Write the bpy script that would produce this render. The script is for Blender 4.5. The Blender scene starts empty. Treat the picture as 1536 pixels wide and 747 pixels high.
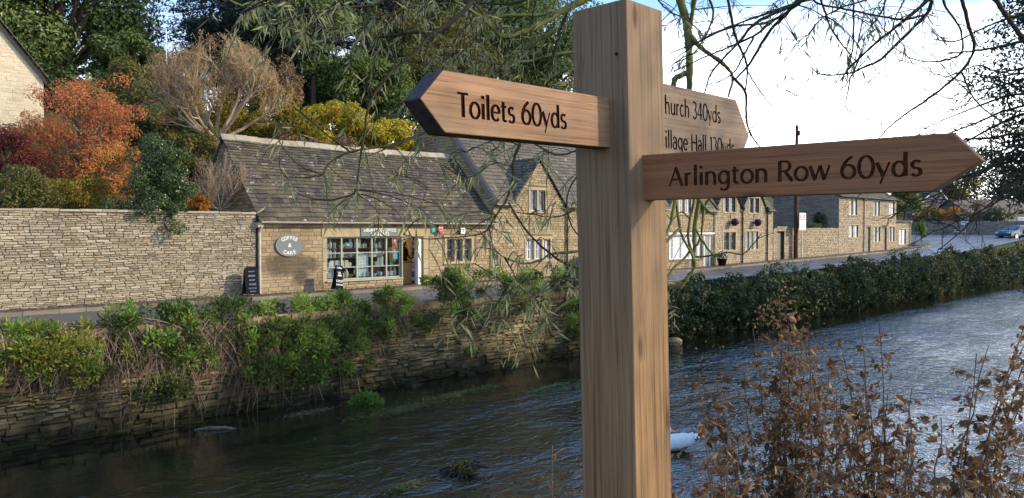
import bpy, bmesh, math, random
import numpy as np
from mathutils import Vector, Matrix, Quaternion

random.seed(11)
RNG = np.random.default_rng(11)
C = bpy.context.scene.collection
scene = bpy.context.scene
rad = math.radians
PI = math.pi

# ------------------------------------------------------------------ camera
FPX = 1200.0                       # focal length in pixels of a 1536 px wide frame
EYE = 2.25                         # eye height over the village street
PITCH = math.atan(28.5 / FPX)
cam_d = bpy.data.cameras.new('camera')
cam_d.sensor_width = 36.0
cam_d.lens = 36.0 * FPX / 1536.0
cam_d.clip_start = 0.05
cam_d.clip_end = 3000.0
cam = bpy.data.objects.new('camera', cam_d)
C.objects.link(cam)
cam.location = (0, 0, EYE)
cam.rotation_euler = (PI / 2 - PITCH, 0, 0)
scene.camera = cam

# ------------------------------------------------------------------ light
SUN_EL, SUN_AZ = rad(25.0), rad(90.0)      # azimuth clockwise from +Y (the view direction)
SUN_VEC = Vector((math.sin(SUN_AZ) * math.cos(SUN_EL), math.cos(SUN_AZ) * math.cos(SUN_EL), math.sin(SUN_EL)))
world = bpy.data.worlds.new('World')
scene.world = world
world.use_nodes = True
wt = world.node_tree
for n in list(wt.nodes):
    wt.nodes.remove(n)
w_out = wt.nodes.new('ShaderNodeOutputWorld')
w_bg = wt.nodes.new('ShaderNodeBackground')
w_sky = wt.nodes.new('ShaderNodeTexSky')
w_sky.sky_type = 'NISHITA'
w_sky.sun_disc = False
w_sky.sun_elevation = SUN_EL
w_sky.sun_rotation = SUN_AZ
w_sky.altitude = 100
w_sky.air_density = 1.0
w_sky.dust_density = 0.7
w_sky.ozone_density = 2.5
w_bg.inputs['Strength'].default_value = 0.15
# thin bright cloud low in the sky
w_tc = wt.nodes.new('ShaderNodeTexCoord')
w_map = wt.nodes.new('ShaderNodeMapping'); w_map.inputs['Scale'].default_value = (1.6, 1.6, 4.5)
w_nz = wt.nodes.new('ShaderNodeTexNoise'); w_nz.inputs['Scale'].default_value = 1.7
w_nz.inputs['Detail'].default_value = 6; w_nz.inputs['Roughness'].default_value = 0.6
w_sep = wt.nodes.new('ShaderNodeSeparateXYZ')
w_mr = wt.nodes.new('ShaderNodeMapRange')
w_mr.inputs['From Min'].default_value = 0.30; w_mr.inputs['From Max'].default_value = 0.06
w_mr.inputs['To Min'].default_value = 0.0; w_mr.inputs['To Max'].default_value = 1.0
w_mul = wt.nodes.new('ShaderNodeMath'); w_mul.operation = 'MULTIPLY_ADD'
w_mul.inputs[1].default_value = 0.9
w_ramp = wt.nodes.new('ShaderNodeMapRange')
w_ramp.inputs['From Min'].default_value = 0.60; w_ramp.inputs['From Max'].default_value = 1.2
w_mix = wt.nodes.new('ShaderNodeMixRGB'); w_mix.inputs['Color2'].default_value = (6.5, 6.8, 7.3, 1)
L = wt.links.new
L(w_tc.outputs['Generated'], w_map.inputs['Vector']); L(w_map.outputs['Vector'], w_nz.inputs['Vector'])
L(w_tc.outputs['Generated'], w_sep.inputs['Vector']); L(w_sep.outputs['Z'], w_mr.inputs['Value'])
L(w_mr.outputs['Result'], w_mul.inputs[0]); L(w_nz.outputs['Fac'], w_mul.inputs[2])
# the cloud is far brighter towards the low sun
w_dot = wt.nodes.new('ShaderNodeVectorMath'); w_dot.operation = 'DOT_PRODUCT'; w_dot.inputs[1].default_value = tuple(SUN_VEC)
w_gl = wt.nodes.new('ShaderNodeMapRange'); w_gl.inputs['From Min'].default_value = -0.2; w_gl.inputs['From Max'].default_value = 0.75
w_cc = wt.nodes.new('ShaderNodeMixRGB'); w_cc.inputs['Color1'].default_value = (6.2, 6.5, 7.0, 1); w_cc.inputs['Color2'].default_value = (26, 25.5, 24.5, 1)
L(w_tc.outputs['Generated'], w_dot.inputs[0]); L(w_dot.outputs['Value'], w_gl.inputs['Value']); L(w_gl.outputs['Result'], w_cc.inputs['Fac']); L(w_cc.outputs['Color'], w_mix.inputs['Color2'])
L(w_mul.outputs[0], w_ramp.inputs['Value']); L(w_ramp.outputs['Result'], w_mix.inputs['Fac'])
w_veil = wt.nodes.new('ShaderNodeMixRGB'); w_veil.inputs['Fac'].default_value = 0.45
w_veil.inputs['Color2'].default_value = (2.6, 4.8, 9.2, 1)          # thin high veil of cloud
L(w_sky.outputs['Color'], w_veil.inputs['Color1']); L(w_veil.outputs['Color'], w_mix.inputs['Color1']); L(w_mix.outputs['Color'], w_bg.inputs['Color'])
L(w_bg.outputs['Background'], w_out.inputs['Surface'])

sun_d = bpy.data.lights.new('sun', 'SUN')
sun_d.energy = 4.0
sun_d.angle = rad(0.6)
sun_d.color = (1.0, 0.82, 0.58)
sun = bpy.data.objects.new('sun', sun_d)
C.objects.link(sun)
sun.rotation_euler = SUN_VEC.to_track_quat('Z', 'Y').to_euler()
sun.location = (30, 0, 30)

scene.view_settings.view_transform = 'Standard'
scene.view_settings.look = 'None'
scene.view_settings.gamma = 1.0
scene.view_settings.use_curve_mapping = False
scene.view_settings.exposure = 0.72
try:
    scene.cycles.max_bounces = 6
    scene.cycles.diffuse_bounces = 3
    scene.cycles.glossy_bounces = 3
    scene.cycles.transparent_max_bounces = 12
    scene.cycles.caustics_reflective = False
    scene.cycles.caustics_refractive = False
    scene.cycles.use_denoising = True
except Exception:
    pass

# ------------------------------------------------------------------ places
S2 = math.sqrt(0.5)
def SW(s, y, z=0.0):
    """street frame (s along the house fronts, y back from them) to world"""
    return Vector((-17.65 + S2 * s - S2 * y, 17.65 + S2 * s + S2 * y, z))
RZ = PI / 4                                   # every house stands at 45 degrees to the view
def spx(px):
    t = (px - 768) / FPX
    return 24.96 * (1 + t) / (1 - t)
def at(px, py, Y):
    """a photo pixel at depth Y"""
    cp, sp = math.cos(PITCH), math.sin(PITCH)
    u = (px - 768) / FPX; v = -(py - 373.5) / FPX
    d = np.array([u, cp + v * sp, -sp + v * cp])
    d = d * (Y / d[1])
    return np.array([d[0], d[1], EYE + d[2]])
def zr(s):
    return float(np.interp(s, [38, 49, 59, 71, 80, 100, 140, 260], [0, .18, .34, .55, .95, 1.95, 3.4, 8]))

# ------------------------------------------------------------------ mesh builder
class MB:
    def __init__(self):
        self.v = []; self.n = 0
        self.faces = []      # (array MxK, K)
        self.r = []; self.m = []
    def add(self, v, f, r=None, m=0):
        v = np.asarray(v, dtype=np.float64).reshape(-1, 3)
        if len(f) and isinstance(f, list) and len(set(len(x) for x in f)) > 1:
            groups = {}
            for x in f: groups.setdefault(len(x), []).append(x)
            base = self.n
            self.v.append(v); self.n += len(v)
            for k, g in groups.items():
                g = np.asarray(g) + base
                self.faces.append(g)
                self.r.append(np.full(len(g), RNG.random() if r is None else r)); self.m.append(np.full(len(g), m))
            return self
        f = np.asarray(f, dtype=np.int64)
        self.v.append(v)
        self.faces.append(f + self.n); self.n += len(v)
        if r is None: rr = np.full(len(f), RNG.random())
        elif np.isscalar(r): rr = np.full(len(f), float(r))
        else: rr = np.asarray(r, dtype=np.float64)
        self.r.append(rr); self.m.append(np.full(len(f), m))
        return self
    def box(self, x0, x1, y0, y1, z0, z1, r=None, m=0, M=None):
        v = np.array([[x, y, z] for z in (z0, z1) for y in (y0, y1) for x in (x0, x1)], float)
        if M is not None:
            v = v @ np.array(M.to_3x3()).T + np.array(M.translation)
        f = [[0, 2, 3, 1], [4, 5, 7, 6], [0, 1, 5, 4], [2, 6, 7, 3], [0, 4, 6, 2], [1, 3, 7, 5]]
        return self.add(v, f, r, m)
    def poly(self, pts, r=None, m=0):
        return self.add(np.array(pts, float), [list(range(len(pts)))], r, m)
    def prism(self, outline, axis, a, b, r=None, m=0):
        """outline: 2-D points, extruded along axis from a to b"""
        o = np.array(outline, float); k = len(o)
        def lift(val):
            q = np.zeros((k, 3)); idx = [i for i in range(3) if i != axis]
            q[:, idx[0]] = o[:, 0]; q[:, idx[1]] = o[:, 1]; q[:, axis] = val
            return q
        v = np.vstack([lift(a), lift(b)])
        f = [list(range(k))[::-1], list(range(k, 2 * k))] + [[i, (i + 1) % k, k + (i + 1) % k, k + i] for i in range(k)]
        return self.add(v, f, r, m)
    def tubes(self, P, Rr, k=5, r=None, m=0):
        """P (T,n,3) paths, Rr (T,n) radii"""
        P = np.asarray(P, float); Rr = np.asarray(Rr, float)
        if P.ndim == 2: P = P[None]; Rr = Rr[None]
        T, n, _ = P.shape
        t = np.gradient(P, axis=1); t /= (np.linalg.norm(t, axis=2, keepdims=True) + 1e-9)
        ref = np.array([0.33, 0.87, 0.36])
        side = np.cross(t, ref); side /= (np.linalg.norm(side, axis=2, keepdims=True) + 1e-9)
        up = np.cross(side, t)
        a = np.arange(k) * 2 * PI / k
        ring = P[:, :, None, :] + Rr[:, :, None, None] * (np.cos(a)[None, None, :, None] * side[:, :, None, :] + np.sin(a)[None, None, :, None] * up[:, :, None, :])
        v = ring.reshape(-1, 3)
        i = np.arange(n - 1)[:, None]; j = np.arange(k)[None, :]
        q = np.stack([i * k + j, i * k + (j + 1) % k, (i + 1) * k + (j + 1) % k, (i + 1) * k + j], -1).reshape(-1, 4)
        f = (np.arange(T)[:, None, None] * (n * k) + q[None]).reshape(-1, 4)
        if r is None: r = np.repeat(RNG.random(T), len(q))
        return self.add(v, f, r, m)
    def caps(self, c, axis_r, k):
        return self
    def leaves(self, P, D, W, Ln, wd, r=None, m=0, fold=0.25, mid=0.45):
        """one folded diamond per leaf: P base, D direction, W width direction"""
        P = np.asarray(P, float); N = len(P)
        D = D / (np.linalg.norm(D, axis=1, keepdims=True) + 1e-9)
        Nn = np.cross(D, W); Nn /= (np.linalg.norm(Nn, axis=1, keepdims=True) + 1e-9)
        W = np.cross(Nn, D)
        Ln = np.broadcast_to(np.asarray(Ln, float), (N,))[:, None]; wd = np.broadcast_to(np.asarray(wd, float), (N,))[:, None]
        c = P + D * Ln * mid
        v = np.stack([P, c + W * wd / 2 + Nn * wd * fold, P + D * Ln, c - W * wd / 2 + Nn * wd * fold], 1).reshape(-1, 3)
        f = np.arange(N)[:, None] * 4 + np.arange(4)[None]
        return self.add(v, f, RNG.random(N) if r is None else r, m)
    def lathe(self, prof, k=16, c=(0, 0, 0), r=None, m=0):
        p = np.array(prof, float); n = len(p); a = np.arange(k) * 2 * PI / k
        v = np.stack([p[:, None, 0] * np.cos(a) + c[0], p[:, None, 0] * np.sin(a) + c[1], np.repeat(p[:, None, 1], k, 1) + c[2]], -1).reshape(-1, 3)
        i = np.arange(n - 1)[:, None]; j = np.arange(k)[None, :]
        f = np.stack([i * k + j, i * k + (j + 1) % k, (i + 1) * k + (j + 1) % k, (i + 1) * k + j], -1).reshape(-1, 4)
        self.add(v, f, r, m)
        return self
    def mesh(self, name, mats, off=None, smooth=False):
        me = bpy.data.meshes.new(name)
        V = np.vstack(self.v)
        if off is not None: V = V - np.asarray(off)
        tot = [f.shape[1] for f in self.faces for _ in range(1)]
        lt = np.concatenate([np.full(len(f), f.shape[1]) for f in self.faces])
        lv = np.concatenate([f.reshape(-1) for f in self.faces])
        me.vertices.add(len(V)); me.vertices.foreach_set('co', V.astype(np.float32).reshape(-1))
        me.loops.add(len(lv)); me.loops.foreach_set('vertex_index', lv.astype(np.int32))
        me.polygons.add(len(lt))
        ls = np.concatenate([[0], np.cumsum(lt)[:-1]])
        me.polygons.foreach_set('loop_start', ls.astype(np.int32))
        me.polygons.foreach_set('material_index', np.concatenate(self.m).astype(np.int32))
        me.polygons.foreach_set('use_smooth', np.full(len(lt), bool(smooth)))
        at_ = me.attributes.new('rnd', 'FLOAT', 'FACE')
        at_.data.foreach_set('value', np.concatenate(self.r).astype(np.float32))
        me.update(calc_edges=True)
        me.validate()
        for mm in (mats if isinstance(mats, (list, tuple)) else [mats]):
            me.materials.append(mm)
        return me

def root(name, label, cat, loc, rz=0.0, group=None):
    o = bpy.data.objects.new(name, None)
    o.empty_display_size = 0.2
    C.objects.link(o)
    o.location = loc; o.rotation_euler = (0, 0, rz)
    o['label'] = label; o['category'] = cat
    if group: o['group'] = group
    return o
def part(name, mb, mats, parent=None, smooth=False, label=None, kind=None, off=None, bevel=0, seg=2):
    o = bpy.data.objects.new(name, mb.mesh(name, mats, off, smooth))
    C.objects.link(o)
    if parent is not None: o.parent = parent
    if label: o['label'] = label
    if kind: o['kind'] = kind
    if bevel:
        b = o.modifiers.new('bevel', 'BEVEL'); b.width = bevel; b.segments = seg; b.limit_method = 'ANGLE'
    return o
def solo(name, mb, mats, label, cat, loc=(0, 0, 0), rz=0, group=None, smooth=False, kind=None, off=None, bevel=0):
    o = part(name, mb, mats, None, smooth, off=off, bevel=bevel)
    o.location = loc; o.rotation_euler = (0, 0, rz)
    if label: o['label'] = label
    if cat: o['category'] = cat
    if group: o['group'] = group
    if kind: o['kind'] = kind
    return o
def struct(name, mb, mats, smooth=False, loc=(0, 0, 0), rz=0):
    o = part(name, mb, mats, None, smooth); o['kind'] = 'structure'
    o.location = loc; o.rotation_euler = (0, 0, rz)
    return o
def unit(n, rng=RNG):
    d = rng.normal(size=(n, 3)); return d / np.linalg.norm(d, axis=1, keepdims=True)

# ------------------------------------------------------------------ materials
def new_mat(name):
    m = bpy.data.materials.new(name); m.use_nodes = True
    nt = m.node_tree
    b = nt.nodes['Principled BSDF']
    return m, nt, b
def nd(nt, typ, ins=None, **props):
    n = nt.nodes.new('ShaderNode' + typ)
    for k, v in props.items(): setattr(n, k, v)
    for k, v in (ins or {}).items():
        s = n.inputs[k]
        if hasattr(v, 'node'): nt.links.new(v, s)
        else: s.default_value = v
    return n
def ramp(nt, fac, stops, interp='LINEAR'):
    n = nt.nodes.new('ShaderNodeValToRGB'); n.color_ramp.interpolation = interp
    el = n.color_ramp.elements
    while len(el) > 1: el.remove(el[-1])
    for i, (p, c) in enumerate(stops):
        e = el[0] if i == 0 else el.new(p)
        e.position = p; e.color = (c[0], c[1], c[2], 1) if not np.isscalar(c) else (c, c, c, 1)
    nt.links.new(fac, n.inputs['Fac'])
    return n.outputs['Color']
def coords(nt, scale=(1, 1, 1), kind='Object', rot=(0, 0, 0)):
    tc = nd(nt, 'TexCoord')
    mp = nd(nt, 'Mapping', {'Vector': tc.outputs[kind], 'Scale': scale, 'Rotation': rot})
    return mp.outputs['Vector']
def noise(nt, vec, scale, detail=4, rough=0.55, dist=0.0):
    return nd(nt, 'TexNoise', {'Vector': vec, 'Scale': scale, 'Detail': detail, 'Roughness': rough, 'Distortion': dist}).outputs['Fac']
def mixc(nt, fac, a, b, mode='MIX'):
    n = nt.nodes.new('ShaderNodeMixRGB'); n.blend_type = mode
    for k, v in (('Fac', fac), ('Color1', a), ('Color2', b)):
        if hasattr(v, 'node'): nt.links.new(v, n.inputs[k])
        else: n.inputs[k].default_value = v if np.isscalar(v) else (v[0], v[1], v[2], 1)
    return n.outputs['Color']
def math_(nt, op, a, b=0.0, c=None):
    n = nt.nodes.new('ShaderNodeMath'); n.operation = op
    for i, v in enumerate((a, b) if c is None else (a, b, c)):
        if hasattr(v, 'node'): nt.links.new(v, n.inputs[i])
        else: n.inputs[i].default_value = v
    return n.outputs[0]
def mapr(nt, v, a, b, c=0.0, d=1.0):
    return nd(nt, 'MapRange', {'Value': v, 'From Min': a, 'From Max': b, 'To Min': c, 'To Max': d}).outputs['Result']
def bump(nt, b, h, strength=0.3, dist=0.02):
    n = nd(nt, 'Bump', {'Height': h, 'Strength': strength, 'Distance': dist})
    nt.links.new(n.outputs['Normal'], b.inputs['Normal'])
def setb(nt, b, col=None, rough=None, spec=None, metal=None):
    for k, v in (('Base Color', col), ('Roughness', rough), ('Specular IOR Level', spec), ('Metallic', metal)):
        if v is None: continue
        if hasattr(v, 'node'): nt.links.new(v, b.inputs[k])
        elif np.isscalar(v): b.inputs[k].default_value = v
        else: b.inputs[k].default_value = (v[0], v[1], v[2], 1)
def rnd_out(nt):
    return nd(nt, 'Attribute', attribute_name='rnd').outputs['Fac']

def m_plain(name, col, rough=0.6, metal=0.0, spec=0.4, vary=0.12, scale=12):
    m, nt, b = new_mat(name)
    n = noise(nt, coords(nt), scale, 4)
    c2 = tuple(x * (1 - vary * 2) for x in col); c1 = tuple(min(1, x * (1 + vary)) for x in col)
    setb(nt, b, ramp(nt, n, [(0.3, c2), (0.7, c1)]), rough, spec, metal)
    bump(nt, b, n, 0.08, 0.01)
    return m
def m_stone(name, pal, dirt=(0.10, 0.08, 0.06), dirt_lo=0.52, dirt_hi=0.75, dirt_amt=0.6, dscale=0.7, moss_z=None, stains=()):
    """coursed rubble: the stone's own tone from rnd, stains from noise"""
    m, nt, b = new_mat(name)
    v = coords(nt)
    r = rnd_out(nt)
    base = ramp(nt, r, [(i / (len(pal) - 1), c) for i, c in enumerate(pal)])
    fine = noise(nt, v, 22, 5, 0.65)
    base = mixc(nt, 0.55, base, ramp(nt, fine, [(0.25, 0.35), (0.75, 0.75)]), 'OVERLAY')
    st = noise(nt, v, dscale, 5, 0.6)
    k = math_(nt, 'MULTIPLY', mapr(nt, st, dirt_lo, dirt_hi), dirt_amt)
    base = mixc(nt, k, base, dirt)
    for (cx_, cy_, rx_, ry_, amt) in stains:      # old damp stains with a place of their own (object x, z)
        sp = nd(nt, 'SeparateXYZ', {'Vector': v})
        dx_ = math_(nt, 'MULTIPLY', math_(nt, 'SUBTRACT', sp.outputs['X'], cx_), 1 / rx_); dz_ = math_(nt, 'MULTIPLY', math_(nt, 'SUBTRACT', sp.outputs['Z'], cy_), 1 / ry_)
        rr_ = math_(nt, 'ADD', math_(nt, 'MULTIPLY', dx_, dx_), math_(nt, 'MULTIPLY', dz_, dz_))
        rr_ = math_(nt, 'ADD', rr_, math_(nt, 'MULTIPLY', math_(nt, 'SUBTRACT', noise(nt, v, 2.6, 5, 0.65), 0.5), 2.4))
        base = mixc(nt, math_(nt, 'MULTIPLY', mapr(nt, rr_, 1.15, .45), amt), base, (0.060, 0.047, 0.036))
    if moss_z:
        sep = nd(nt, 'SeparateXYZ', {'Vector': v})
        zz = math_(nt, 'ADD', sep.outputs['Z'], math_(nt, 'MULTIPLY', noise(nt, v, 1.6, 4), 0.9))
        kk = mapr(nt, zz, moss_z[1], moss_z[0])
        wet = ramp(nt, noise(nt, v, 3.2, 4), [(0.38, (0.018, 0.015, 0.010)), (0.6, (0.026, 0.027, 0.012)), (0.74, (0.05, 0.052, 0.018))])
        base = mixc(nt, kk, base, wet)
    setb(nt, b, base, 0.9, 0.15)
    bump(nt, b, math_(nt, 'ADD', fine, math_(nt, 'MULTIPLY', noise(nt, v, 60, 3), 0.4)), 0.6, 0.012)
    return m
def m_leaf(name, pal, trans=0.35, rough=0.55, spec=0.25):
    m, nt, b = new_mat(name)
    r = rnd_out(nt)
    col = ramp(nt, r, [(i / (len(pal) - 1), c) for i, c in enumerate(pal)])
    v = coords(nt)
    col = mixc(nt, 0.35, col, ramp(nt, noise(nt, v, 1.3, 3), [(0.3, 0.32), (0.7, 0.72)]), 'OVERLAY')
    setb(nt, b, col, rough, spec)
    t = nd(nt, 'BsdfTranslucent', {'Color': col})
    mx = nd(nt, 'MixShader', {'Fac': trans, 1: b.outputs[0], 2: t.outputs[0]})
    nt.links.new(mx.outputs[0], nt.nodes['Material Output'].inputs['Surface'])
    return m
def m_bark(name, pal, scale=14, stretch=(1, 1, 0.25), rough=0.9):
    m, nt, b = new_mat(name)
    v = coords(nt, stretch)
    n = noise(nt, v, scale, 5, 0.65)
    setb(nt, b, ramp(nt, n, [(0.3 + 0.4 * i / max(1, len(pal) - 1), c) for i, c in enumerate(pal)]), rough, 0.2)
    bump(nt, b, n, 0.6, 0.02)
    return m
def m_slate(name, pal, lichen=0.25):
    m, nt, b = new_mat(name)
    v = coords(nt)
    r = rnd_out(nt)
    col = ramp(nt, r, [(i / (len(pal) - 1), c) for i, c in enumerate(pal)])
    f = noise(nt, v, 18, 5, 0.6)
    col = mixc(nt, 0.5, col, ramp(nt, f, [(0.3, 0.3), (0.7, 0.72)]), 'OVERLAY')
    l1 = mapr(nt, noise(nt, v, 3.4, 6, 0.72), 0.615, 0.64)
    col = mixc(nt, math_(nt, 'MULTIPLY', l1, lichen * 2.2), col, (0.42, 0.40, 0.36))
    l2 = mapr(nt, noise(nt, v, 0.9, 5, 0.6), 0.5, 0.7)
    col = mixc(nt, math_(nt, 'MULTIPLY', l2, lichen * 1.4), col, (0.13, 0.11, 0.05))
    setb(nt, b, col, 0.75, 0.3)
    bump(nt, b, f, 0.5, 0.01)
    return m
def m_wood(name, axis, a, bcol, grey, gamt=0.35, scale=1.0):
    m, nt, b = new_mat(name)
    sc = [150 * scale, 150 * scale, 150 * scale]; sc[axis] = 3.0 * scale
    v = coords(nt, tuple(sc))
    g = noise(nt, v, 1.0, 6, 0.62, 0.6)
    sc2 = [16, 16, 16]; sc2[axis] = 0.8
    g2 = noise(nt, coords(nt, tuple(sc2)), 1.0, 4, 0.6, 0.8)
    col = ramp(nt, g, [(0.33, a), (0.46, tuple((x * .8 + y * 1.2) / 2 for x, y in zip(a, bcol))), (0.62, bcol)])
    crack = mapr(nt, noise(nt, coords(nt, tuple(x * (.16 if i != axis else .22) for i, x in enumerate(sc))), 1.0, 3, 0.5, 1.2), 0.505, 0.492)
    crack = math_(nt, 'MULTIPLY', crack, mapr(nt, noise(nt, coords(nt, tuple(x * .16 if i != axis else .22 * x for i, x in enumerate(sc))), 1.0, 3, 0.5, 1.2), 0.478, 0.49))
    col = mixc(nt, 0.6, col, ramp(nt, g2, [(0.3, 0.33), (0.7, 0.68)]), 'OVERLAY')
    w = None
    w = mapr(nt, noise(nt, coords(nt, (3, 3, 1.1) if axis == 2 else (2, 3, 5)), 2.2, 4, 0.6), 0.40, 0.68)
    if axis == 2:      # the top of the post has weathered greyer
        w = math_(nt, 'MAXIMUM', math_(nt, 'MULTIPLY', w, 0.5), math_(nt, 'MULTIPLY', mapr(nt, nd(nt, 'SeparateXYZ', {'Vector': coords(nt)}).outputs['Z'], 1.35, 2.15), 0.8))
    col = mixc(nt, math_(nt, 'MULTIPLY', w, gamt), col, grey)
    col = mixc(nt, math_(nt, 'MULTIPLY', crack, 0.35), col, (0.03, 0.018, 0.01))
    # knots and dark flecks
    vo = nd(nt, 'TexVoronoi', {'Vector': coords(nt, (7, 7, 2.4) if axis == 2 else (2.4, 2.4, 7)), 'Scale': 1.0, 'Randomness': 1.0})
    kn = mapr(nt, vo.outputs['Distance'], 0.10, 0.04)
    col = mixc(nt, math_(nt, 'MULTIPLY', kn, 0.7), col, (0.035, 0.02, 0.012))
    setb(nt, b, col, 0.8, 0.15)
    bump(nt, b, g, 0.6, 0.004)
    return m
def m_glass(name, tint=(0.9, 0.95, 0.95), refl=1.0):
    m, nt, b = new_mat(name)
    nt.nodes.remove(b)
    fr = nd(nt, 'Fresnel', {'IOR': 1.5})
    t = nd(nt, 'BsdfTransparent', {'Color': (*tint, 1)})
    g = nd(nt, 'BsdfGlossy', {'Roughness': 0.02})
    mx = nd(nt, 'MixShader', {'Fac': math_(nt, 'MULTIPLY', fr.outputs[0], refl), 1: t.outputs[0], 2: g.outputs[0]})
    nt.links.new(mx.outputs[0], nt.nodes['Material Output'].inputs['Surface'])
    return m
def m_dim_glass(name, col=(0.02, 0.025, 0.03)):
    m, nt, b = new_mat(name)
    v = coords(nt)
    setb(nt, b, ramp(nt, noise(nt, v, 2.5, 3), [(0.35, col), (0.65, tuple(x * 3 for x in col))]), 0.06, 0.7)
    bump(nt, b, noise(nt, v, 3, 2), 0.05, 0.02)
    return m
def m_emit(name, col, s):
    m, nt, b = new_mat(name)
    b.inputs['Emission Color'].default_value = (*col, 1); b.inputs['Emission Strength'].default_value = s
    b.inputs['Base Color'].default_value = (*col, 1)
    return m

M = {}
M['wallstone'] = m_stone('garden wall stone', [(0.167, 0.136, 0.092), (0.256, 0.217, 0.154), (0.313, 0.274, 0.200), (0.210, 0.182, 0.135), (0.358, 0.318, 0.242)], dirt_amt=0.4, dirt_lo=.5)
M['cafestone'] = m_stone('cafe stone', [(0.203, 0.150, 0.090), (0.270, 0.207, 0.126), (0.321, 0.254, 0.160), (0.237, 0.185, 0.118)], dirt=(0.10, 0.075, 0.05), dirt_lo=0.46, dirt_hi=0.62, dirt_amt=0.6, dscale=0.6, stains=((1.15, 1.05, 1.25, .42, .8), (1.5, .62, .35, .3, .85)))
M['cotstone'] = m_stone('cottage stone', [(0.214, 0.164, 0.092), (0.287, 0.227, 0.139), (0.335, 0.271, 0.172), (0.247, 0.199, 0.122)], dirt_amt=0.4)
M['terstone'] = m_stone('terrace stone', [(0.212, 0.169, 0.111), (0.291, 0.240, 0.165), (0.339, 0.283, 0.202), (0.252, 0.210, 0.144)], dirt_amt=0.4)
M['riverstone'] = m_stone('river wall stone', [(0.089, 0.068, 0.043), (0.190, 0.150, 0.085), (0.269, 0.214, 0.115), (0.130, 0.105, 0.065)], dirt=(0.04, 0.034, 0.02), dirt_lo=0.42, dirt_hi=0.62, dirt_amt=0.8, dscale=1.3, moss_z=(-1.78, -1.05))
M['dressed'] = m_stone('dressed stone', [(0.296, 0.239, 0.148), (0.348, 0.287, 0.183)], dirt_amt=0.35, dscale=1.6)
M['mortar'] = m_plain('mortar', (0.15, 0.12, 0.08), 0.95, vary=0.2)
M['darkmortar'] = m_plain('dark joints', (0.055, 0.045, 0.03), 0.95, vary=0.2)
M['slate'] = m_slate('stone slate', [(0.026, 0.023, 0.018), (0.055, 0.047, 0.035), (0.095, 0.080, 0.058), (0.04, 0.036, 0.029), (0.072, 0.062, 0.046)], 0.42)
M['slate2'] = m_slate('weathered stone slate', [(0.06, 0.055, 0.046), (0.088, 0.08, 0.064), (0.12, 0.108, 0.082), (0.075, 0.068, 0.056)], 0.3)
M['slate_under'] = m_plain('roof underlay', (0.03, 0.028, 0.026), 0.95)
M['ridge'] = m_stone('ridge stone', [(0.244, 0.217, 0.163), (0.312, 0.285, 0.217)], dirt_amt=0.5, dscale=1.5)
M['lead_and_shade'] = m_plain('lead_and_shade', (0.045, 0.047, 0.055), 0.75, spec=0.2)  # metal of the flat roof; on the verge its dark tone stands for shade
M['sage'] = m_plain('sage paint', (0.30, 0.32, 0.25), 0.5)
M['greypaint'] = m_plain('grey paint', (0.20, 0.22, 0.22), 0.5)
M['white'] = m_plain('white paint', (0.72, 0.73, 0.72), 0.5, vary=0.05)
M['stonepaint'] = m_plain('stone coloured pipe', (0.42, 0.38, 0.30), 0.5)
M['black'] = m_plain('black paint', (0.012, 0.012, 0.014), 0.5, spec=0.2)
M['blackboard'] = m_plain('blackboard', (0.010, 0.012, 0.018), 0.9, spec=0.05)
M['signgrey'] = m_plain('grey green sign paint', (0.115, 0.135, 0.138), 0.45, vary=0.04)
M['glass'] = m_glass('shop glass', refl=0.55)
M['dimglass'] = m_dim_glass('old window glass')
M['curtain'] = m_plain('pale curtain', (0.52, 0.54, 0.58), 0.9)
M['red'] = m_plain('red enamel', (0.42, 0.03, 0.04), 0.4)
M['pink'] = m_plain('pink paper', (0.75, 0.06, 0.16), 0.6)
M['cyan'] = m_plain('blue paper', (0.10, 0.50, 0.68), 0.6)
M['teal'] = m_plain('green card', (0.03, 0.36, 0.26), 0.6)
M['brownwood'] = m_plain('shelf wood', (0.16, 0.085, 0.045), 0.6)
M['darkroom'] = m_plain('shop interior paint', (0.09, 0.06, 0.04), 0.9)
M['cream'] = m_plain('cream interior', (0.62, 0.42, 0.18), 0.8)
M['letterwhite'] = m_plain('white lettering', (0.78, 0.78, 0.74), 0.6, vary=0.03)
M['purple'] = m_plain('purple flowers', (0.045, 0.01, 0.05), 0.8, vary=0.4, scale=40)
M['polewood'] = m_bark('creosoted pole', [(0.05, 0.025, 0.018), (0.11, 0.05, 0.035)], 10)
M['steel'] = m_plain('aluminium', (0.55, 0.56, 0.58), 0.35, metal=0.9)
M['bluepaint'] = m_plain('blue plastic', (0.06, 0.20, 0.50), 0.4)
# ================================================================== setting
def sin_noise(a, b, seed=0):
    return (np.sin(a * 0.9 + seed) * np.cos(b * 1.1 - seed * 2) + 0.5 * np.sin(a * 2.3 + b * 1.7 + seed) + 0.3 * np.sin(a * 4.9 - b * 3.9)) / 1.8

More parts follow.
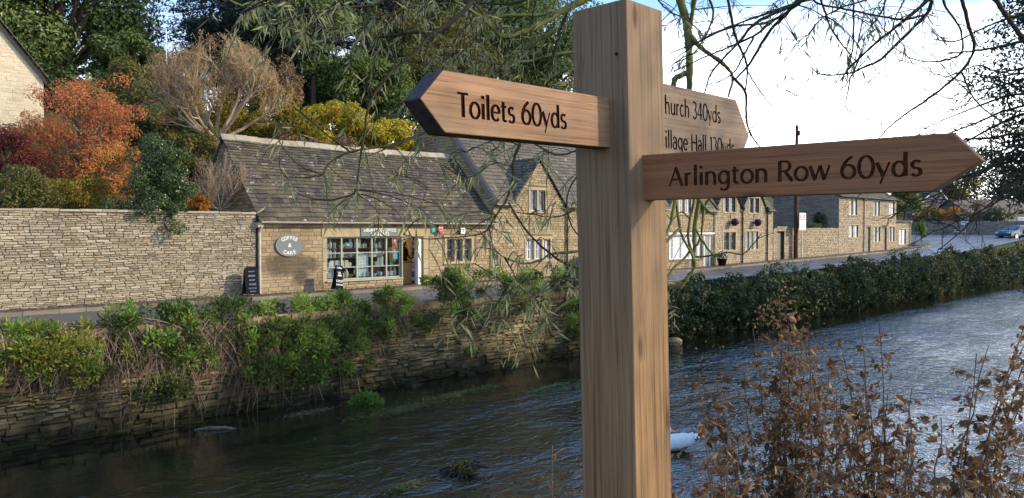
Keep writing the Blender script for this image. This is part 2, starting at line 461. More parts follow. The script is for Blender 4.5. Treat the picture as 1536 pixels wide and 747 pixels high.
M['soil'] = m_plain('garden soil and leaf litter', (0.06, 0.05, 0.025), 0.95, vary=0.45, scale=1.2)
def m_ground():
    m, nt, b = new_mat('grass and earth')
    v = coords(nt)
    g = noise(nt, v, 0.5, 6, 0.6)
    col = ramp(nt, g, [(0.35, (0.035, 0.045, 0.014)), (0.5, (0.05, 0.06, 0.02)), (0.65, (0.07, 0.055, 0.03))])
    setb(nt, b, col, 0.95, 0.1)
    bump(nt, b, noise(nt, v, 9, 5, 0.7), 0.8, 0.1)
    return m
M['ground'] = m_ground()
def m_asphalt():
    m, nt, b = new_mat('damp asphalt')
    v = coords(nt)
    big = noise(nt, coords(nt, (0.3, 1.2, 1)), 1.3, 5, 0.6)
    fine = noise(nt, v, 60, 4, 0.7)
    col = ramp(nt, big, [(0.35, (0.045, 0.045, 0.048)), (0.65, (0.085, 0.082, 0.08))])
    col = mixc(nt, 0.6, col, ramp(nt, fine, [(0.3, 0.32), (0.7, 0.7)]), 'OVERLAY')
    lf = mapr(nt, noise(nt, v, 9, 5, 0.7), 0.66, 0.70)
    col = mixc(nt, math_(nt, 'MULTIPLY', lf, 0.7), col, (0.13, 0.07, 0.03))
    setb(nt, b, col, ramp(nt, big, [(0.38, 0.32), (0.62, 0.62)]), 0.5)
    bump(nt, b, fine, 0.35, 0.006)
    return m
M['asphalt'] = m_asphalt()
M['pave'] = m_plain('pavement', (0.085, 0.072, 0.062), 0.75, vary=0.4, scale=5)
M['kerb'] = m_stone('kerb stone', [(0.10, 0.085, 0.065), (0.24, 0.21, 0.16), (0.16, 0.14, 0.11)], dirt_amt=0.6, dscale=1.6, dirt_lo=.42)
M['roadpaint'] = m_plain('worn road paint', (0.55, 0.56, 0.58), 0.6, vary=0.3, scale=20)

RIVER_Z = -2.35
WALL_Q = 5.85                                  # river face of the street wall
def back_h(s, b):
    """garden rise behind the houses"""
    slope = np.interp(s, [-40, 20, 34, 50, 64, 90], [.32, .32, .32, .16, .08, .05])
    lift = np.interp(s, [-40, 12.6, 13.2, 60], [1.9, 1.9, 0.5, 0.2])
    return lift + np.minimum(slope * b, 17)
def ground_h(s, q):
    z = zr(s)
    if q > 24.4: return .55 + .05 * math.sin(q)
    if q > WALL_Q - .25:
        if q < WALL_Q: return z - .1
        bank = np.interp(q, [5.86, 6.4, 9, 20.6, 21.6, 22.4, 22.9, 23.4, 23.9, 24.4], [-2.7, -2.75, -3.3, -3.3, -2.8, -1.5, -.8, -.15, .38, .55])
        return float(bank)
    q0 = -.45 if s < 12.7 else (-5.4 if s < 23.9 else (-8.6 if s < 49.1 else (-5.6 if s < 76 else -34)))
    if q < q0:
        b = q0 - q
        return z + float(back_h(s, b)) * min(1, b / .08) if s < 76 else z + .1 * b
    return z - .05
ss = sorted(set(list(np.round(np.arange(-60, 125, 2.0), 2)) + [12.65, 12.75, 23.85, 23.95, 49.05, 49.15, 75.95, 76.05] + [130, 145, 170, 210, 280, 400, 600]))
qs = sorted(set([-400, -250, -160, -110, -80, -60, -50, -42, -36, -34.1, -33.9, -30, -26, -22, -19, -16, -14, -12, -10.4, -9.4, -8.7, -8.5, -7.5, -6.5, -5.7, -5.5, -5.3, -4.4, -3, -1.5, -.56, -.44, 0, 1.1, 3, 5.5, 5.61, 5.84, 5.86, 6.4, 8, 11, 15, 19, 20.6, 21.6, 22.4, 22.9, 23.4, 23.9, 24.4, 26, 30, 40, 60, 90, 150, 250, 400]))
mb = MB()
gv = []
for s in ss:
    for q in qs:
        h = ground_h(s, q)
        if q < -9 and s < 76: h += 0.25 * sin_noise(s * .4, q * .4)
        w = SW(s, -q, h); gv.append((w.x, w.y, w.z))
nq = len(qs)
i = np.arange(len(ss) - 1)[:, None]; j = np.arange(nq - 1)[None, :]
mb.add(gv, np.stack([i * nq + j, i * nq + j + 1, (i + 1) * nq + j + 1, (i + 1) * nq + j], -1).reshape(-1, 4)[:, ::-1], r=.5)
struct('ground', mb, M['ground'])

# river surface
def m_water():
    m, nt, b = new_mat('river water')
    v = coords(nt, (0.8, 1.0, 1.0))
    w2 = coords(nt, (1, 1, 1))
    # bed seen through shallow water: silt, gravel, weed
    bed = noise(nt, coords(nt, (0.35, 1, 1)), 1.1, 6, 0.65, 0.5)
    col = ramp(nt, bed, [(0.30, (0.004, 0.005, 0.004)), (0.44, (0.008, 0.009, 0.006)), (0.53, (0.020, 0.016, 0.008)), (0.60, (0.009, 0.013, 0.005)), (0.72, (0.034, 0.027, 0.013))])
    peb = noise(nt, w2, 7, 4, 0.7)
    col = mixc(nt, 0.6, col, ramp(nt, peb, [(0.3, 0.3), (0.7, 0.72)]), 'OVERLAY')
    setb(nt, b, col, 0.05, 0.85)
    b.inputs['IOR'].default_value = 1.45
    # ripples: a slack glide by the wall, a riffle in mid stream
    n1 = noise(nt, v, 0.95, 3, 0.5, 0.9)
    n2 = noise(nt, v, 3.1, 3, 0.55, 1.0)
    n3 = noise(nt, w2, 11, 2, 0.5, 0.6)
    patch = mapr(nt, noise(nt, coords(nt, (0.14, 0.4, 1)), 1.0, 3, 0.5, 0.6), 0.42, 0.6)
    sep = nd(nt, 'SeparateXYZ', {'Vector': w2})
    mid = mapr(nt, sep.outputs['Y'], -7.4, -10.2)        # quiet strip below the street wall
    amp = math_(nt, 'ADD', math_(nt, 'MULTIPLY', patch, 0.62), 0.5)
    lft = mapr(nt, sep.outputs['X'], 6.0, 14.0, 0.25, 1.0)
    amp = math_(nt, 'MULTIPLY', math_(nt, 'MULTIPLY', amp, lft), math_(nt, 'ADD', math_(nt, 'MULTIPLY', mid, 0.85), 0.15))
    h = math_(nt, 'ADD', math_(nt, 'MULTIPLY', n1, 0.40), math_(nt, 'ADD', math_(nt, 'MULTIPLY', n2, 0.55), math_(nt, 'MULTIPLY', n3, 0.13)))
    h = math_(nt, 'MULTIPLY', h, amp)
    bump(nt, b, h, 1.0, 0.17)
    return m
M['water'] = m_water()
mb = MB()
mb.box(-60, 300, -24, -5.75, -.02, 0, r=.5)
struct('river', mb, M['water'], loc=(-17.65, 17.65, RIVER_Z), rz=RZ)

# road, pavement, kerb
def strip(name, s_list, q0, q1, dz, mat, thick=0.0):
    mb = MB(); v = []
    for s in s_list:
        for q in (q0, q1):
            v.append((s, -q, zr(s) + dz))
    n = len(s_list)
    f = [[2 * k, 2 * k + 1, 2 * k + 3, 2 * k + 2] for k in range(n - 1)]
    mb.add(v, f, r=.5)
    if thick:
        v2 = []
        for s in s_list: v2 += [(s, -q1, zr(s) + dz), (s, -q1, zr(s) + dz - thick)]
        mb.add(v2, f, r=.5)
    return struct(name, mb, mat, loc=(-17.65, 17.65, 0), rz=RZ)
sl = list(np.arange(-50, 76, 2.0)) + [76]
strip('road', sl, 1.12, 5.62, 0.0, M['asphalt'])
strip('pavement', sl, -.02, 1.0, .10, M['pave'])
far = list(np.arange(76, 200, 2.0))
strip('road', far, -33, 5.62, 0.0, M['asphalt'])
mb = MB()
s = -50.0
while s < 75.6:
    l = RNG.uniform(.55, 1.0); d = RNG.uniform(-.008, .008)
    mb.box(s, s + l - .012, -1.135 + d, -1.0, zr(s) - .05, zr(s) + .106 + d)
    s += l
struct('kerb', mb, M['kerb'], loc=(-17.65, 17.65, 0), rz=RZ)
strip('road_marking', list(np.arange(27, 76, 2.0)), 4.75, 4.86, .004, M['roadpaint'])
# curving pavement in front of the far house
mb = MB()
cp = [(75.2, -1.1), (77.5, -.9), (79.8, .2), (81.5, 2.2), (82.4, 5.0), (82.5, 8)]
v = []
for (s, y) in cp: v += [(s, y, zr(s) + .1), (75.3, max(y, 0.3) + .0, zr(s) + .1), (s, y, zr(s) - .1)]
f = []
for k in range(len(cp) - 1): f += [[3 * k, 3 * k + 3, 3 * k + 4, 3 * k + 1], [3 * k + 2, 3 * k + 5, 3 * k + 3, 3 * k]]
mb.add(v, f, r=.5)
struct('pavement', mb, M['pave'], loc=(-17.65, 17.65, 0), rz=RZ)

# ------------------------------------------------------------------ masonry
def stones(mb, x0, x1, z0, z1, ch=(.07, .12), ll=(.16, .42), openings=(), xr=None, y=0.0, proud=.022, m=0, joint=.010, jit=.006, zf=None, tone=0.0):
    """coursed rubble, each stone a chamfered block in the plane y facing -y"""
    V = []; Rn = []
    z = z0
    while z < z1 - .02:
        h = RNG.uniform(*ch)
        if z + h > z1 - .03: h = z1 - z
        a, b = (x0, x1) if xr is None else xr(z + h * .5)
        cuts = [(a, b)]
        for (ox0, ox1, oz0, oz1) in openings:
            if z + h * .5 > oz0 and z + h * .5 < oz1:
                new = []
                for (p, q) in cuts:
                    if ox1 <= p or ox0 >= q: new.append((p, q)); continue
                    if ox0 > p: new.append((p, ox0))
                    if ox1 < q: new.append((ox1, q))
                cuts = new
        for (p, q) in cuts:
            x = p
            while x < q - .01:
                l = RNG.uniform(*ll)
                if x + l > q - ll[0] * .6: l = q - x
                g = joint * RNG.uniform(.5, 1.4)
                dz = 0 if zf is None else zf(x, z)
                V.append((x + g / 2, x + l - g / 2, z + g / 2 + dz, z + h - g / 2 + dz, proud * RNG.uniform(.35, 1.1), min(l, h)))
                Rn.append(RNG.random())
                x += l
        z += h
    if not V: return mb
    V = np.array(V); n = len(V)
    xa, xb, za, zb, pr, sm = V.T
    ins = np.minimum(.012, sm * .18)
    J = lambda: RNG.uniform(-jit, jit, n)
    back = y + .012
    q = np.zeros((n, 8, 3))
    for k, (xx, zz) in enumerate(((xa, za), (xb, za), (xb, zb), (xa, zb))):
        q[:, k] = np.stack([xx + J(), np.full(n, back), zz + J()], 1)
    for k, (xx, zz) in enumerate(((xa + ins, za + ins), (xb - ins, za + ins), (xb - ins, zb - ins), (xa + ins, zb - ins))):
        q[:, 4 + k] = np.stack([xx + J(), y - pr + J() * .7, zz + J()], 1)
    f = np.array([[4, 5, 6, 7], [0, 1, 5, 4], [1, 2, 6, 5], [2, 3, 7, 6], [3, 0, 4, 7]])
    F = (np.arange(n)[:, None, None] * 8 + f[None]).reshape(-1, 4)
    return mb.add(q.reshape(-1, 3), F, np.repeat(np.clip(np.array(Rn) + tone, 0, 1), 5), m)
def holed(mb, x0, x1, z0, z1, openings, y=0.0, m=0, r=.5, reveal=0.0, rm=None):
    xs = sorted(set([x0, x1] + [min(max(v, x0), x1) for o in openings for v in o[:2]]))
    zs = sorted(set([z0, z1] + [min(max(v, z0), z1) for o in openings for v in o[2:4]]))
    for a, b in zip(xs[:-1], xs[1:]):
        for c, d in zip(zs[:-1], zs[1:]):
            mx, mz = (a + b) / 2, (c + d) / 2
            if any(o[0] < mx < o[1] and o[2] < mz < o[3] for o in openings): continue
            mb.add([(a, y, c), (b, y, c), (b, y, d), (a, y, d)], [[0, 1, 2, 3]], r, m)
    if reveal:
        for (a, b, c, d) in openings:
            k = m if rm is None else rm
            mb.add([(a, y, c), (a, y, d), (a, y + reveal, d), (a, y + reveal, c)], [[0, 1, 2, 3]], r, k)
            mb.add([(b, y, c), (b, y + reveal, c), (b, y + reveal, d), (b, y, d)], [[0, 1, 2, 3]], r, k)
            mb.add([(a, y, d), (b, y, d), (b, y + reveal, d), (a, y + reveal, d)], [[0, 1, 2, 3]], r, k)
            mb.add([(a, y, c), (a, y + reveal, c), (b, y + reveal, c), (b, y, c)], [[0, 1, 2, 3]], r, k)
    return mb
def slates(mb, o, ux, uv, length, xr, ch=(.30, .15), wd=(.18, .42), m=0, thick=.02, sag=None, lip=.012):
    """stone slates in diminishing courses. o eave origin, ux along, uv up the slope, xr(v)->(x0,x1)"""
    o = np.array(o, float); ux = np.array(ux, float); uv = np.array(uv, float)
    ux /= np.linalg.norm(ux); uv /= np.linalg.norm(uv); nn = np.cross(ux, uv)
    v = -.06; Q = []; Rn = []
    while v < length:
        h = np.interp(v, [0, length], ch)
        a, b = xr(max(v, 0) + h * .5)
        x = a + RNG.uniform(-.1, 0) * 0
        while x < b - .02:
            w = RNG.uniform(*wd) * (0.75 + .5 * h / ch[0])
            if x + w > b - wd[0] * .5: w = b - x
            Q.append((x, x + w - RNG.uniform(.004, .012), v + RNG.uniform(-.018, .018), min(v + h * 1.15, length + .05), thick * RNG.uniform(.7, 1.5), RNG.uniform(-.012, .012)))
            Rn.append(RNG.random()); x += w
        v += h
    Q = np.array(Q); n = len(Q); xa, xb, va, vb, t, tw = Q.T
    def P(x, vv, h):
        p = o[None] + x[:, None] * ux[None] + vv[:, None] * uv[None] + h[:, None] * nn[None]
        if sag is not None: p[:, 2] -= sag(x, vv)
        return p
    z = np.zeros(n)
    q = np.stack([P(xa, va + tw, t + lip), P(xb, va - tw, t + lip), P(xb, vb, z + .002), P(xa, vb, z + .002),
                  P(xa, va + tw, z - .01), P(xb, va - tw, z - .01)], 1)
    f = np.array([[0, 1, 2, 3], [4, 5, 1, 0]])
    F = (np.arange(n)[:, None, None] * 6 + f[None]).reshape(-1, 4)
    mb.add(q.reshape(-1, 3), F, np.repeat(Rn, 2), m)
    s1 = np.stack([P(xa, va + tw, t + lip), P(xa, vb, z + .002), P(xa, va + tw, z - .01)], 1)
    s2 = np.stack([P(xb, va - tw, t + lip), P(xb, va - tw, z - .01), P(xb, vb, z + .002)], 1)
    mb.add(np.concatenate([s1.reshape(-1, 3), s2.reshape(-1, 3)]), np.arange(6 * n).reshape(-1, 3), np.concatenate([Rn, Rn]), m)
    return mb

# left garden wall --------------------------------------------------
M['walljoint'] = m_plain('earthy joints', (0.145, 0.128, 0.098), 0.95, vary=.3)
def garden_wall():
    s0, s1, h = -14.0, 12.86, 2.78
    rt = root('garden_wall', 'tall pale dry stone garden wall along the pavement left of the cafe', 'wall', SW(s0, 0, 0), RZ)
    Ln = s1 - s0
    mb = MB(); mb.box(0, Ln, .016, .42, -.1, h, r=.4)
    stones(mb, 0, Ln, .0, h, ch=(.045, .095), ll=(.10, .40), m=1, proud=.028, joint=.009, jit=.011, zf=lambda x, z: .022 * math.sin(x * 1.1 + z) + .012 * math.sin(x * 2.9 + z * 3))
    part('masonry', mb, [M['walljoint'], M['wallstone']], rt)
    mb = MB(); x = 0
    while x < Ln:
        l = RNG.uniform(.3, .75); l = min(l, Ln - x)
        mb.box(x, x + l - .012, -.05 + RNG.uniform(-.012, .012), .46, h + .002, h + RNG.uniform(.05, .075)); x += l
    part('coping', mb, M['wallstone'], rt)
garden_wall()

def river_wall():
    s0, s1 = -12.0, 30.0
    rt = root('river_wall', 'mossy old rubble wall holding up the street above the water', 'wall', SW(s0, -WALL_Q, 0), RZ)
    mb = MB(); Ln = s1 - s0
    mb.box(0, Ln, .016, .3, -2.9, -.12, r=.4)
    stones(mb, 0, Ln, -2.75, -1.75, ch=(.09, .2), ll=(.2, .75), m=1, proud=.11, joint=.02, jit=.028, zf=lambda x, z: .05 * math.sin(x * .9 + z * 2) + .03 * math.sin(x * 2.7 + z * 5))
    stones(mb, 0, Ln, -1.75, -.18, ch=(.045, .12), ll=(.14, .6), m=1, proud=.075, joint=.014, jit=.02, zf=lambda x, z: .05 * math.sin(x * .9 + z * 2) + .03 * math.sin(x * 2.7 + z * 5))
    part('masonry', mb, [M['darkmortar'], M['riverstone']], rt)
    mb = MB(); x = 0
    while x < Ln:
        l = min(RNG.uniform(.5, 1.1), Ln - x)
        mb.box(x, x + l - .015, -.06 + RNG.uniform(-.02, .02), .27, -.18, .04 + RNG.uniform(-.012, .02)); x += l
    part('coping', mb, M['riverstone'], rt)
    mb = MB()
    # fallen and footing stones in the edge of the stream
    for k in range(60):
        x = RNG.uniform(0, Ln); sz = RNG.uniform(.12, .3)
        Mx = Matrix.Translation((x, -.12 - RNG.uniform(0, .4), -2.4 + RNG.uniform(-.12, .06))) @ Matrix.Rotation(RNG.uniform(-.4, .4), 4, 'Z') @ Matrix.Rotation(RNG.uniform(-.2, .2), 4, 'Y')
        mb.box(-sz, sz, -sz * .6, sz * .6, -sz * .5, sz * .5, M=Mx)
    part('footing', mb, M['riverstone'], rt, bevel=.03)
river_wall()

# ------------------------------------------------------------------ windows and pipes
def casement(parent, x0, x1, z0, z1, lights=2, bars=(1, 1), y=.10, frame_mat='white', curtain=False, surround=.13, mull=True, glass='dimglass', sill=True, label=None):
    """window > stone surround, casement frame, pane, curtain"""
    mb = MB(); s = surround
    if s:
        mb.box(x0 - s, x0, -.018, .16, z0 - .02, z1 + .02); mb.box(x1, x1 + s, -.018, .16, z0 - .02, z1 + .02)
        mb.box(x0 - s - .04, x1 + s + .04, -.022, .16, z1 + .02, z1 + .02 + s * 1.15)
        mb.box(x0 - s - .06, x1 + s + .06, -.05, .16, z0 - .02 - s * .8, z0 - .02)
    w = (x1 - x0) / lights
    if mull and s:
        for k in range(1, lights): mb.box(x0 + k * w - .05, x0 + k * w + .05, -.012, .15, z0 - .02, z1 + .02)
    if not mb.v: mb.box(x0 - .02, x1 + .02, y + .0, y + .05, z0 - .03, z0)
    win = part('window', mb, M['dressed'], parent, label=label)
    fr = MB(); pn = MB()
    for k in range(lights):
        a = x0 + k * w + (.05 if (mull and k) else .004); b = x0 + (k + 1) * w - (.05 if (mull and k < lights - 1) else .004)
        t = .035
        fr.box(a, a + t, y, y + .04, z0, z1); fr.box(b - t, b, y, y + .04, z0, z1)
        fr.box(a + t, b - t, y, y + .04, z0, z0 + t); fr.box(a + t, b - t, y, y + .04, z1 - t, z1)
        for c in range(1, bars[0] + 1):
            xx = a + (b - a) * c / (bars[0] + 1); fr.box(xx - .01, xx + .01, y + .004, y + .034, z0 + t, z1 - t)
        for c in range(1, bars[1] + 1):
            zz = z0 + (z1 - z0) * c / (bars[1] + 1); fr.box(a + t, b - t, y + .006, y + .032, zz - .011, zz + .011)
        pn.box(a + .01, b - .01, y + .015, y + .022, z0 + .01, z1 - .01)
    part('frame', fr, M[frame_mat], win)
    part('pane', pn, M[glass], win)
    if curtain:
        cu = MB()
        for k in range(lights):
            a = x0 + k * w + .04; b = x0 + (k + 1) * w - .04
            xs_ = np.linspace(a, b, 13)
            for side in ((0, 5), (7, 12)):
                for i in range(side[0], side[1]):
                    cu.add([(xs_[i], y + .012 - .006 * (i % 2) - .004, z0 + .03), (xs_[i + 1], y + .012 - .006 * ((i + 1) % 2) - .004, z0 + .03), (xs_[i + 1], y + .012 - .006 * ((i + 1) % 2) - .004, z1 - .03), (xs_[i], y + .012 - .006 * (i % 2) - .004, z1 - .03)], [[0, 1, 2, 3]])
        part('curtain', cu, M['curtain'], win)
    return win
def pipe(parent, x, z0, z1, mat, r=.045, y=-.08, hopper=True, name='downpipe'):
    mb = MB()
    mb.tubes([(x, y, z0), (x, y, z0 + .02), (x, y, z1 - .3), (x, y, z1 - .18), (x + .02, y - .12, z1 + .02)], [r * 1.2, r, r, r, r], 8)
    for zz in np.arange(z0 + .5, z1, 1.1): mb.tubes([(x, y, zz), (x, y, zz + .06)], [r * 1.35, r * 1.35], 8)
    if hopper: mb.box(x - .09, x + .09, y - .1, y + .08, z1 - .02, z1 + .14)
    return part(name, mb, M[mat], parent, smooth=False)
def gutter(parent, x0, x1, y, z, mat='stonepaint', r=.06):
    mb = MB(); k = 7
    a = np.linspace(PI, 2 * PI, k)
    v = [(x, y + r * math.cos(t), z + r * math.sin(t)) for x in (x0, x1) for t in a]
    mb.add(v, [[i, i + 1, k + i + 1, k + i] for i in range(k - 1)], r=.5)
    mb.box(x0, x1, y - r - .006, y - r + .006, z - .012, z + .006)
    return part('gutter', mb, M[mat], parent)
def chimney(parent, x, y, z0, z1, w=.8, d=.55, pots=2, mat='cotstone', name='chimney'):
    mb = MB(); mb.box(x - w / 2, x + w / 2, y - d / 2, y + d / 2, z0, z1, r=.4)
    stones(mb, x - w / 2 - .01, x + w / 2 + .01, z0, z1, ch=(.12, .2), ll=(.2, .4), y=y - d / 2 - .012, m=0)
    mb.box(x - w / 2 - .06, x + w / 2 + .06, y - d / 2 - .06, y + d / 2 + .06, z1, z1 + .12, r=.6)
    ch = part(name, mb, M[mat], parent)
    for k in range(pots):
        px = x + (k - (pots - 1) / 2) * .4
        pb = MB(); pb.lathe([(.13, z1 + .12), (.11, z1 + .2), (.10, z1 + .55), (.13, z1 + .58), (.13, z1 + .66), (.09, z1 + .66), (.08, z1 + .3)], 14, (px, y, 0))
        part('chimney_pot', pb, M['stonepaint'], ch, smooth=True)
    return ch

# ------------------------------------------------------------------ text helper (for painted signs)
def text_mesh(s, size=1.0, align='CENTER'):
    cu = bpy.data.curves.new('lettering', 'FONT'); cu.body = s; cu.size = size
    cu.align_x = align; cu.align_y = 'CENTER'; cu.fill_mode = 'FRONT'; cu.offset = size * .006; cu.resolution_u = 4
    o = bpy.data.objects.new('lettering', cu); C.objects.link(o)
    bpy.context.view_layer.update()
    dg = bpy.context.evaluated_depsgraph_get()
    me = o.evaluated_get(dg).to_mesh()
    v = np.array([p.co[:] for p in me.vertices]).reshape(-1, 3); f = [list(p.vertices) for p in me.polygons]
    o.evaluated_get(dg).to_mesh_clear()
    bpy.data.objects.remove(o); bpy.data.curves.remove(cu)
    return v, f
def put_text(mb, s, size, org, ux=(1, 0, 0), uz=(0, 0, 1), squash=1.0, align='CENTER', m=0, bold=0.0):
    v, f = text_mesh(s, size, align)
    if len(v) == 0: return mb
    o = np.array(org, float); ux = np.array(ux, float); uz = np.array(uz, float)
    w = o + v[:, :1] * squash * ux + v[:, 1:2] * uz
    mb.add(w, f, .5, m)
    return mb
# ================================================================== cafe and post office
def cafe():
    s0 = 13.0; Lc = 10.75; H = 2.5; D = 5.2
    rt = root('cafe', 'low stone post office and cafe with a big stone slate roof and shop window', 'shop', SW(s0, 0, 0), RZ)
    ops = [(2.57, 5.9, .42, 2.0), (5.93, 6.95, .0, 2.0), (8.15, 9.6, .96, 1.9)]
    lint = (2.4, 7.25, 2.0, 2.36)
    wl = MB()
    holed(wl, 0, Lc, -.1, H, ops, y=.004, m=0, reveal=.35)
    # left part: rougher weathered courses; below the window: larger warm blocks
    stones(wl, 0, 2.4, 0, H, ch=(.09, .16), ll=(.2, .55), m=1, joint=.005, proud=.007)
    stones(wl, 2.4, 5.93, 0, .36, ch=(.1, .17), ll=(.22, .5), m=2, joint=.012, proud=.02)
    stones(wl, 7.25, Lc, 0, H, ch=(.10, .17), ll=(.2, .5), openings=[(7.95, 9.8, .82, 2.08)], m=2, joint=.008, proud=.016)
    stones(wl, 2.4, 7.25, 2.37, H, ch=(.1, .13), ll=(.25, .5), m=1, joint=.006)
    stones(wl, 6.97, 7.25, 0, 2.0, ch=(.3, .45), ll=(.28, .28), m=3, joint=.008, proud=.012)
    stones(wl, 2.4, 2.57, .36, 2.0, ch=(.3, .45), ll=(.17, .17), m=3, joint=.008, proud=.012)
    wl.box(2.36, 7.3, -.03, .2, 2.002, 2.365, r=.5, m=3)
    # gable ends and back
    zr_ = 5.55
    for x, sg in ((0, -1), (Lc, 1)):
        wl.poly([(x, 0.004, -.1), (x, D, -.1), (x, D, H + .2), (x, D / 2, zr_ - .1), (x, 0.004, H)], r=.5, m=0)
    st = MB(); stones(st, 0, D, 0, zr_ - .25, ch=(.09, .15), ll=(.2, .45), xr=lambda z: (max(0, (z - H) * .85), D - max(0, (z - H) * .85)), m=1)
    for v_, f_, r_ in zip(st.v, st.faces, st.r): wl.add(np.stack([v_[:, 1], D - v_[:, 0], v_[:, 2]], 1), f_, r_, 1)
    wl.poly([(0, D, -.1), (Lc, D, -.1), (Lc, D, H), (0, D, H)], r=.5, m=0)
    part('wall', wl, [M['mortar'], M['cafestone'], M['cotstone'], M['dressed']], rt)
    # roof
    ey, ez = -.22, 2.56
    ridge_z, ry = 5.62, 2.6
    sl_len = math.hypot(ry - ey, ridge_z - ez); uv = np.array([0, ry - ey, ridge_z - ez]) / sl_len
    sag = lambda x, v: .05 * np.sin(PI * np.clip(x, 0, Lc) / Lc) * (v / sl_len) + .012 * np.sin(x * 2.1 + v)
    rf = MB()
    slates(rf, (-.12, ey, ez), (1, 0, 0), uv, sl_len, lambda v: (0, Lc + .14), ch=(.235, .115), wd=(.13, .33), sag=sag, thick=.024)
    rf.add([(-.1, ey, ez - .04), (Lc + .02, ey, ez - .04), (Lc + .02, ry, ridge_z - .09), (-.1, ry, ridge_z - .09)], [[0, 1, 2, 3]], .5, 1)
    rf.add([(-.1, ry, ridge_z - .09), (Lc + .02, ry, ridge_z - .09), (Lc + .02, D + .2, ez), (-.1, D + .2, ez)], [[0, 1, 2, 3]], .5, 0)
    roof = part('roof', rf, [M['slate'], M['slate_under']], rt)
    rb = MB(); x = -.14
    while x < Lc + .05:
        l = min(RNG.uniform(.4, .6), Lc + .06 - x); zc = ridge_z - float(sag(np.array([x]), np.array([sl_len]))[0]) + RNG.uniform(-.012, .012)
        rb.prism([(ry - .2, zc - .15), (ry - .02, zc + .06), (ry + .02, zc + .06), (ry + .2, zc - .15), (ry + .17, zc - .19), (ry, zc - .02), (ry - .17, zc - .19)], 0, x, x + l - .012)
        x += l
    part('ridge_tiles', rb, M['ridge'], roof)
    gutter(rt, -.1, Lc + .0, ey - .05, ez - .03)
    pipe(rt, -.06, .1, 2.36, 'stonepaint', r=.045, y=-.09)
    pipe(rt, Lc - .06, .1, 2.42, 'stonepaint', r=.04, y=-.09)
    # shop window
    mb = MB(); x0, x1, z0, z1 = ops[0]; y = .06; t = .055
    mb.box(x0, x0 + t, y, y + .07, z0, z1); mb.box(x1 - t, x1, y, y + .07, z0, z1)
    mb.box(x0 + t, x1 - t, y, y + .07, z1 - t, z1); mb.box(x0 - .03, x1 + .06, -.07, y + .09, z0 - .05, z0)
    mb.box(x0 + t, x1 - t, y, y + .07, z0, z0 + t)
    w = (x1 - x0) / 5
    for k in range(1, 5): mb.box(x0 + k * w - .03, x0 + k * w + .03, y - .004, y + .066, z0 + t, z1 - t)
    for k in range(1, 4):
        zz = z0 + (z1 - z0) * (k - .12) / 3 if k < 3 else None
        if zz:
            for j in range(5): mb.box(x0 + j * w + .03, x0 + (j + 1) * w - .03, y + .008, y + .05, zz - .016, zz + .016)
    win = part('window', mb, M['sage'], rt, label='five light shop window in a sage frame')
    pn = MB(); pn.box(x0 + .02, x1 - .02, y + .03, y + .036, z0 + .02, z1 - .02)
    part('pane', pn, M['glass'], win)
    # interior
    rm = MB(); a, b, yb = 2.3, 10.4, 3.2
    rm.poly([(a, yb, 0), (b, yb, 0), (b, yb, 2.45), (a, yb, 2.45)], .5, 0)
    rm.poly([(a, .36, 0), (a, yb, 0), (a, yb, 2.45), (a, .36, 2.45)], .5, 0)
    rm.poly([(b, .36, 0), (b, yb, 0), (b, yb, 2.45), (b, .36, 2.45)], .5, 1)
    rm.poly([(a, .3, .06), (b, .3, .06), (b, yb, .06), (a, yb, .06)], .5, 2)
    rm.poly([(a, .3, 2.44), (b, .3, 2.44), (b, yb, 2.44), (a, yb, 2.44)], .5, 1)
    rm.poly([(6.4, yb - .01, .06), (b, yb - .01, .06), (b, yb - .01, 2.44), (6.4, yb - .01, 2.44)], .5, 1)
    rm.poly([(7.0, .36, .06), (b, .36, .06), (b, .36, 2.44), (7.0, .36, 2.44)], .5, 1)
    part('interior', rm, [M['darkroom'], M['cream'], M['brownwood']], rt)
    # door frame and open door leaf
    mb = MB(); mb.box(5.94, 6.0, .05, .16, .06, 2.0); mb.box(6.88, 6.95, .05, .16, .06, 2.0); mb.box(6.0, 6.88, .05, .16, 1.93, 2.0)
    mb.box(5.94, 6.95, -.05, .3, -.02, .075)
    dr = part('door', mb, M['sage'], rt)
    lf = MB(); Ml = Matrix.Translation((6.93, .40, 0)) @ Matrix.Rotation(rad(-36), 4, 'Z'); lf.box(-.045, 0, 0, .84, .09, 1.92, M=Ml); lf.box(-.06, -.046, .72, .78, 1.0, 1.06, M=Ml)
    jb = MB(); jb.box(6.74, 6.879, .02, .17, .08, 1.92); part('jamb', jb, M['white'], dr)
    part('leaf', lf, M['white'], dr)
    # right window: stone mullions
    casement(rt, 8.2, 9.55, .98, 1.88, lights=3, bars=(0, 1), y=.12, frame_mat='sage', surround=.13, label='small three light stone window')
    return rt
cafe()
CAFE = lambda x, y, z: SW(13.0 + x, y, z)

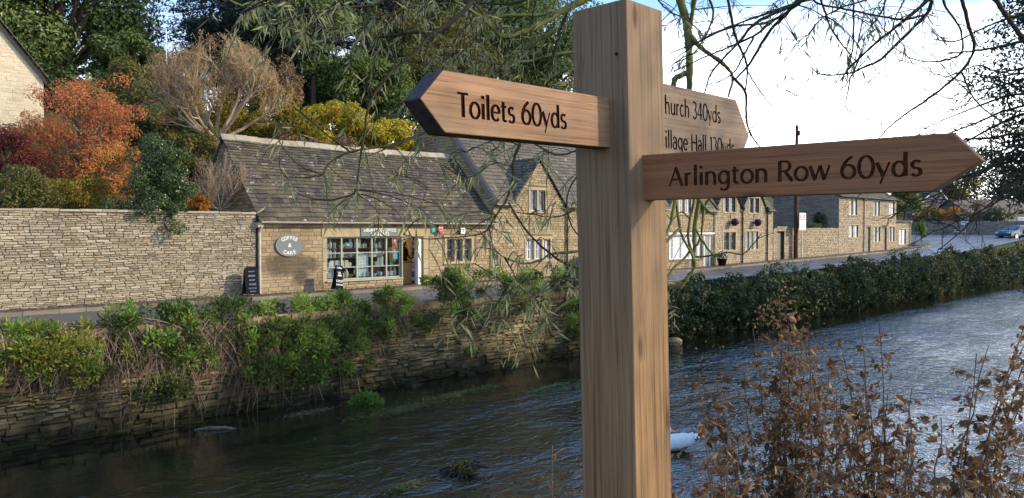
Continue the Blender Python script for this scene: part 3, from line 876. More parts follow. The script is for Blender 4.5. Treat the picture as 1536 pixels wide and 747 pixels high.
def shop_sign():
    rt = root('shop_sign', 'grey painted lintel sign lettered in white over the shop window', 'sign', CAFE(4.85, -.03, 2.175), RZ)
    mb = MB(); mb.box(-.86, .86, -.035, 0, -.165, .17)
    part('board', mb, M['signgrey'], rt, bevel=.006)
    mb = MB()
    put_text(mb, 'BIBURY POST OFFICE', .165, (0, -.04, .065), squash=.95)
    put_text(mb, '& PRESENTS', .165, (0, -.04, -.085), squash=.95)
    part('lettering', mb, M['letterwhite'], rt)
shop_sign()
def oval_sign():
    rt = root('oval_sign', 'oval grey sign reading coffee and cake on the shop wall', 'sign', CAFE(1.07, -.02, 1.72), RZ)
    k = 48; a = np.arange(k) * 2 * PI / k
    mb = MB(); mb.prism(np.stack([.52 * np.cos(a), .375 * np.sin(a)], 1), 1, -.04, .0, r=.5)
    part('board', mb, M['signgrey'], rt, bevel=.008)
    rim = MB()
    rim.tubes(np.stack([np.append(.515 * np.cos(a), .515), np.full(k + 1, -.036), np.append(.37 * np.sin(a), 0)], 1), np.full(k + 1, .012), 6)
    part('rim', rim, M['greypaint'], rt)
    mb = MB()
    for word, sgn, rx, rz_, sp in (('COFFEE', 1, .385, .255, .27), ('CAKE', -1, .36, .265, .34)):
        n = len(word)
        for i, ch in enumerate(word):
            th = (i - (n - 1) / 2) * sp * (1 if sgn > 0 else 1)
            x = rx * math.sin(th) * 1.05; z = sgn * rz_ * math.cos(th)
            rot = -th * .75 * sgn
            ux = (math.cos(rot), 0, math.sin(rot)); uz = (-math.sin(rot), 0, math.cos(rot))
            put_text(mb, ch, .175, (x, -.044, z), ux, uz)
    put_text(mb, '&', .19, (0, -.044, 0))
    part('lettering', mb, M['letterwhite'], rt)
oval_sign()
# hanging oval red sign, alarm box, green plate
rt = root('post_sign', 'small red oval sign fixed under the gutter beside the shop lintel', 'sign', CAFE(7.75, -.05, 2.28), RZ)
a = np.arange(28) * 2 * PI / 28
mb = MB(); mb.prism(np.stack([.13 * np.cos(a), .21 * np.sin(a)], 1), 1, -.12, -.09, r=.5); part('plate', mb, M['red'], rt)
mb = MB(); put_text(mb, 'POST', .09, (0, -.123, .05)); put_text(mb, 'OFFICE', .065, (0, -.123, -.05)); part('lettering', mb, M['letterwhite'], rt)
mb = MB(); mb.box(-.015, .015, -.09, .06, .12, .15); part('bracket', mb, M['black'], rt)
mb = MB(); mb.box(-.11, .11, -.05, .0, -.12, .12); mb.box(-.09, .09, -.056, -.05, -.1, .1)
solo('notice_plate', mb, M['teal'], 'small dark green plate just left of the red oval sign', 'plate', CAFE(7.46, -.02, 2.28), RZ)
rt = root('alarm_box', 'white burglar alarm box on a dark bracket above the small stone window', 'alarm box', CAFE(9.0, -.02, 2.22), RZ)
mb = MB(); mb.box(-.12, .12, -.09, -.03, -.13, .12); part('cover', mb, M['white'], rt, bevel=.015)
mb = MB(); mb.box(-.2, .14, -.03, .0, -.15, .14); part('back_plate', mb, M['blackboard'], rt)
mb = MB(); put_text(mb, 'B', .16, (0, -.093, 0)); part('emblem', mb, M['black'], rt)

# things behind the shop glass -------------------------------------
rt = root('shelf_unit', 'brown display shelves across the whole shop window', 'shelves', CAFE(2.57, .2, 0), RZ)
SH_Z = [.50, .90, 1.24, 1.58]
for k, z in enumerate(SH_Z):
    mb = MB(); mb.box(.03, 2.55 if k else 3.28, .02, .34, z - .03, z); part('shelf', mb, M['brownwood'], rt)
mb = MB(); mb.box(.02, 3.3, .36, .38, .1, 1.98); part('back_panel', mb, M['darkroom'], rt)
def ware(kind, col):
    mb = MB()
    if kind == 'mug':
        mb.lathe([(.0, 0), (.04, 0), (.045, .1), (.038, .1), (.035, .015), (0, .012)], 12)
        a = np.linspace(-1.2, 1.2, 7); mb.tubes(np.stack([.042 + .03 * np.cos(a), 0 * a, .05 + .035 * np.sin(a)], 1), np.full(7, .007), 5)
    elif kind == 'vase':
        mb.lathe([(0, 0), (.04, 0), (.06, .06), (.05, .13), (.022, .18), (.032, .21), (.02, .2), (0, .1)], 14)
    elif kind == 'bottle':
        mb.lathe([(0, 0), (.035, 0), (.036, .13), (.013, .18), (.013, .23), (.017, .24), (0, .24)], 12)
    elif kind == 'bowl':
        mb.lathe([(0, 0), (.035, 0), (.09, .07), (.083, .072), (.03, .012), (0, .01)], 16)
    elif kind == 'teapot':
        mb.lathe([(0, 0), (.05, 0), (.085, .06), (.07, .11), (.03, .125), (.012, .145), (0, .15)], 16)
        mb.tubes([(.07, 0, .05), (.12, 0, .08), (.135, 0, .12)], [.018, .013, .009], 7)
        a = np.linspace(1.9, 4.4, 7); mb.tubes(np.stack([-.075 + .045 * np.cos(a), 0 * a, .065 + .045 * np.sin(a)], 1), np.full(7, .008), 5)
    elif kind == 'picture frame':
        mb.box(-.09, .09, -.01, .01, 0, .02); mb.box(-.09, .09, -.01, .01, .2, .22); mb.box(-.09, -.07, -.01, .01, .02, .2); mb.box(.07, .09, -.01, .01, .02, .2)
        mb.box(-.07, .07, -.002, .006, .02, .2, m=1)
    elif kind == 'gift box':
        mb.box(-.1, .1, -.06, .06, 0, .1); mb.box(-.104, .104, -.064, .064, .085, .115); mb.box(-.015, .015, -.067, .067, .0, .119, m=1)
    elif kind == 'house ornament':
        mb.box(-.06, .06, -.04, .04, 0, .1); mb.prism([(-.07, .1), (.07, .1), (0, .17)], 1, -.05, .05, m=1); mb.box(-.018, .018, -.044, -.04, 0, .05, m=1)
    elif kind == 'plate':
        mb.lathe([(0, 0), (.1, .006), (.14, .02), (.138, .026), (.1, .012), (0, .008)], 20)
        V = mb.v[-1]; V[:] = V[:, [0, 2, 1]] * [1, -1, 1] + [0, 0, .14]
        mb.box(-.05, .05, -.01, .05, 0, .02, m=1)
    elif kind == 'candle':
        mb.lathe([(0, 0), (.05, 0), (.05, .01), (.035, .012), (.035, .14), (0, .14)], 12); mb.tubes([(0, 0, .14), (0, 0, .17)], [.004, .002], 4, m=1)
    elif kind == 'stack of boxes':
        for k in range(3): mb.box(-.13 + k * .008, .13 - k * .006, -.07, .07, k * .052, k * .052 + .05); mb.box(-.02, .02, -.073, .073, k * .052 + .004, k * .052 + .046, m=1)
    return mb
WC = {'white': (.82, .80, .76), 'cream': (.72, .62, .44), 'grey': (.48, .48, .47), 'blue': (.12, .19, .33), 'brown': (.26, .14, .07), 'yellow': (.58, .36, .04), 'pale blue': (.42, .52, .60), 'pink': (.55, .20, .24), 'black': (.03, .03, .03)}
for k, v in WC.items(): M['ware_' + k] = m_plain(k + ' glaze', v, 0.4, vary=.05)
shelf_names = ['window ledge', 'low shelf', 'middle shelf', 'top shelf']
pane_names = ['leftmost', 'second', 'middle', 'fourth', 'rightmost']
layout = {
 (3, 0): [('mug', 'white'), ('vase', 'grey'), ('candle', 'cream')], (3, 1): [('bowl', 'white'), ('teapot', 'grey'), ('vase', 'white')],
 (3, 2): [('picture frame', 'grey'), ('house ornament', 'cream')], (3, 3): [('bottle', 'grey'), ('mug', 'pale blue'), ('candle', 'white')],
 (2, 0): [('picture frame', 'white'), ('bottle', 'cream'), ('bottle', 'white')], (2, 1): [('house ornament', 'white'), ('bowl', 'grey'), ('mug', 'cream')],
 (2, 2): [('teapot', 'white'), ('bowl', 'brown')], (2, 3): [('gift box', 'cream'), ('vase', 'pale blue'), ('teapot', 'cream')],
 (1, 0): [('gift box', 'white'), ('stack of boxes', 'white')], (1, 1): [('stack of boxes', 'cream'), ('mug', 'white')],
 (1, 2): [('candle', 'grey')], (1, 3): [('candle', 'yellow'), ('mug', 'grey'), ('picture frame', 'white')],
 (0, 0): [('gift box', 'grey'), ('picture frame', 'white'), ('bottle', 'brown')], (0, 1): [('gift box', 'brown'), ('vase', 'cream'), ('bowl', 'yellow')],
 (0, 2): [('plate', 'white'), ('gift box', 'pale blue')], (0, 3): [('mug', 'blue'), ('bowl', 'white'), ('teapot', 'blue'), ('mug', 'white')],
 (0, 4): [('vase', 'pink'), ('gift box', 'pale blue'), ('bowl', 'pink'), ('bottle', 'white')],
}
pw = 3.33 / 5
for (sh, pa), items in layout.items():
    n = len(items)
    for i, (kind, colr) in enumerate(items):
        x = 2.57 + pa * pw + pw * (i + .7) / (n + .4)
        mb = ware(kind, colr)
        other = 'ware_brown' if colr != 'brown' else 'ware_cream'
        if kind in ('picture frame',): other = 'ware_grey' if colr != 'grey' else 'ware_cream'
        o = solo(kind.replace(' ', '_'), mb, [M['ware_' + colr], M[other]], f'{colr} {kind} on the {shelf_names[sh]} behind the {pane_names[pa]} shop pane', kind, CAFE(x, .30 + RNG.uniform(-.03, .03), SH_Z[sh] + .001), RZ + RNG.uniform(-.3, .3), group='gifts shown in the shop window', smooth=False)
        sc = 1.5; o.scale = (sc, sc, sc)
# patterned white poster board in the middle pane, papers on the rightmost pane
rt = root('display_board', 'tall white card covered with small grey patterns in the middle shop pane', 'display', CAFE(2.57 + 2.5 * pw, .215, .72), RZ)
mb = MB(); mb.box(-.26, .26, -.012, .0, -.2, .64); part('card', mb, M['white'], rt)
mb = MB()
for r_ in range(7):
    for c_ in range(4):
        cx, cz = -.19 + c_ * .125, -.13 + r_ * .115
        aa = np.linspace(0, 2 * PI, 9) + r_ + c_; mb.tubes(np.stack([cx + .036 * np.cos(aa), 0 * aa - .014, cz + .028 * np.sin(aa * (1 + (r_ + c_) % 2))], 1), np.full(9, .006), 4)
part('pattern', mb, M['ware_grey'], rt)
for nm, mt, z0, z1, lab in (('poster', 'pink', 1.55, 1.95, 'bright pink paper with a white mark stuck inside the rightmost shop pane'), ('poster', 'cyan', 1.12, 1.5, 'pale blue paper below the pink one inside the rightmost shop pane')):
    mb = MB(); mb.box(-.11, .11, 0, .004, z0, z1)
    o = solo(nm, mb, [M[mt], M['letterwhite']], lab, 'poster', CAFE(5.68, .105, 0), RZ)
    t = MB()
    if mt == 'pink':
        t.box(-.07, .03, -.002, -.0005, z1 - .16, z1 - .07); t.box(-.02, .07, -.002, -.0005, z1 - .26, z1 - .18)
    else:
        for k in range(5): t.box(-.08, .08 - .02 * (k % 3), -.002, -.0005, z1 - .09 - k * .055, z1 - .075 - k * .055)
    part('print', t, M['letterwhite'], o)
mb = MB(); mb.box(-.1, .1, -.05, .05, 0, .13); mb.box(-.104, .104, -.054, .054, .11, .14)
solo('tin', mb, M['teal'], 'green tin on a stand in the rightmost shop pane', 'tin', CAFE(5.66, .33, .9), RZ)
mb = MB(); mb.lathe([(0, 0), (.1, 0), (.1, .012), (.012, .02), (.012, .38), (.11, .385), (.11, .399), (0, .399)], 12)
solo('tin_stand', mb, M['ware_grey'], 'slim grey pedestal carrying the green tin', 'stand', CAFE(5.66, .33, .5), RZ)
# shop counter, lamp, card rack
rt = root('shop_counter', 'cream shop counter with a brown top inside the open door', 'counter', CAFE(7.05, 1.35, .06), RZ)
mb = MB(); mb.box(-.55, .40, -.25, .25, 0, .86); part('body', mb, M['cream'], rt)
mb = MB(); mb.box(-.57, .42, -.28, .28, .862, .9); part('top', mb, M['brownwood'], rt)
rt = root('card_rack', 'tall rack of greetings cards against the wall inside the door', 'rack', CAFE(7.40, .85, .06), RZ + .5)
mb = MB(); mb.box(0, .04, -.3, .3, 0, 1.85); part('frame', mb, M['black'], rt)
mb = MB()
for r_ in range(9):
    for c_ in range(4): mb.box(-.03, -.012, -.28 + c_ * .145, -.16 + c_ * .145, .12 + r_ * .19, .27 + r_ * .19, m=int(RNG.integers(0, 4)))
part('cards', mb, [M['ware_white'], M['ware_blue'], M['ware_black'], M['ware_cream']], rt)
def lamp(x, y, z, e):
    rt = root('ceiling_lamp', 'warm lit ceiling lamp inside the shop doorway', 'lamp', CAFE(x, y, z), RZ)
    mb = MB(); mb.tubes([(0, 0, 0), (0, 0, .2)], [.01, .01], 6); part('cord', mb, M['black'], rt)
    mb = MB(); mb.lathe([(0, .0), (.06, -.02), (.08, -.07), (.05, -.12), (0, -.13)], 14); part('bulb', mb, m_emit('lamp glow', (1, .68, .32), e), rt, smooth=True)
lamp(7.5, 2.3, 2.2, 120)

# the shopkeeper -----------------------------------------------------
def shopkeeper():
    rt = root('person', 'person in dark clothes standing behind the counter inside the shop door', 'person', CAFE(7.52, 1.95, .06), RZ)
    rt.rotation_euler = (0, 0, RZ + PI + .3)            # built facing +y, turned to the street
    J = {'pel': (0, 0, .92), 'wst': (0, .01, 1.08), 'chs': (0, .01, 1.28), 'nk0': (0, 0, 1.44), 'nk1': (0, .015, 1.52),
         'hl': (-.09, 0, .88), 'kl': (-.10, .02, .48), 'al': (-.10, -.01, .08), 'tl': (-.11, .14, .04),
         'hr': (.09, 0, .88), 'kr': (.10, .03, .48), 'ar': (.10, .0, .08), 'tr': (.11, .15, .04),
         'sl': (-.18, 0, 1.39), 'el': (-.24, .0, 1.12), 'wl': (-.18, .20, .98), 'sr': (.18, 0, 1.39), 'er': (.24, .0, 1.12), 'wr': (.18, .20, .98)}
    rr = {'pel': .15, 'wst': .125, 'chs': .15, 'nk0': .075, 'nk1': .055, 'hl': .095, 'kl': .06, 'al': .042, 'tl': .035, 'hr': .095, 'kr': .06, 'ar': .042, 'tr': .035,
          'sl': .065, 'el': .045, 'wl': .032, 'sr': .065, 'er': .045, 'wr': .032}
    E = [('pel', 'wst'), ('wst', 'chs'), ('chs', 'nk0'), ('nk0', 'nk1'), ('pel', 'hl'), ('hl', 'kl'), ('kl', 'al'), ('al', 'tl'), ('pel', 'hr'), ('hr', 'kr'), ('kr', 'ar'), ('ar', 'tr'), ('chs', 'sl'), ('sl', 'el'), ('el', 'wl'), ('chs', 'sr'), ('sr', 'er'), ('er', 'wr')]
    for sd, w in (('l', 'wl'), ('r', 'wr')):
        sx = -1 if sd == 'l' else 1; wx, wy, wz = J[w]
        J['p' + sd] = (wx, wy + .07, wz - .012); rr['p' + sd] = .03; E.append((w, 'p' + sd))
        for k in range(4):
            b = (wx + (k - 1.5) * .022, wy + .11, wz - .014); c = (wx + (k - 1.5) * .024, wy + .155 - .008 * abs(k - 1.5), wz - .03)
            J[f'f{sd}{k}'] = b; J[f'g{sd}{k}'] = c; rr[f'f{sd}{k}'] = .0095; rr[f'g{sd}{k}'] = .008
            E += [('p' + sd, f'f{sd}{k}'), (f'f{sd}{k}', f'g{sd}{k}')]
        J['t' + sd + 'h'] = (wx - sx * .05, wy + .06, wz - .02); rr['t' + sd + 'h'] = .01; E.append((w, 't' + sd + 'h'))
    names = list(J); me = bpy.data.meshes.new('body')
    me.from_pydata([J[n] for n in names], [(names.index(a), names.index(b)) for a, b in E], [])
    o = bpy.data.objects.new('body', me); C.objects.link(o); o.parent = rt
    sk = o.modifiers.new('skin', 'SKIN'); sub = o.modifiers.new('sub', 'SUBSURF'); sub.levels = 1; sub.render_levels = 1
    if not me.skin_vertices: me.attributes  # layer is made with the modifier below
    bpy.context.view_layer.update()
    if len(me.skin_vertices) == 0:
        with bpy.context.temp_override(object=o, active_object=o): bpy.ops.mesh.customdata_skin_add()
    d = me.skin_vertices[0].data
    for i, n in enumerate(names): d[i].radius = (rr[n], rr[n] * (.72 if n in ('pel', 'wst', 'chs') else 1))
    d[0].use_root = True
    me.materials.append(m_plain('dark jumper', (.02, .016, .018), .9))
    # head: one shaped surface with brow, nose, chin
    hd = MB(); nu, nv = 18, 14; v = []
    for j in range(nv + 1):
        ph = PI * j / nv
        for i in range(nu):
            th = 2 * PI * i / nu
            x = .072 * math.sin(ph) * math.cos(th); y = .09 * math.sin(ph) * math.sin(th); z = .118 * math.cos(ph)
            if z < -.03: x *= 1 - (-.03 - z) * 4.0
            f = max(0, math.sin(th)) ** 10 * math.exp(-((z + .012) / .02) ** 2); y += .022 * f
            v.append((x, y + .02, z + 1.62))
    f = [[j * nu + i, j * nu + (i + 1) % nu, (j + 1) * nu + (i + 1) % nu, (j + 1) * nu + i] for j in range(nv) for i in range(nu)]
    hd.add(v, f, .5)
    for sx in (-1, 1):
        hd.lathe([(0, -.022), (.012, -.014), (.016, 0), (.012, .014), (0, .022)], 8, (sx * .074, .015, 1.615))
    skin = m_plain('skin', (.36, .20, .14), .55)
    head = part('head', hd, skin, rt, smooth=True)
    ey = MB()
    for sx in (-1, 1): ey.lathe([(0, -.007), (.009, 0), (0, .007)], 8, (sx * .03, .098, 1.622))
    ey.box(-.022, .022, .098, .103, 1.562, 1.57)
    part('eyes_and_mouth', ey, M['black'], head)
    hr = MB(); v = []
    for j in range(9):
        ph = PI * .62 * j / 8
        for i in range(nu):
            th = 2 * PI * i / nu
            back = .5 - .5 * math.sin(th)
            z = .13 * math.cos(ph * (0.62 + .55 * back)); s_ = math.sin(ph * (.62 + .55 * back))
            v.append((.083 * s_ * math.cos(th), .098 * s_ * math.sin(th) + .012, z + 1.622))
    hr.add(v, [[j * nu + i, j * nu + (i + 1) % nu, (j + 1) * nu + (i + 1) % nu, (j + 1) * nu + i] for j in range(8) for i in range(nu)], .5)
    part('hair', hr, m_plain('dark hair', (.018, .011, .008), .6), rt, smooth=True)
shopkeeper()

# pavement boards ----------------------------------------------------
def a_board(loc, rz, h, w, label, lines, lean=.16, frame=True):
    rt = root('chalkboard', label, 'chalkboard', loc, rz)
    for sg, nm in ((-1, 'front_panel'), (1, 'rear_panel')):
        Mx = Matrix.Translation((0, sg * h * math.sin(lean), 0)) @ Matrix.Rotation(sg * lean, 4, 'X')
        mb = MB(); mb.box(-w / 2, w / 2, -.012, .012, .06, h, M=Mx)
        p = part(nm, mb, M['blackboard'], rt, bevel=.008)
        if frame:
            fb = MB(); ro = [(-w / 2 - .015, -.0, 0), (-w / 2 - .015, 0, h - .06), (-w / 2 + .05, 0, h + .015), (w / 2 - .05, 0, h + .015), (w / 2 + .015, 0, h - .06), (w / 2 + .015, 0, 0)]
            ro = [tuple(Mx @ Vector(q)) for q in ro]
            fb.tubes(ro, np.full(6, .016), 6); part('frame', fb, M['black'], p)
        if sg < 0:
            tb = MB()
            for (txt, z, size, kind) in lines:
                o = Mx @ Vector((0, -.0145, z)); uz = Mx.to_3x3() @ Vector((0, 0, 1))
                if kind == 't': put_text(tb, txt, size, o, (1, 0, 0), uz)
                elif kind == 'scrawl':
                    t = np.linspace(0, 1, 40)
                    x = (t - .5) * w * .7 * RNG.uniform(.7, 1); zz = size * .5 * np.sin(t * RNG.uniform(45, 60)) * (0.5 + .5 * np.abs(np.sin(t * 9)))
                    P = np.array(o)[None] + x[:, None] * np.array([1, 0, 0]) + zz[:, None] * np.array(uz)
                    tb.tubes(P, np.full(40, .005), 4)
                elif kind == 'cup':
                    U = np.array(uz)
                    for k in (-1, 0, 1):
                        t = np.linspace(0, 1, 9); P = np.array(o)[None] + (k * .045 + .015 * np.sin(t * 6))[:, None] * np.array([1, 0, 0]) + (.03 + t * .11)[:, None] * U; tb.tubes(P, np.full(9, .010), 4)
                    P = np.array(o)[None] + np.linspace(-.085, .085, 8)[:, None] * np.array([1, 0, 0]); tb.tubes(P, np.full(8, .022), 4)
            part('chalk_lettering', tb, M['letterwhite'] if lines[0][3] != 'scrawl' else m_plain('faint chalk', (.22, .24, .30), .8), p)
    return rt
a_board(SW(12.45, -.42, .1), RZ + .05, .93, .42, 'dark blue chalkboard leaning by the downpipe at the left end of the shop', [('', .80, .05, 'scrawl'), ('', .66, .09, 'scrawl'), ('', .52, .06, 'scrawl'), ('', .38, .09, 'scrawl'), ('', .25, .05, 'scrawl'), ('', .15, .04, 'scrawl')])
b2 = a_board(SW(15.5, -.75, .1), RZ + .1, .92, .31, 'narrow black pavement board lettered in white below the shop window', [('Coffee', .83, .085, 't'), ('', .55, .1, 'cup'), ('COLD', .36, .11, 't'), ('DRINKS', .23, .085, 't')], frame=False)
b2.rotation_euler = (0, rad(7), RZ + .1)

# ================================================================== cottages of the terrace
def cottage(name, label, s0, s1, gables, openings, mat, pal='slate2', H=3.55, ridge=(4.2, 8.3), zb=0.0, left_gable=True, pipes=(), chim=(), door=None, lintel=None, parts=None):
    rt = root(name, label, 'cottage', SW(s0, 0, zb), RZ)
    Ln = s1 - s0; D = 2 * ridge[0]
    op = [(o[0], o[1], o[2], o[3]) for o in openings]
    mg = .15
    cut = [(o[0] - mg, o[1] + mg, o[2] - mg * .9, o[3] + mg * 1.15) for o in openings]
    if lintel: cut.append((lintel[0], lintel[1], lintel[2], lintel[3]))
    wl = MB()
    holed(wl, 0, Ln, -.2, H, op, y=.004, m=0, reveal=.22)
    stones(wl, 0, Ln, 0, H, ch=(.09, .15), ll=(.18, .42), openings=cut, m=1, joint=.008, proud=.016)
    pitch = (ridge[1] - H) / ridge[0]
    for (gx, hw, gz) in gables:
        gop = [o for o in op if o[3] > H]
        # gable triangle above the eaves
        pts = [(gx - hw, H), (gx + hw, H), (gx, gz)]
        fr = lambda z: (gx - hw * (gz - z) / (gz - H), gx + hw * (gz - z) / (gz - H))
        zt = H
        while zt < gz - .01:
            z2 = min(zt + .12, gz); a0, b0 = fr(zt); a1, b1 = fr(z2)
            segs = [(a0, b0, a1, b1)]
            for o in gop:
                if o[2] < (zt + z2) / 2 < o[3] and a0 < o[0] < b0: segs = [(a0, o[0], a1, o[0]), (o[1], b0, o[1], b1)]
            for (p, q, p1, q1) in segs: wl.add([(p, .004, zt), (q, .004, zt), (q1, .004, z2), (p1, .004, z2)], [[0, 1, 2, 3]], .5, 0)
            zt = z2
        stones(wl, gx - hw, gx + hw, H, gz - .12, ch=(.09, .15), ll=(.16, .36), openings=cut, xr=fr, m=1, joint=.008, proud=.016)
    for x in (0, Ln):
        wl.poly([(x, .004, -.2), (x, D, -.2), (x, D, H), (x, ridge[0], ridge[1] - .1), (x, .004, H)], .5, 0)
    st_left = MB()
    stones(st_left, 0, D, H * .5, ridge[1] - .2, ch=(.10, .16), ll=(.2, .45), xr=lambda z: (max(0, (z - H) / pitch), D - max(0, (z - H) / pitch)), m=1)
    for k in range(len(st_left.v)):
        V = st_left.v[k]; V2 = np.stack([V[:, 1], D - V[:, 0], V[:, 2]], 1); st_left.v[k] = V2
    for v_, f_, r_, m_ in zip(st_left.v, st_left.faces, st_left.r, st_left.m): wl.add(v_, f_, r_, 1)
    wl.poly([(0, D, -.2), (Ln, D, -.2), (Ln, D, H), (0, D, H)], .5, 0)
    part('wall', wl, [M['mortar'], M[mat]], rt)
    # roofs
    ey, ez = -.2, H - .2 * pitch + .06
    L_ = math.hypot(ridge[0] - ey, ridge[1] - ez); uv = np.array([0, ridge[0] - ey, ridge[1] - ez]) / L_
    rf = MB()
    cuts = []
    for (gx, hw, gz) in gables:
        yi = (gz - H) / pitch; vi = (yi - ey) / uv[1]
        cuts.append((gx, hw + .12, vi))
    def intervals(v):
        iv = [(-.05, Ln + .05)]
        for (gx, hw, vi) in cuts:
            if v < vi:
                a, b = gx - hw * (1 - v / vi) - .02, gx + hw * (1 - v / vi) + .02; new = []
                for (p, q) in iv:
                    if a > p: new.append((p, min(a, q)))
                    if b < q: new.append((max(b, p), q))
                iv = [t for t in new if t[1] - t[0] > .05]
        return iv
    v = 0
    # courses one by one so that the valleys can be cut
    while v < L_:
        h = float(np.interp(v, [0, L_], (.27, .15)))
        for (p, q) in intervals(v + h * .5):
            o = np.array([0, ey, ez]) + uv * v
            slates(rf, o, (1, 0, 0), uv, min(h * .9, .3), lambda vv, p=p, q=q: (p, q), ch=(h * 1.05, h * 1.05), wd=(.16, .34), thick=.02)
        v += h
    nrm = np.cross([1, 0, 0], uv)
    zt = 0
    for k in range(int(L_ / .2) + 1):
        va, vb = k * .2, min((k + 1) * .2, L_)
        if vb <= va: continue
        for (p, q) in intervals((va + vb) / 2):
            A = np.array([0, ey, ez]) + uv * va - nrm * .04; B = np.array([0, ey, ez]) + uv * vb - nrm * .04
            rf.add([(p, A[1], A[2]), (q, A[1], A[2]), (q, B[1], B[2]), (p, B[1], B[2])], [[0, 1, 2, 3]], .5, 1)
    rf.add([(-.05, ridge[0], ridge[1] - .05), (Ln + .05, ridge[0], ridge[1] - .05), (Ln + .05, D + .2, ez), (-.05, D + .2, ez)], [[0, 1, 2, 3]], .5, 0)
    for (gx, hw, gz) in gables:
        gl = math.hypot(hw + .12, (gz - H) * (hw + .12) / hw)
        yi = (gz - H) / pitch
        for sg in (-1, 1):
            o = np.array([gx + sg * (hw + .12), -.1, gz - (gz - H) * (hw + .12) / hw + .07])
            up = np.array([-sg * hw, 0, gz - H]); up = up / np.linalg.norm(up)
            ln = math.hypot(hw + .12, (gz - H) * (hw + .12) / hw)
            ux = np.array([0, 1, 0]) if sg < 0 else np.array([0, -1, 0])
            if sg > 0: xr = lambda v, yi=yi, ln=ln: (-(.1 + yi * min(1, v / ln) + .06), 0)
            else: xr = lambda v, yi=yi, ln=ln: (0, .1 + yi * min(1, v / ln) + .06)
            if sg < 0: ux_, up_ = np.array([0, -1, 0]), up
            # along-axis must give an outward normal
            ux_ = np.array([0, -1.0, 0]) if sg < 0 else np.array([0, 1.0, 0])
            xr2 = (lambda v, yi=yi, ln=ln: (-(.1 + yi * min(1, v / ln) + .06), 0)) if sg < 0 else (lambda v, yi=yi, ln=ln: (0, .1 + yi * min(1, v / ln) + .06))
            slates(rf, o, ux_, up, ln, xr2, ch=(.24, .16), wd=(.16, .3), thick=.02)
            p0 = o - np.array([0, 0, .04])
            rf.add([p0, p0 + np.array([0, .25, 0]), np.array([gx, yi + .2, gz + .03]), np.array([gx, -.1, gz + .03])], [[0, 1, 2, 3]], .5, 1)
    roof = part('roof', rf, [M[pal], M['slate_under']], rt)
    rb = MB(); x = 0
    while x < Ln:
        l = min(RNG.uniform(.4, .6), Ln - x); zc = ridge[1] + .03; ry = ridge[0]
        rb.prism([(ry - .2, zc - .17), (ry, zc + .06), (ry + .2, zc - .17), (ry + .16, zc - .2), (ry, zc - .02), (ry - .16, zc - .2)], 0, x, x + l - .01); x += l
    part('ridge_tiles', rb, M['ridge'], roof)
    # gutters between gables
    for (p, q) in intervals(.05):
        if q - p > .3: gutter(rt, p + .02, q - .02, ey - .04, ez - .02, 'stonepaint' if mat == 'cotstone' else 'black', .05)
    for o in openings:
        kw = o[4] if len(o) > 4 else {}
        if kw.get('skip'): continue
        casement(rt, o[0] + .0, o[1] - .0, o[2], o[3], **kw)
    for (x, z1, mt) in pipes: pipe(rt, x, .1, z1, mt, r=.045)
    for (x, y, z1, pots) in chim: chimney(rt, x, y, ridge[1] - .9, z1, pots=pots, mat=mat)
    return rt
c1 = cottage('stone_cottage', 'warm stone cottage with one tall front gable next to the shop', 23.82, 36.6,
        [(2.9, 1.62, 5.42)],
        [(2.3, 3.3, 3.12, 4.05, dict(lights=2, bars=(0, 0), curtain=False, frame_mat='white', surround=.1)), (2.05, 3.65, .92, 1.82, dict(lights=3, bars=(0, 1), curtain=True, frame_mat='white', surround=.12)),
         (7.4, 8.9, .95, 1.85, dict(lights=3, bars=(0, 1), curtain=True))],
        'cotstone', pipes=[(4.75, 3.3, 'black')], chim=[(4.2, 4.2, 9.25, 1), (11.9, 4.2, 9.5, 2)])
# lead verge above the shop roof, its dark tone standing for the flank's shade
mb = MB()
mb.add([(-.02, -.24, 3.42), (-.02, 4.2, 8.42), (-.16, 4.2, 8.30), (-.16, -.24, 3.30)], [[0, 1, 2, 3]], .5)
mb.add([(-.02, -.24, 3.42), (.12, -.24, 3.46), (.12, 4.2, 8.46), (-.02, 4.2, 8.42)], [[0, 1, 2, 3]], .5)
part('verge', mb, M['lead_and_shade'], c1)
mb = MB(); mb.box(.05, .16, -.18, .0, .1, 3.4)
c2 = cottage('shop_cottage', 'stone cottage with a white framed shopfront and pale door behind the bare stems', 36.62, 41.9,
        [(2.1, 1.6, 5.4)],
        [(1.5, 2.7, 3.2, 4.1, dict(lights=2, bars=(0, 1), curtain=True)), (.55, 3.9, .62, 1.95, dict(lights=4, bars=(1, 1), mull=False, surround=0, frame_mat='white', curtain=True, label='white framed shopfront window')),
         (4.1, 4.85, 0.1, 1.95, dict(skip=True))],
        'cotstone', pipes=[(5.2, 3.3, 'stonepaint')], chim=[(4.9, 4.2, 9.3, 2)], lintel=(.3, 5.05, 1.95, 2.2))
mb = MB(); mb.box(.3, 5.05, -.14, .1, 2.02, 2.10); mb.box(.34, 5.0, -.05, .1, 1.955, 2.02); part('canopy', mb, M['white'], c2)
mb = MB(); mb.box(4.1, 4.2, .02, .1, .1, 1.95); mb.box(4.75, 4.85, .02, .1, .1, 1.95); d_ = part('door', mb, M['white'], c2)
mb = MB(); mb.box(4.2, 4.75, .06, .1, .1, 1.95); mb.box(4.26, 4.69, .05, .06, .3, .9); mb.box(4.26, 4.69, .05, .06, 1.0, 1.8); part('leaf', mb, M['greypaint'], d_)
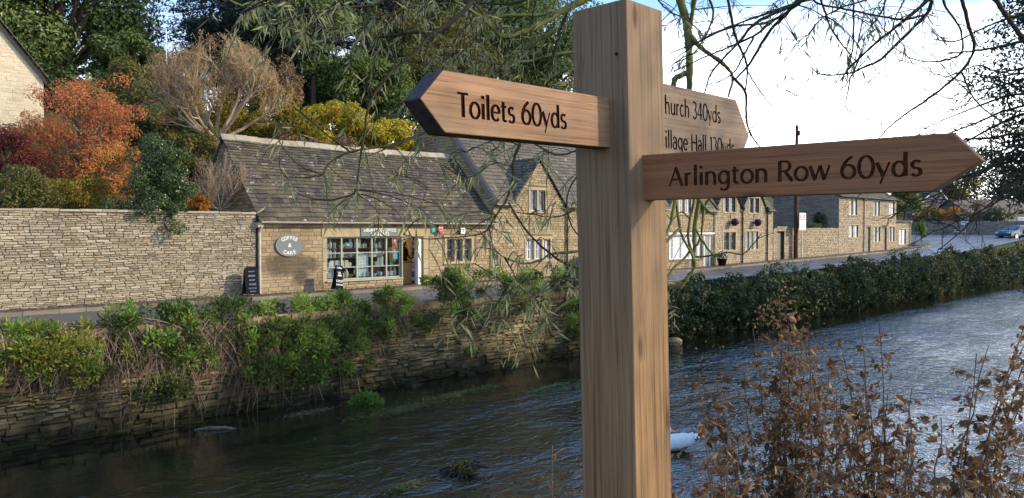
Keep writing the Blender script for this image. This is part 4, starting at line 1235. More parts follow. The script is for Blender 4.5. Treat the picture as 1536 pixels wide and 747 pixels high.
c3 = cottage('terrace_cottage', 'pale stone cottage with two gables, black downpipes and two purple flower balls', 41.92, 49.1,
        [(1.6, 1.42, 5.3), (4.7, 1.45, 5.3)],
        [(.9, 2.35, 3.25, 4.15, dict(lights=2, bars=(1, 1), frame_mat='greypaint', surround=.08)), (4.0, 5.3, 3.25, 4.15, dict(lights=2, bars=(1, 1), frame_mat='greypaint', surround=.08)),
         (1.0, 2.4, .95, 2.0, dict(lights=2, bars=(1, 1), frame_mat='greypaint', surround=.12)), (3.6, 5.2, .95, 2.05, dict(lights=3, bars=(0, 1), frame_mat='white', surround=.12, curtain=True))],
        'terstone', pal='slate', zb=.1, pipes=[(3.12, 3.5, 'black'), (6.3, 3.5, 'black')], chim=[(6.5, 4.2, 9.2, 2)])
for sx, lab in ((1.75, 'round purple hanging flower ball left of the black downpipe'), (4.6, 'round purple hanging flower ball right of the black downpipe')):
    rt = root('hanging_basket', lab, 'hanging basket', SW(41.92 + sx, -.3, 2.72), RZ, group='purple flower balls on the terrace')
    mb = MB()
    P = unit(420) * RNG.uniform(.17, .23, (420, 1)); mb.leaves(P, unit(420), unit(420), .07, .05)
    part('flowers', mb, M['purple'], rt)
    mb = MB(); mb.lathe([(0, -.2), (.12, -.16), (.19, -.05), (.2, .05), (.15, .14), (0, .19)], 14); part('basket', mb, M['purple'], rt, smooth=True)
    mb = MB(); mb.tubes([(0, 0, .15), (0, 0, .42), (0, .0, .5), (0, .28, .52)], [.008, .008, .012, .012], 5); mb.tubes([(0, .27, .2), (0, .27, .62)], [.015, .015], 5); part('bracket', mb, M['black'], rt)

# ================================================================== far house with shaded gable
def far_house():
    s0, s1 = 59.4, 71.0; zb = .36; H = 4.5; D = 5.2; Ln = s1 - s0; rz_ = 6.0
    rt = root('far_house', 'sunlit two storey stone house with a shaded gable at the bend', 'house', SW(s0, 0, zb), RZ)
    sx = lambda px: spx(px) - s0
    ops = []
    for (pa, pb, za, zb_) in ((1273, 1285, 3.05, 4.25), (1309, 1319, 3.05, 4.2), (1333, 1341, 3.05, 4.2), (1273, 1287, 1.35, 2.25), (1310, 1320, .95, 2.15), (1333, 1341.5, .95, 2.15)):
        ops.append((sx(pa), sx(pb), za, zb_))
    doors = [(sx(1299.5), sx(1305), .0, 2.1), (sx(1324.5), sx(1329.5), .0, 2.1)]
    wl = MB(); holed(wl, 0, Ln, -.4, H, ops + doors, y=.004, m=0, reveal=.2)
    cut = [(o[0] - .1, o[1] + .1, o[2] - .1, o[3] + .12) for o in ops] + [(o[0] - .08, o[1] + .08, 0, o[3] + .12) for o in doors]
    stones(wl, 0, Ln, -.3, H, ch=(.10, .16), ll=(.2, .45), openings=cut, m=1, joint=.01)
    for x in (0, Ln): wl.poly([(x, .004, -.4), (x, D, -.4), (x, D, H), (x, D / 2, rz_), (x, .004, H)], .5, 0)
    wl.poly([(0, D, -.4), (Ln, D, -.4), (Ln, D, H), (0, D, H)], .5, 0)
    st = MB(); stones(st, 0, D, -.3, rz_ - .15, ch=(.1, .16), ll=(.2, .45), xr=lambda z: (max(0, (z - H) * D / 2 / (rz_ - H)), D - max(0, (z - H) * D / 2 / (rz_ - H))), m=2)
    for v_, f_, r_ in zip(st.v, st.faces, st.r):
        wl.add(np.stack([v_[:, 1], D - v_[:, 0], v_[:, 2]], 1), f_, r_, 2)
    part('wall', wl, [M['mortar'], M['terstone'], M['gablestone']], rt)
    rf = MB(); ey, ez = -.2, H - .08; L_ = math.hypot(D / 2 + .2, rz_ + .06 - ez); uv = np.array([0, D / 2 + .2, rz_ + .06 - ez]) / L_
    slates(rf, (-.1, ey, ez), (1, 0, 0), uv, L_, lambda v: (0, Ln + .2), ch=(.26, .18), wd=(.2, .4))
    rf.add([(-.1, ey, ez - .05), (Ln + .1, ey, ez - .05), (Ln + .1, D / 2, rz_), (-.1, D / 2, rz_)], [[0, 1, 2, 3]], .5, 1)
    rf.add([(-.1, D / 2, rz_ + .04), (Ln + .1, D / 2, rz_ + .04), (Ln + .1, D + .2, ez), (-.1, D + .2, ez)], [[0, 1, 2, 3]], .5, 0)
    part('roof', rf, [M['slate'], M['slate_under']], rt)
    gutter(rt, 0, Ln, ey - .05, ez - .02, 'black', .055)
    for o in ops: casement(rt, *o, lights=1 if o[1] - o[0] < 1.25 else 2, bars=(1, 1), frame_mat='white', surround=.09, curtain=True, y=.09)
    for o in doors:
        mb = MB(); mb.box(o[0], o[1], .12, .17, .02, 2.1); d = part('door', mb, M['greydoor'], rt)
        mb = MB(); mb.box(o[0] + .1, o[1] - .1, .10, .12, .2, .9); mb.box(o[0] + .1, o[1] - .1, .10, .12, 1.05, 1.95); part('panel', mb, M['greydoor'], d)
    pipe(rt, sx(1295), .1, 4.3, 'stonepaint', r=.05)
    chimney(rt, .6, D / 2, rz_ - .3, rz_ + 1.3, pots=2, mat='terstone'); chimney(rt, Ln - .6, D / 2, rz_ - .3, rz_ + 1.3, pots=2, mat='terstone')
    # single storey end
    a, b = Ln + .01, Ln + 4.3; Hx = 2.55
    wl = MB(); o = [(sx(1354), sx(1364), .65, 1.95)]
    holed(wl, a, b, -.4, Hx, o, y=.3, m=0, reveal=.2)
    stones(wl, a, b, -.2, Hx, ch=(.1, .16), ll=(.2, .45), openings=[(o[0][0] - .1, o[0][1] + .1, .55, 2.07)], m=1, y=.296, joint=.01)
    wl.poly([(b, .3, -.4), (b, D, -.4), (b, D, Hx), (b, .3, Hx)], .5, 0)
    wl.box(a, b + .14, .14, D, Hx + .002, Hx + .2, r=.4, m=2)
    ex = part('extension', wl, [M['mortar'], M['terstone'], M['lead_and_shade']], rt)
    w = casement(rt, o[0][0], o[0][1], .65, 1.95, lights=1, bars=(1, 1), frame_mat='white', surround=.09, curtain=True, y=.09)
    w.location = (0, .3, 0)
    pipe(rt, b - .25, .1, 2.5, 'stonepaint', r=.05, y=.2)
M['gablestone'] = m_stone('grey gable stone', [(0.17, 0.155, 0.13), (0.23, 0.21, 0.18), (0.28, 0.25, 0.21)], dirt_amt=0.5)  # greyer than the stone of the house front
M['greydoor'] = m_plain('grey brown door', (0.17, 0.14, 0.11), 0.6)
far_house()

# garden wall with a doorway between terrace and far house
def side_wall():
    s0, s1 = 49.15, 59.35; zb = .2
    rt = root('garden_wall', 'lower stone garden wall between the terrace and the far house', 'wall', SW(s0, 0, zb), RZ)
    Ln = s1 - s0; mb = MB(); d = (.55, 1.55, -.1, 1.95)
    holed(mb, 0, Ln, -.3, 2.1, [d], y=.016, m=0, reveal=.3)
    mb.poly([(0, .4, -.3), (Ln, .4, -.3), (Ln, .4, 2.1), (0, .4, 2.1)], .5, 0); mb.poly([(0, .016, 2.1), (Ln, .016, 2.1), (Ln, .4, 2.1), (0, .4, 2.1)], .5, 0)
    stones(mb, 0, Ln, -.1, 2.1, ch=(.08, .14), ll=(.16, .42), openings=[(.55, 1.55, -.2, 1.95)], m=1, proud=.025, joint=.012)
    part('masonry', mb, [M['darkmortar'], M['terstone']], rt)
    cp_ = MB(); x = 0
    while x < Ln:
        l = min(RNG.uniform(.3, .6), Ln - x); cp_.box(x, x + l - .012, -.05, .44, 2.102, 2.16 + RNG.uniform(0, .05)); x += l
    cp_.box(.3, 1.8, -.12, .5, 2.21, 2.28)
    part('coping', cp_, M['wallstone'], rt)
    g = MB(); g.box(.57, 1.53, .2, .25, -.05, 1.93)
    gt = part('gate', g, M['greydoor'], rt); g = MB()
    for k in range(6): g.box(.6 + k * .155, .74 + k * .155, .185, .199, 0, 1.9)
    part('boards', g, M['greydoor'], gt)
side_wall()
# ================================================================== carved lettering: pen-drawn glyphs with thick uprights and thin cross strokes
def arc_(cx, cy, rx, ry, a0, a1, n=18):
    a = np.radians(np.linspace(a0, a1, n)); return np.stack([cx + rx * np.cos(a), cy + ry * np.sin(a)], 1)
def ln_(*p): return np.array(p, float)
def cat_(*a): return np.vstack(a)
def bez(p0, p1, p2, n=10):
    t = np.linspace(0, 1, n)[:, None]; p0, p1, p2 = map(np.array, (p0, p1, p2)); return (1 - t) ** 2 * p0 + 2 * t * (1 - t) * p1 + t * t * p2
GLYPH = {
 'T': (.50, [ln_((.0, .68), (.50, .68)), ln_((.25, .70), (.25, 0))]),
 'o': (.50, [arc_(.25, .235, .205, .225, 0, 360, 32)]),
 'i': (.20, [ln_((.10, .47), (.10, 0)), ln_((.10, .70), (.10, .60))]),
 'l': (.20, [ln_((.10, .75), (.10, 0))]),
 'e': (.46, [cat_(ln_((.05, .25), (.40, .25)), arc_(.235, .235, .185, .225, 8, 318, 26))]),
 'c': (.42, [arc_(.235, .235, .185, .225, 50, 312, 24)]),
 't': (.31, [cat_(ln_((.12, .60), (.12, .13)), bez((.12, .13), (.12, .0), (.29, .03))), ln_((.0, .455), (.28, .455))]),
 's': (.37, [cat_(arc_(.19, .345, .125, .112, 35, 250, 14), arc_(.175, .122, .135, .118, 75, -150, 16))]),
 '6': (.52, [arc_(.26, .225, .205, .215, 0, 360, 32), cat_(ln_((.055, .225), (.06, .29)), bez((.06, .29), (.12, .58), (.40, .70)))]),
 '0': (.55, [arc_(.275, .345, .225, .345, 0, 360, 34)]),
 'y': (.44, [ln_((.02, .47), (.22, .03)), ln_((.42, .47), (.22, .03), (.13, -.21))]),
 'd': (.52, [arc_(.235, .235, .185, .225, 0, 360, 30), ln_((.42, .75), (.42, 0))]),
 'A': (.60, [ln_((.02, 0), (.30, .70)), ln_((.28, .70), (.57, 0)), ln_((.13, .25), (.45, .25))]),
 'r': (.34, [ln_((.09, .47), (.09, 0)), bez((.09, .30), (.14, .47), (.31, .44))]),
 'n': (.50, [ln_((.09, .47), (.09, 0)), cat_(arc_(.25, .29, .16, .165, 180, 0, 14), ln_((.41, .29), (.41, 0)))]),
 'h': (.50, [ln_((.09, .75), (.09, 0)), cat_(arc_(.25, .29, .16, .165, 180, 0, 14), ln_((.41, .29), (.41, 0)))]),
 'u': (.50, [cat_(ln_((.09, .47), (.09, .18)), arc_(.25, .18, .16, .165, 180, 360, 14)), ln_((.41, .47), (.41, 0))]),
 'g': (.50, [arc_(.235, .245, .18, .215, 0, 360, 30), cat_(ln_((.415, .47), (.415, -.04)), arc_(.24, -.04, .175, .16, 0, -140, 14))]),
 'R': (.56, [ln_((.09, .70), (.09, 0)), cat_(ln_((.09, .68), (.26, .68)), arc_(.28, .515, .17, .165, 90, -90, 14), ln_((.26, .35), (.09, .35))), ln_((.27, .35), (.54, 0))]),
 'w': (.70, [ln_((.02, .47), (.19, .0)), ln_((.19, .0), (.35, .47)), ln_((.35, .47), (.51, .0)), ln_((.51, .0), (.68, .47))]),
 'C': (.62, [arc_(.36, .345, .30, .345, 48, 312, 26)]),
 '3': (.46, [cat_(arc_(.20, .53, .17, .16, 140, -80, 14), arc_(.20, .185, .20, .185, 80, -145, 16))]),
 '4': (.52, [ln_((.37, .70), (.02, .19)), ln_((.02, .19), (.50, .19)), ln_((.37, .70), (.37, 0))]),
 '1': (.34, [ln_((.20, .70), (.20, 0)), ln_((.06, .60), (.20, .70))]),
 'V': (.60, [ln_((.02, .70), (.30, 0)), ln_((.30, 0), (.57, .70))]),
 'a': (.46, [cat_(bez((.07, .40), (.16, .49), (.26, .46)), bez((.26, .46), (.37, .44), (.37, .32)), ln_((.37, .32), (.37, 0))), arc_(.21, .135, .15, .135, 0, 360, 24)]),
 'H': (.66, [ln_((.09, .70), (.09, 0)), ln_((.57, .70), (.57, 0)), ln_((.09, .36), (.57, .36))]),
 ' ': (.26, []),
}
def carve(mb, text, org, ux, uz, size, nrm, thick=.148, thin=.064, squash=1.0, depth=-.0031, cut=None):
    """letters as ribbons; returns the advance"""
    o = np.array(org, float); ux = np.array(ux, float); uz = np.array(uz, float); nn = np.array(nrm, float)
    x = 0.0
    for ch in text:
        adv, strokes = GLYPH[ch]
        for si, p in enumerate(strokes):
            d = np.gradient(p, axis=0); d /= np.linalg.norm(d, axis=1, keepdims=True) + 1e-9
            if len(p) > 4 and np.allclose(p[0], p[-1]): d[0] = d[-1] = (d[0] + d[-1]) / np.linalg.norm(d[0] + d[-1])
            w = thin + (thick - thin) * np.abs(d[:, 1]) ** 1.1
            if len(p) == 2 or len(p) == 3:   # straight strokes: diagonals rising to the right are the thin ones
                for i in range(len(p)):
                    w[i] = thin if d[i, 0] * d[i, 1] > .12 else w[i]
            nx = np.stack([-d[:, 1], d[:, 0]], 1)
            fl = 1.0 + (.12 * np.abs(np.linspace(-1, 1, len(p))) ** 3 if len(p) == 2 else 0)
            a = p + nx * (w * fl)[:, None] / 2; b = p - nx * (w * fl)[:, None] / 2
            n = len(p)
            P2 = np.vstack([a, b]); P2[:, 0] = (P2[:, 0] + x) * squash
            W = o + size * (P2[:, :1] * ux + P2[:, 1:] * uz) + nn * depth * (1 + .15 * si)
            mb.add(W, [[k, k + 1, n + k + 1, n + k] for k in range(n - 1)], .5)
            if cut is not None:      # the same stroke as a solid, to be routed out of the board
                closed = len(p) > 4 and np.allclose(p[0], p[-1]); m_ = n - 1 if closed else n
                A = o + size * (P2[:m_, :1] * ux + P2[:m_, 1:] * uz); B = o + size * (P2[n:n + m_, :1] * ux + P2[n:n + m_, 1:] * uz); j_ = (si % 3) * .00013
                Vc = np.vstack([A + nn * (.002 + j_), B + nn * (.002 + j_), A - nn * (.0034 + j_), B - nn * (.0034 + j_)]); F = []
                for k in range(m_ if closed else m_ - 1):
                    q = (k + 1) % m_; F += [[k, q, m_ + q, m_ + k], [2 * m_ + k, 3 * m_ + k, 3 * m_ + q, 2 * m_ + q], [k, 2 * m_ + k, 2 * m_ + q, q], [m_ + k, m_ + q, 3 * m_ + q, 3 * m_ + k]]
                if not closed: F += [[0, m_, 3 * m_, 2 * m_], [m_ - 1, 3 * m_ - 1, 4 * m_ - 1, 2 * m_ - 1][::1] if False else [m_ - 1, 2 * m_ + m_ - 1, 3 * m_ + m_ - 1, m_ + m_ - 1]]
                cut.append((Vc, F))
        x += adv + .035
    return x * squash * size
def rout(board, cuts, mat):
    bm = bmesh.new(); 
    for V, F in cuts:
        vs = [bm.verts.new(v) for v in V]
        for f in F: bm.faces.new([vs[i] for i in f])
    bmesh.ops.recalc_face_normals(bm, faces=bm.faces[:])
    me = bpy.data.meshes.new('routing'); bm.to_mesh(me); bm.free(); me.materials.append(mat)
    co = bpy.data.objects.new('routing', me); C.objects.link(co); co.parent = board      # routed in the board's own space
    mod = board.modifiers.new('routing', 'BOOLEAN'); mod.operation = 'DIFFERENCE'; mod.object = co; mod.solver = 'EXACT'; mod.use_self = True
    try: mod.material_mode = 'TRANSFER'
    except Exception: pass
    bpy.context.view_layer.update()
    ev = board.evaluated_get(bpy.context.evaluated_depsgraph_get()); new = bpy.data.meshes.new_from_object(ev)
    if len(new.polygons) > 20:
        old = board.data; board.modifiers.clear(); new.name = 'arm'; board.data = new
    else: board.modifiers.remove(mod)
    bpy.data.objects.remove(co)
def text_width(t): return sum(GLYPH[c][0] + .035 for c in t)

M['oak_post'] = m_wood('oak post', 2, (0.078, 0.042, 0.018), (0.255, 0.150, 0.068), (0.15, 0.122, 0.095), 0.65, scale=.75)
M['oak_board_toilets'] = m_wood('oak board, weathered', 1, (0.135, 0.070, 0.038), (0.27, 0.160, 0.092), (0.21, 0.16, 0.115), 0.5)
M['oak_board'] = m_wood('oak board', 0, (0.16, 0.062, 0.028), (0.28, 0.125, 0.060), (0.19, 0.10, 0.062), 0.4)
M['oak_board_grey'] = m_wood('oak board, grey', 1, (0.095, 0.062, 0.042), (0.20, 0.142, 0.10), (0.16, 0.135, 0.115), 0.6)
M['carved_faded'] = m_plain('faded carved lettering', (0.062, 0.026, 0.015), 1.0, spec=0.0, vary=.3, scale=90)
M['carved'] = m_plain('burnt carved lettering', (0.026, 0.011, 0.007), 1.0, spec=0.0, vary=.3, scale=90)
M['endgrain_shade'] = m_plain('end grain with shade', (0.035, 0.027, 0.025), 0.8, vary=.3, scale=60)

def fingerpost():
    al = rad(42.0)
    cx, cy = .273, 1.987
    base = Vector((cx, cy, .30))
    rt = root('signpost', 'square oak fingerpost with three pointed wooden arms', 'signpost', base)
    # leans slightly to the left, turned so that one corner faces the path
    piv = Vector((cx, cy, 2.25))
    R_ = Matrix.Rotation(rad(-1.4), 4, 'Y') @ Matrix.Rotation(-al, 4, 'Z')
    rt.rotation_euler = R_.to_euler()
    rt.location = piv + (R_ @ Vector((0, 0, base.z - 2.25)))
    dz = -base.z
    zt = 2.79 + dz
    w = .0795
    mb = MB(); mb.box(-w, w, -w, w, 0, zt, r=.5)
    part('post', mb, M['oak_post'], rt, bevel=.0035, seg=2)
    def arm(axis, sgn, L_, tip, z0, h, t, mat, start, skew=0.0):
        # outline in (along, z)
        a0, a1 = start, start + L_
        ol = [(a0, -h / 2), (a1 - skew, -h / 2), (a1 + tip, 0), (a1, h / 2), (a0, h / 2)]
        mb = MB()
        ol = [(sgn * a, z) for a, z in ol]
        # prism along the other horizontal axis
        k = len(ol)
        def lift(v):
            q = np.zeros((k, 3)); q[:, axis] = [p[0] for p in ol]; q[:, 1 - axis] = v; q[:, 2] = [p[1] + z0 for p in ol]; return q
        V = np.vstack([lift(-t / 2), lift(t / 2)])
        mb.add(V, [list(range(k))[::-1], list(range(k, 2 * k))] + [[i, (i + 1) % k, k + (i + 1) % k, k + i] for i in range(k)], .5, 0)
        # shade of the point's end faces is painted into the end grain with shade
        for arr, f in zip(mb.m, mb.faces):
            if f.shape[1] == 4: arr[1] = 1; arr[2] = 1
        return part('arm', mb, [M[mat], M['endgrain_shade']], rt, bevel=.0025)
    def swing(o, piv_, turn=0.0, droop=None):
        p = Vector(piv_); Rm = Matrix.Rotation(turn, 4, 'Z') @ (Matrix.Rotation(droop[1], 4, droop[0]) if droop else Matrix())
        o.matrix_basis = Matrix.Translation(p) @ Rm @ Matrix.Translation(-p)
    zT = 2.506 + dz
    aT = arm(1, -1, .548, .060, zT, .118, .050, 'oak_board_toilets', w - .01)
    swing(aT, (0, -w, zT), droop=('X', rad(.45)))
    ct = []; t = MB(); txt = 'Toilets 60yds'; W = .375; size = W / text_width(txt) * 1.0
    carve(t, txt, (.025, -.583, zT - .026), (0, 1, 0), (0, 0, 1), .067, (1, 0, 0), squash=.340 / (text_width(txt) * .067), cut=ct)
    part('lettering', t, M['carved'], aT); rout(aT, ct, M['carved'])
    zA = 2.374 + dz
    aA = arm(0, 1, .667, .048, zA, .108, .048, 'oak_board', w - .01, .034)
    swing(aA, (w, 0, zA), turn=rad(3.5), droop=('Y', rad(.75)))
    ct = []; t = MB(); txt = 'Arlington Row 60yds'
    carve(t, txt, (.147, -.024, zA - .024), (1, 0, 0), (0, 0, 1), .063, (0, -1, 0), thick=.122, squash=.54 / (text_width(txt) * .063), cut=ct)
    part('lettering', t, M['carved_faded'], aA); rout(aA, ct, M['carved_faded'])
    zC = 2.528 + dz
    aC = arm(1, 1, .515, .085, zC, .205, .045, 'oak_board_grey', w - .01)
    ct = []; t = MB()
    for txt, zz, end in (('Church 340yds', .024, .486), ('Village Hall 130yds', -.066, .569)):
        sz = .066; sq = .81
        wd = text_width(txt) * sz * sq
        carve(t, txt, (.0225, end - wd, zC + zz), (0, 1, 0), (0, 0, 1), sz, (1, 0, 0), thick=.125, squash=sq, cut=ct)
    part('lettering', t, M['carved'], aC); rout(aC, ct, M['carved'])
    kn = MB()
    # small knot hole high on the left face
    kn.lathe([(0, 0), (.004, .0002), (.0045, .0012), (.0, .0014)], 10)
    V = kn.v[-1]; V[:] = np.stack([V[:, 0] + .05, -w - V[:, 2] - .0002, V[:, 1] + zt - .125], 1)
    part('knot', kn, M['carved'], rt)
    return rt
fingerpost()

# ================================================================== telegraph pole and estate board
rt = root('telegraph_pole', 'tall dark telegraph pole against the garden wall', 'pole', SW(51.9, -.25, .25), RZ)
mb = MB(); mb.tubes([(0, 0, 0), (0, 0, 4.5), (0, 0, 9.05)], [.15, .13, .10], 10); mb.lathe([(.1, 9.05), (.0, 9.12)], 10); part('shaft', mb, M['polewood'], rt, smooth=True)
mb = MB(); mb.box(-.06, .06, -.22, -.1, 8.35, 8.7); mb.tubes([(-.12, -.1, 8.9), (.12, -.1, 8.9)], [.02, .02], 5); part('cable_box', mb, M['black'], rt)
for k in range(2):
    mb = MB(); mb.tubes([(-.1 + .2 * k, -.1, 8.9), (-.1 + .2 * k, -.1, 9.02)], [.03, .02], 7); part('insulator', mb, M['greypaint'], rt)
rt = root('estate_sign', 'white for sale board with a magenta heading on a post by the telegraph pole', 'sign', SW(52.0, -.62, .25), RZ)
mb = MB(); mb.box(-.035, .035, -.03, .03, 0, 3.1); part('post', mb, M['stonepaint'], rt)
mb = MB(); mb.box(-.47, .47, -.055, -.032, 2.0, 3.15); part('board', mb, M['white'], rt)
mb = MB(); mb.box(-.38, .38, -.060, -.056, 2.68, 3.04); part('heading', mb, m_plain('magenta print', (.32, .04, .14), .5), rt)
mb = MB(); mb.box(-.3, .14, -.064, -.0605, 2.90, 2.97); put_text(mb, '&', .14, (.27, -.064, 2.935)); mb.box(-.32, .32, -.064, -.0605, 2.75, 2.83); part('print', mb, M['white'], rt)
mb = MB(); put_text(mb, 'FOR SALE', .17, (0, -.058, 2.45)); mb.box(-.3, .3, -.0585, -.0555, 2.22, 2.27); part('lettering', mb, m_plain('blue grey print', (.12, .15, .25), .6), rt)

# ================================================================== TV aerial
ap = at(250, 120, 40)
rt = root('tv_aerial', 'television aerial on a thin mast among the garden trees', 'aerial', (ap[0], ap[1], ap[2] - 2.0))
top = at(252, 42, 40)[2] - ap[2] + 2.0
mb = MB(); mb.tubes([(0, 0, 0), (0, 0, top)], [.035, .03], 6); part('mast', mb, M['steel'], rt)
mb = MB(); mb.tubes([(-.5, -.2, top - .08), (.45, .2, top - .02)], [.02, .02], 5)
for k in range(9):
    f = -1 + k * .25; cx_, cy_ = .48 * f, .2 * f
    mb.tubes([(cx_ + .12, cy_ - .26, top - .05 + .03 * f), (cx_ - .12, cy_ + .26, top - .05 + .03 * f)], [.011, .011], 4)
for k in range(6): mb.tubes([(-.5 , -.46, top - .42 + k * .13), (-.5, .2, top - .42 + k * .13)], [.014, .014], 4)
part('antenna', mb, M['steel'], rt)

# ================================================================== small things along the street
rt = root('litter_bin', 'blue plastic bin standing against the cottage wall', 'bin', SW(29.45, -.42, .1), RZ)
mb = MB(); mb.prism([(-.26, 0), (.26, 0), (.3, .8), (-.3, .8)], 1, -.24, .24); part('body', mb, M['bluepaint'], rt, bevel=.03)
mb = MB(); mb.box(-.32, .32, -.27, .27, .802, .87); part('lid', mb, M['bluepaint'], rt, bevel=.02)
for sx in (-1, 1):
    mb = MB(); a = np.linspace(0, 2 * PI, 14); mb.tubes(np.stack([np.full(14, sx * .2), .24 + .07 * np.cos(a), .08 + .07 * np.sin(a)], 1), np.full(14, .025), 5); part('wheel', mb, M['black'], rt)
mb = MB(); mb.prism(np.stack([.11 * np.cos(np.arange(16) * PI / 8), .5 + .11 * np.sin(np.arange(16) * PI / 8)], 1), 1, -.262, -.256); part('emblem', mb, M['black'], rt)
pp = SW(41.98, -.45, .12)
rt = root('flower_pot', 'dark pot of pale flowers by the pale cottage door', 'flower pot', pp, RZ)
mb = MB(); mb.lathe([(0, 0), (.2, 0), (.28, .4), (.3, .4), (.3, .46), (.26, .46), (.25, .38), (0, .36)], 16); part('pot', mb, M['black'], rt, smooth=True)
mb = MB(); P = unit(260) * RNG.uniform(.12, .3, (260, 1)) + [0, 0, .62]; mb.leaves(P, unit(260), unit(260), .11, .06); part('foliage', mb, m_leaf('pot plant', [(.05, .08, .03), (.09, .13, .05)]), rt)
mb = MB(); P = unit(90) * .3 + [0, 0, .66]; mb.leaves(P, unit(90), unit(90), .07, .06); part('flowers', mb, M['white'], rt)

# far signs on the wall at the bend
def far_sign(px, py, Y, w, h, zg, name, label, kind):
    p = at(px, py, Y)
    rt = root(name, label, 'sign', (p[0], p[1], zg), rad(-30))
    H = p[2] - zg
    mb = MB()
    if kind == 'notice':
        mb.box(-w / 2, w / 2, -.03, 0, H - h / 2, H + h / 2); part('board', mb, M['white'], rt)
        mb = MB()
        for k, (za, zb_) in enumerate(((.30, .44), (.1, .18), (-.06, 0.02), (-.30, -.22))): mb.box(-w * .42, w * .42, -.036, -.031, H + za * h, H + zb_ * h)
        part('print', mb, m_plain('blue notice print', (.07, .14, .32), .6), rt)
        mb = MB(); mb.box(-.04, .04, .001, .07, 0, H + h / 2); part('post', mb, M['steel'], rt)
    else:
        mb.box(-w / 2, w / 2, -.03, 0, H - h / 2, H + h / 2); part('plate', mb, M['stonepaint'], rt)
        mb = MB(); mb.box(-w * .4, w * .4, -.035, -.031, H - h * .15, H + h * .15); part('print', mb, M['black'], rt)
        for sx in (-1, 1): mb = MB(); mb.box(sx * w * .35 - .04, sx * w * .35 + .04, .001, .06, 0, H); part('leg', mb, M['black'], rt)
far_sign(1447, 331, 86, .72, .85, 1.0, 'notice_sign', 'white notice board with blue print standing by the far road wall', 'notice')
far_sign(1440, 346, 84.5, 1.1, .3, 1.1, 'street_nameplate', 'low pale street nameplate on two short legs at the road bend', 'name')

# far boundary wall and the barn gable behind the bend
def low_wall():
    a = at(1372, 348, 92); b = at(1500, 350, 86)
    a = np.array([a[0], a[1]]); b = np.array([b[0], b[1]]); d = b - a; Ln = np.linalg.norm(d)
    rt = root('boundary_wall', 'dark low stone wall along the far side of the road bend', 'wall', (a[0], a[1], 1.0), math.atan2(d[1], d[0]))
    mb = MB(); mb.box(-8, Ln + 10, .02, .45, -.6, 2.1, r=.4); stones(mb, -8, Ln + 10, .1, 2.1, ch=(.12, .2), ll=(.25, .6), m=1, proud=.03)
    part('masonry', mb, [M['darkmortar'], M['gablestone']], rt)
    mb = MB(); x = -8
    while x < Ln + 10: mb.box(x, x + .48, -.04, .5, 2.102, 2.2 + RNG.uniform(-.02, .03)); x += .5
    part('coping', mb, M['gablestone'], rt)
low_wall()
def barn():
    p = at(1402, 330, 112)
    rt = root('barn', 'distant gabled barn with pale bargeboards behind the yellow bushes', 'barn', (p[0], p[1], 1.5), rad(8))
    mb = MB(); W_, H, T, D = 6.4, 3.4, 6.9, 9
    mb.poly([(-W_ / 2, 0, 0), (W_ / 2, 0, 0), (W_ / 2, 0, H), (0, 0, T), (-W_ / 2, 0, H)], .4)
    mb.poly([(-W_ / 2, 0, 0), (-W_ / 2, 0, H), (-W_ / 2, D, H), (-W_ / 2, D, 0)], .4); mb.poly([(W_ / 2, 0, 0), (W_ / 2, 0, H), (W_ / 2, D, H), (W_ / 2, D, 0)], .4)
    stones(mb, -W_ / 2, W_ / 2, 0, T - .3, ch=(.18, .28), ll=(.3, .7), xr=lambda z: (-W_ / 2 * (1 if z < H else (T - z) / (T - H)), W_ / 2 * (1 if z < H else (T - z) / (T - H))))
    part('wall', mb, M['gablestone'], rt)
    mb = MB()
    for sg in (-1, 1): mb.add([(sg * (W_ / 2 + .4), -.3, H - .45), (0, -.3, T + .05), (0, D, T + .05), (sg * (W_ / 2 + .4), D, H - .45)], [[0, 1, 2, 3]], .5); mb.add([(sg * (W_ / 2 + .4), -.3, H - .60), (0, -.3, T - .1), (0, D, T - .1), (sg * (W_ / 2 + .4), D, H - .6)], [[0, 1, 2, 3]], .5)
    part('roof', mb, M['slate'], rt)
    for sg in (-1, 1):
        mb = MB(); mb.add([(sg * (W_ / 2 + .4), -.33, H - .62), (0, -.33, T - .12), (0, -.33, T + .12), (sg * (W_ / 2 + .4), -.33, H - .38)], [[0, 1, 2, 3]], .5)
        mb.add([(sg * (W_ / 2 + .4), -.25, H - .62), (0, -.25, T - .12), (0, -.25, T + .12), (sg * (W_ / 2 + .4), -.25, H - .38)], [[0, 1, 2, 3]], .5)
        part('bargeboard', mb, M['white'], rt)
    mb = MB(); mb.box(-.5, .5, -.03, .0, 2.2, 3.6); part('window', mb, M['dimglass'], rt)
barn()
